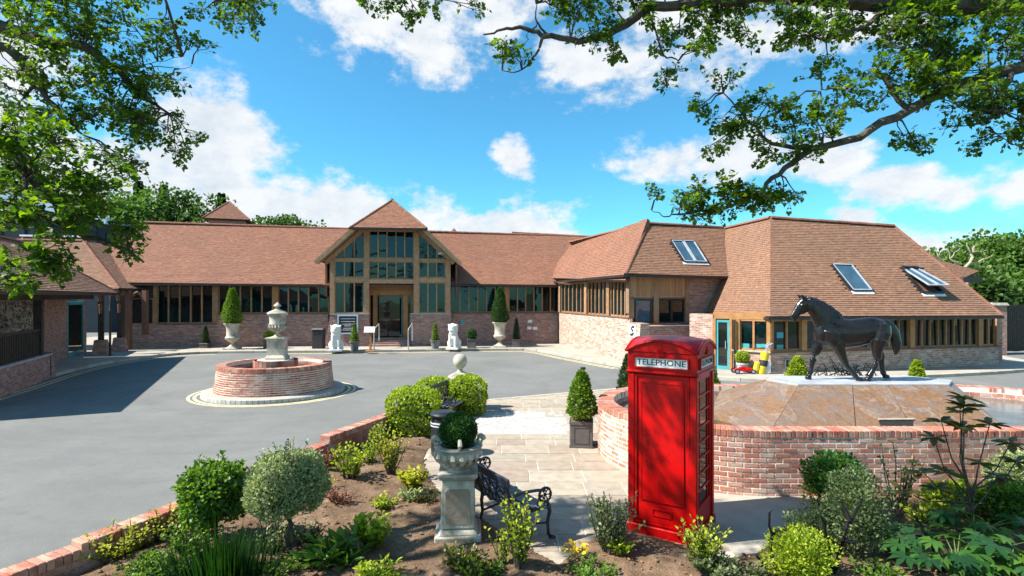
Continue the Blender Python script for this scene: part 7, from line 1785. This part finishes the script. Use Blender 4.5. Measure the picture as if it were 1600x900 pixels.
# black bare thorny shoots in the right bed
for lb, sticks, sd in (('pair of bare black upright shoots nearest the path', [((1212, 910), (1202, 800)), ((1222, 910), (1212, 838)), ((1204, 895), (1182, 868)), ((1206, 835), (1228, 828))], 71), ('forked bare black shoots in front of the feathery shrub', [((1305, 912), (1283, 805)), ((1300, 900), (1322, 828)), ((1322, 828), (1346, 780)), ((1328, 815), (1315, 785)), ((1312, 845), (1340, 848)), ((1296, 870), (1288, 812))], 72), ('bare black shoots rising through the fatsia leaves', [((1475, 912), (1455, 850)), ((1455, 850), (1430, 805)), ((1470, 890), (1490, 868)), ((1440, 835), (1410, 835))], 73)):
    Y_ = 5.75; p0 = at(sticks[0][0][0], 900, Y_); t = thing('thorn_shrub', lb, 'shrub', (p0.x, Y_, 0)); m = MB(); rr = random.Random(sd)
    for (a, b) in sticks:
        A_, B_ = at(*a, Y_) - t.location, at(*b, Y_ + rr.uniform(-.1, .1)) - t.location
        if a[1] > 905: A_ = Vector((A_.x, A_.y, 0.0))
        pts = limb(m, A_, B_, .024, .011, 6, .06)
        for k in range(7): i = rr.randrange(1, len(pts)); m.tube([pts[i], pts[i] + Vector((rr.uniform(-.05, .05), rr.uniform(-.03, .03), rr.uniform(.0, .05)))], [.008, .002], 4)
    m.build('stems', M['twig_black'], t, smooth=True)

# ================================================================ OVERHANGING OAKS
def oak(label, trunk, limbs, sprays, seed, extra=(), name='oak_tree'):
    """limbs: list of (points, r0, r1); sprays: (px, py, Y, radius, leaves) clusters of leaves with twigs back to the nearest limb"""
    root = thing(name, label, 'tree', trunk); q = random.Random(seed); r = np.random.default_rng(seed); o0 = Vector(trunk); nodes = []
    tk = MB(); tk.tube([Vector((0, 0, -.3)), Vector((.05, 0, 1.5)), Vector((0, .1, 3.5)), Vector((.1, .1, 6.0)), Vector((.2, .0, 9.0))], [.55, .45, .40, .34, .2], 14); tk.build('trunk', M['bark'], root, smooth=True)
    br = MB()
    for pts, r0, r1 in limbs:
        P = [Vector(p) - o0 for p in pts]; L = []
        for a, b in zip(P, P[1:]):
            for k in range(4): L.append(a.lerp(b, k / 4) + Vector((q.uniform(-1, 1), q.uniform(-1, 1), q.uniform(-1, 1))) * .018)
        L.append(P[-1]); n = len(L); br.tube(L, [r0 + (r1 - r0) * (i / (n - 1)) ** .8 for i in range(n)], 8); nodes += L[2:]
    LP, LDv, ti = [], [], []
    def spray(c, rad, nl, hang=.0):
        nd = min(nodes, key=lambda v: (v - c).length); d = c - nd; mid = nd + d * .5 + Vector((q.uniform(-.1, .1), q.uniform(-.1, .1), q.uniform(-.02, .12))) * d.length; th = .010 if d.length < .9 else .018
        br.tube([nd, nd.lerp(mid, .6) + Vector((0, 0, .03)), mid, c], [th, th * .8, th * .6, .004], 5)
        tw = max(3, nl // 13)
        for k in range(tw):
            dr = Vector((q.gauss(0, 1), q.gauss(0, 1), q.gauss(0, .8))).normalized(); e_ = c + Vector((dr.x * rad, dr.y * rad, dr.z * rad * .75)) * q.uniform(.45, 1.0); s0 = mid.lerp(c, q.uniform(.3, 1)); br.tube([s0, s0.lerp(e_, .5) + Vector((q.uniform(-.03, .03), q.uniform(-.03, .03), q.uniform(-.03, .03))), e_], [.005, .004, .002], 4)
            for j in range(nl // tw):
                t = 1 - q.random() ** 1.7 * .75; p = s0.lerp(e_, t) + Vector((q.gauss(0, .025), q.gauss(0, .025), q.gauss(0, .025))); dd = (e_ - s0).normalized() * .7 + Vector((q.gauss(0, .7), q.gauss(0, .7), q.gauss(-.12, .5))); LP.append(tuple(p)); LDv.append(tuple(dd)); ti.append(min(1, max(0, q.gauss(.56, .23))))
    for (px, py, Y, rad, nl) in sprays: spray(at(px, py, Y) - o0, rad, nl)
    for (x, y, z, rad, nl) in extra: spray(Vector((x, y, z)) - o0, rad, nl)
    br.build('branches', M['bark'], root, smooth=True)
    link('crown', leaves_mesh('crown', np.array(LP), np.array(LDv), .098, 'oak', M['oak_leaf'], np.array(ti), None, .55, r), root); return root
def A(px, py, Y): return at(px, py, Y)
TL = (-10.5, 2.6, 0)
limbsL = [
    ([(-10.4, 2.7, 5.6), (-8.5, 4.2, 6.0), A(-60, 20, 6.2), A(70, 65, 6.2), A(130, 72, 6.3), A(185, 110, 6.3), A(215, 145, 6.3), A(265, 178, 6.3)], .12, .012),
    ([(-10.4, 2.7, 5.0), (-8.2, 4.3, 5.3), A(-70, 50, 5.9), A(15, 75, 5.9), A(60, 130, 6.0), A(95, 180, 6.0), A(132, 212, 6.0)], .10, .010),
    ([(-10.4, 2.7, 4.3), (-8, 4.0, 4.4), A(-60, 215, 4.7), A(30, 245, 4.7), A(85, 320, 4.75), A(135, 370, 4.8), A(190, 385, 4.8), A(225, 410, 4.8)], .09, .008),
    ([(-10.4, 2.7, 3.9), (-8, 4, 3.8), A(-60, 370, 4.6), A(20, 415, 4.6), A(70, 432, 4.6)], .06, .008),
    ([(-10.4, 2.7, 6.6), (-8, 4.5, 7.2), A(-40, -90, 6.4), A(120, -45, 6.5), A(260, -15, 6.6), A(380, 8, 6.7)], .11, .010),
    ([A(30, 245, 4.7), A(40, 300, 4.6), A(60, 340, 4.6), A(90, 345, 4.6)], .03, .006), ([A(60, 130, 6.0), A(30, 160, 5.9), A(22, 200, 5.9)], .02, .006),
    ([(-8, 4.5, 7.2), A(100, -250, 6.2), A(330, -260, 6.3), A(520, -170, 6.4), A(640, -60, 6.4), A(632, -10, 6.4)], .09, .010),
    ([A(185, 110, 6.3), A(235, 100, 6.4), A(285, 88, 6.4)], .008, .002), ([A(235, 104, 6.4), A(280, 108, 6.4), A(300, 100, 6.4)], .006, .002)]
q = random.Random(77); spL = []; LD_ = [1.22]
def fill(lst, px0, px1, py0, py1, n, Y0, Y1, rad, nl, cond=None):
    k = 0; tries = 0
    while k < n and tries < n * 30:
        tries += 1; px, py = q.uniform(px0, px1), q.uniform(py0, py1)
        if cond and not cond(px, py): continue
        lst.append((px, py, q.uniform(Y0, Y1), rad * q.uniform(.8, 1.25), int(nl * LD_[0] * q.uniform(.7, 1.3)))); k += 1
fill(spL, -30, 120, -20, 60, 12, 5.8, 6.6, .40, 70); fill(spL, 100, 260, -20, 55, 14, 6.0, 6.8, .34, 56); fill(spL, 250, 405, -15, 22, 7, 6.4, 6.9, .22, 34)
fill(spL, 130, 235, 40, 130, 10, 6.0, 6.6, .30, 52); fill(spL, -20, 150, 90, 190, 16, 5.7, 6.3, .30, 52, lambda x, y: not (45 < x < 130 and 100 < y < 125)); fill(spL, 130, 270, 120, 210, 14, 6.0, 6.5, .27, 46, lambda x, y: x < 240 or y < 185)
fill(spL, 90, 225, 165, 262, 11, 5.9, 6.4, .24, 40, lambda x, y: x > 120 or y < 200); fill(spL, -20, 90, 200, 300, 13, 4.4, 4.9, .26, 62); fill(spL, 60, 190, 265, 320, 9, 4.5, 5.0, .20, 50); fill(spL, 40, 150, 310, 360, 9, 4.4, 4.8, .15, 34)
fill(spL, -10, 70, 310, 350, 5, 4.4, 4.7, .15, 34); fill(spL, 145, 235, 348, 408, 8, 4.7, 4.9, .12, 22); fill(spL, -20, 95, 392, 460, 12, 4.4, 4.7, .14, 34)
for px, py in ((230, 140), (262, 205), (288, 185), (300, 215), (292, 235), (275, 245), (205, 265), (215, 255), (312, 20), (350, 30), (390, 38), (385, 18), (300, 62), (315, 68), (258, 60), (255, 72), (410, 3), (565, 2), (600, 15), (612, 5), (640, 22), (665, 8), (690, 0), (742, 8), (655, 22)): spL.append((px, py, 6.3, .12, 34))
exL = []
for k in range(70): exL.append((q.uniform(-5.6, -.2), q.uniform(4.7, 6.0), q.uniform(6.5, 8.8), q.uniform(.3, .5), 80))
exL = [c for c in exL if not (at(0, 0, c[1]).z > c[2] - .35 and abs(c[0] / c[1]) < .93)]
oak('spreading oak whose dark leafy boughs hang in from the upper left', TL, limbsL, spL, 101, exL)
TR = (10.5, 3.4, 0)
limbsR = [
    ([(10.3, 3.4, 4.6), (7.6, 4.6, 5.0), A(1700, 70, 5.6), A(1590, 105, 5.6), A(1500, 132, 5.6), A(1420, 170, 5.6), A(1340, 215, 5.6), A(1270, 232, 5.6), A(1225, 262, 5.6), A(1190, 298, 5.6), A(1135, 325, 5.6), A(1080, 338, 5.6)], .085, .010),
    ([(10.3, 3.4, 5.6), (8, 4.6, 6.0), A(1720, 2, 5.8), A(1480, 6, 5.8), A(1340, -2, 5.8), A(1180, -14, 5.8)], .17, .09),
    ([A(1240, -12, 5.8), A(1120, 5, 5.8), A(1010, 12, 5.8), A(945, 58, 5.8), A(905, 62, 5.8), A(850, 55, 5.8), A(812, 40, 5.8), A(785, 47, 5.8), A(755, 54, 5.8)], .07, .008),
    ([A(850, 55, 5.8), A(838, 88, 5.8), A(815, 112, 5.8), A(785, 110, 5.8)], .018, .004), ([A(860, 57, 5.8), A(838, 38, 5.8), A(826, 50, 5.8), A(820, 70, 5.8)], .016, .004), ([A(838, 38, 5.8), A(839, 5, 5.8)], .010, .004),
    ([A(1010, 12, 5.8), A(1035, 85, 5.8), A(1060, 97, 5.8), A(1042, 132, 5.8)], .014, .004), ([A(1400, 5, 5.8), A(1350, 40, 5.7), A(1290, 65, 5.7)], .04, .008), ([A(1500, 132, 5.6), A(1470, 80, 5.6), A(1430, 40, 5.6)], .03, .008),
    ([A(1270, 232, 5.6), A(1205, 225, 5.6), A(1170, 190, 5.6), A(1130, 145, 5.6)], .03, .006), ([A(1135, 325, 5.6), A(1060, 335, 5.6), A(1040, 340, 5.6), A(1018, 328, 5.6)], .014, .003), ([A(1420, 170, 5.6), A(1370, 110, 5.6), A(1385, 60, 5.6)], .03, .006), ([A(1320, 140, 5.6), A(1295, 138, 5.6), A(1275, 142, 5.6)], .01, .003),
    ([A(1590, 105, 5.6), A(1560, 150, 5.5), A(1540, 200, 5.5)], .04, .008)]
spR = []; LD_[0] = 1.4
fill(spR, 870, 1000, -20, 20, 8, 5.6, 6.0, .20, 34); fill(spR, 880, 1110, 5, 70, 15, 5.6, 6.0, .20, 34, lambda x, y: y < 70 and x > 900); fill(spR, 1080, 1250, -20, 22, 12, 5.6, 6.0, .22, 40)
fill(spR, 1215, 1440, -10, 55, 20, 5.5, 6.0, .24, 44); fill(spR, 1400, 1620, 10, 120, 26, 5.4, 5.9, .28, 50); fill(spR, 1300, 1500, 60, 160, 10, 5.4, 5.7, .18, 30, lambda x, y: x + y > 1440 and y > 95); fill(spR, 1490, 1620, 125, 235, 18, 5.3, 5.7, .26, 48, lambda x, y: y < 150 + (x - 1480) * .9)
fill(spR, 1330, 1470, 85, 185, 9, 5.5, 5.7, .17, 30, lambda x, y: abs(y - (330 - x * .13)) < 60); fill(spR, 1200, 1330, 155, 222, 13, 5.5, 5.7, .17, 30); fill(spR, 1100, 1210, 155, 235, 11, 5.5, 5.7, .15, 26, lambda x, y: y > 150 and not (x > 1150 and y > 215)); fill(spR, 1200, 1290, 200, 255, 6, 5.5, 5.7, .14, 24)
fill(spR, 1045, 1190, 255, 330, 16, 5.5, 5.7, .15, 26, lambda x, y: y > 300 - (x - 1045) * .25); fill(spR, 1180, 1255, 295, 315, 4, 5.5, 5.7, .12, 22); fill(spR, 1050, 1130, 325, 345, 4, 5.5, 5.7, .10, 18)
for px, py in ((785, 70), (800, 82), (815, 95), (790, 88), (1128, 118), (1142, 125), (1095, 165), (1088, 172), (1045, 108), (1038, 120), (1428, 222), (1412, 212), (1438, 235), (1160, 305), (1225, 305), (1248, 308), (1030, 300), (1295, 95), (1285, 110), (1130, 40), (1150, 48), (1105, 70), (1090, 78), (960, 80), (1170, 60), (1225, 55), (1235, 68), (1275, 60)): spR.append((px, py, 5.65, .10, 30))
exR = [(q.uniform(-.3, 6.5), q.uniform(5.0, 6.6), q.uniform(6.6, 8.2), q.uniform(.3, .5), 56) for k in range(30)]
exR = [c for c in exR if not (at(0, 0, c[1]).z > c[2] - .35 and abs(c[0] / c[1]) < .93)]
oak('spreading oak whose lit boughs hang in from the upper right', TR, limbsR, spR, 102, exR)
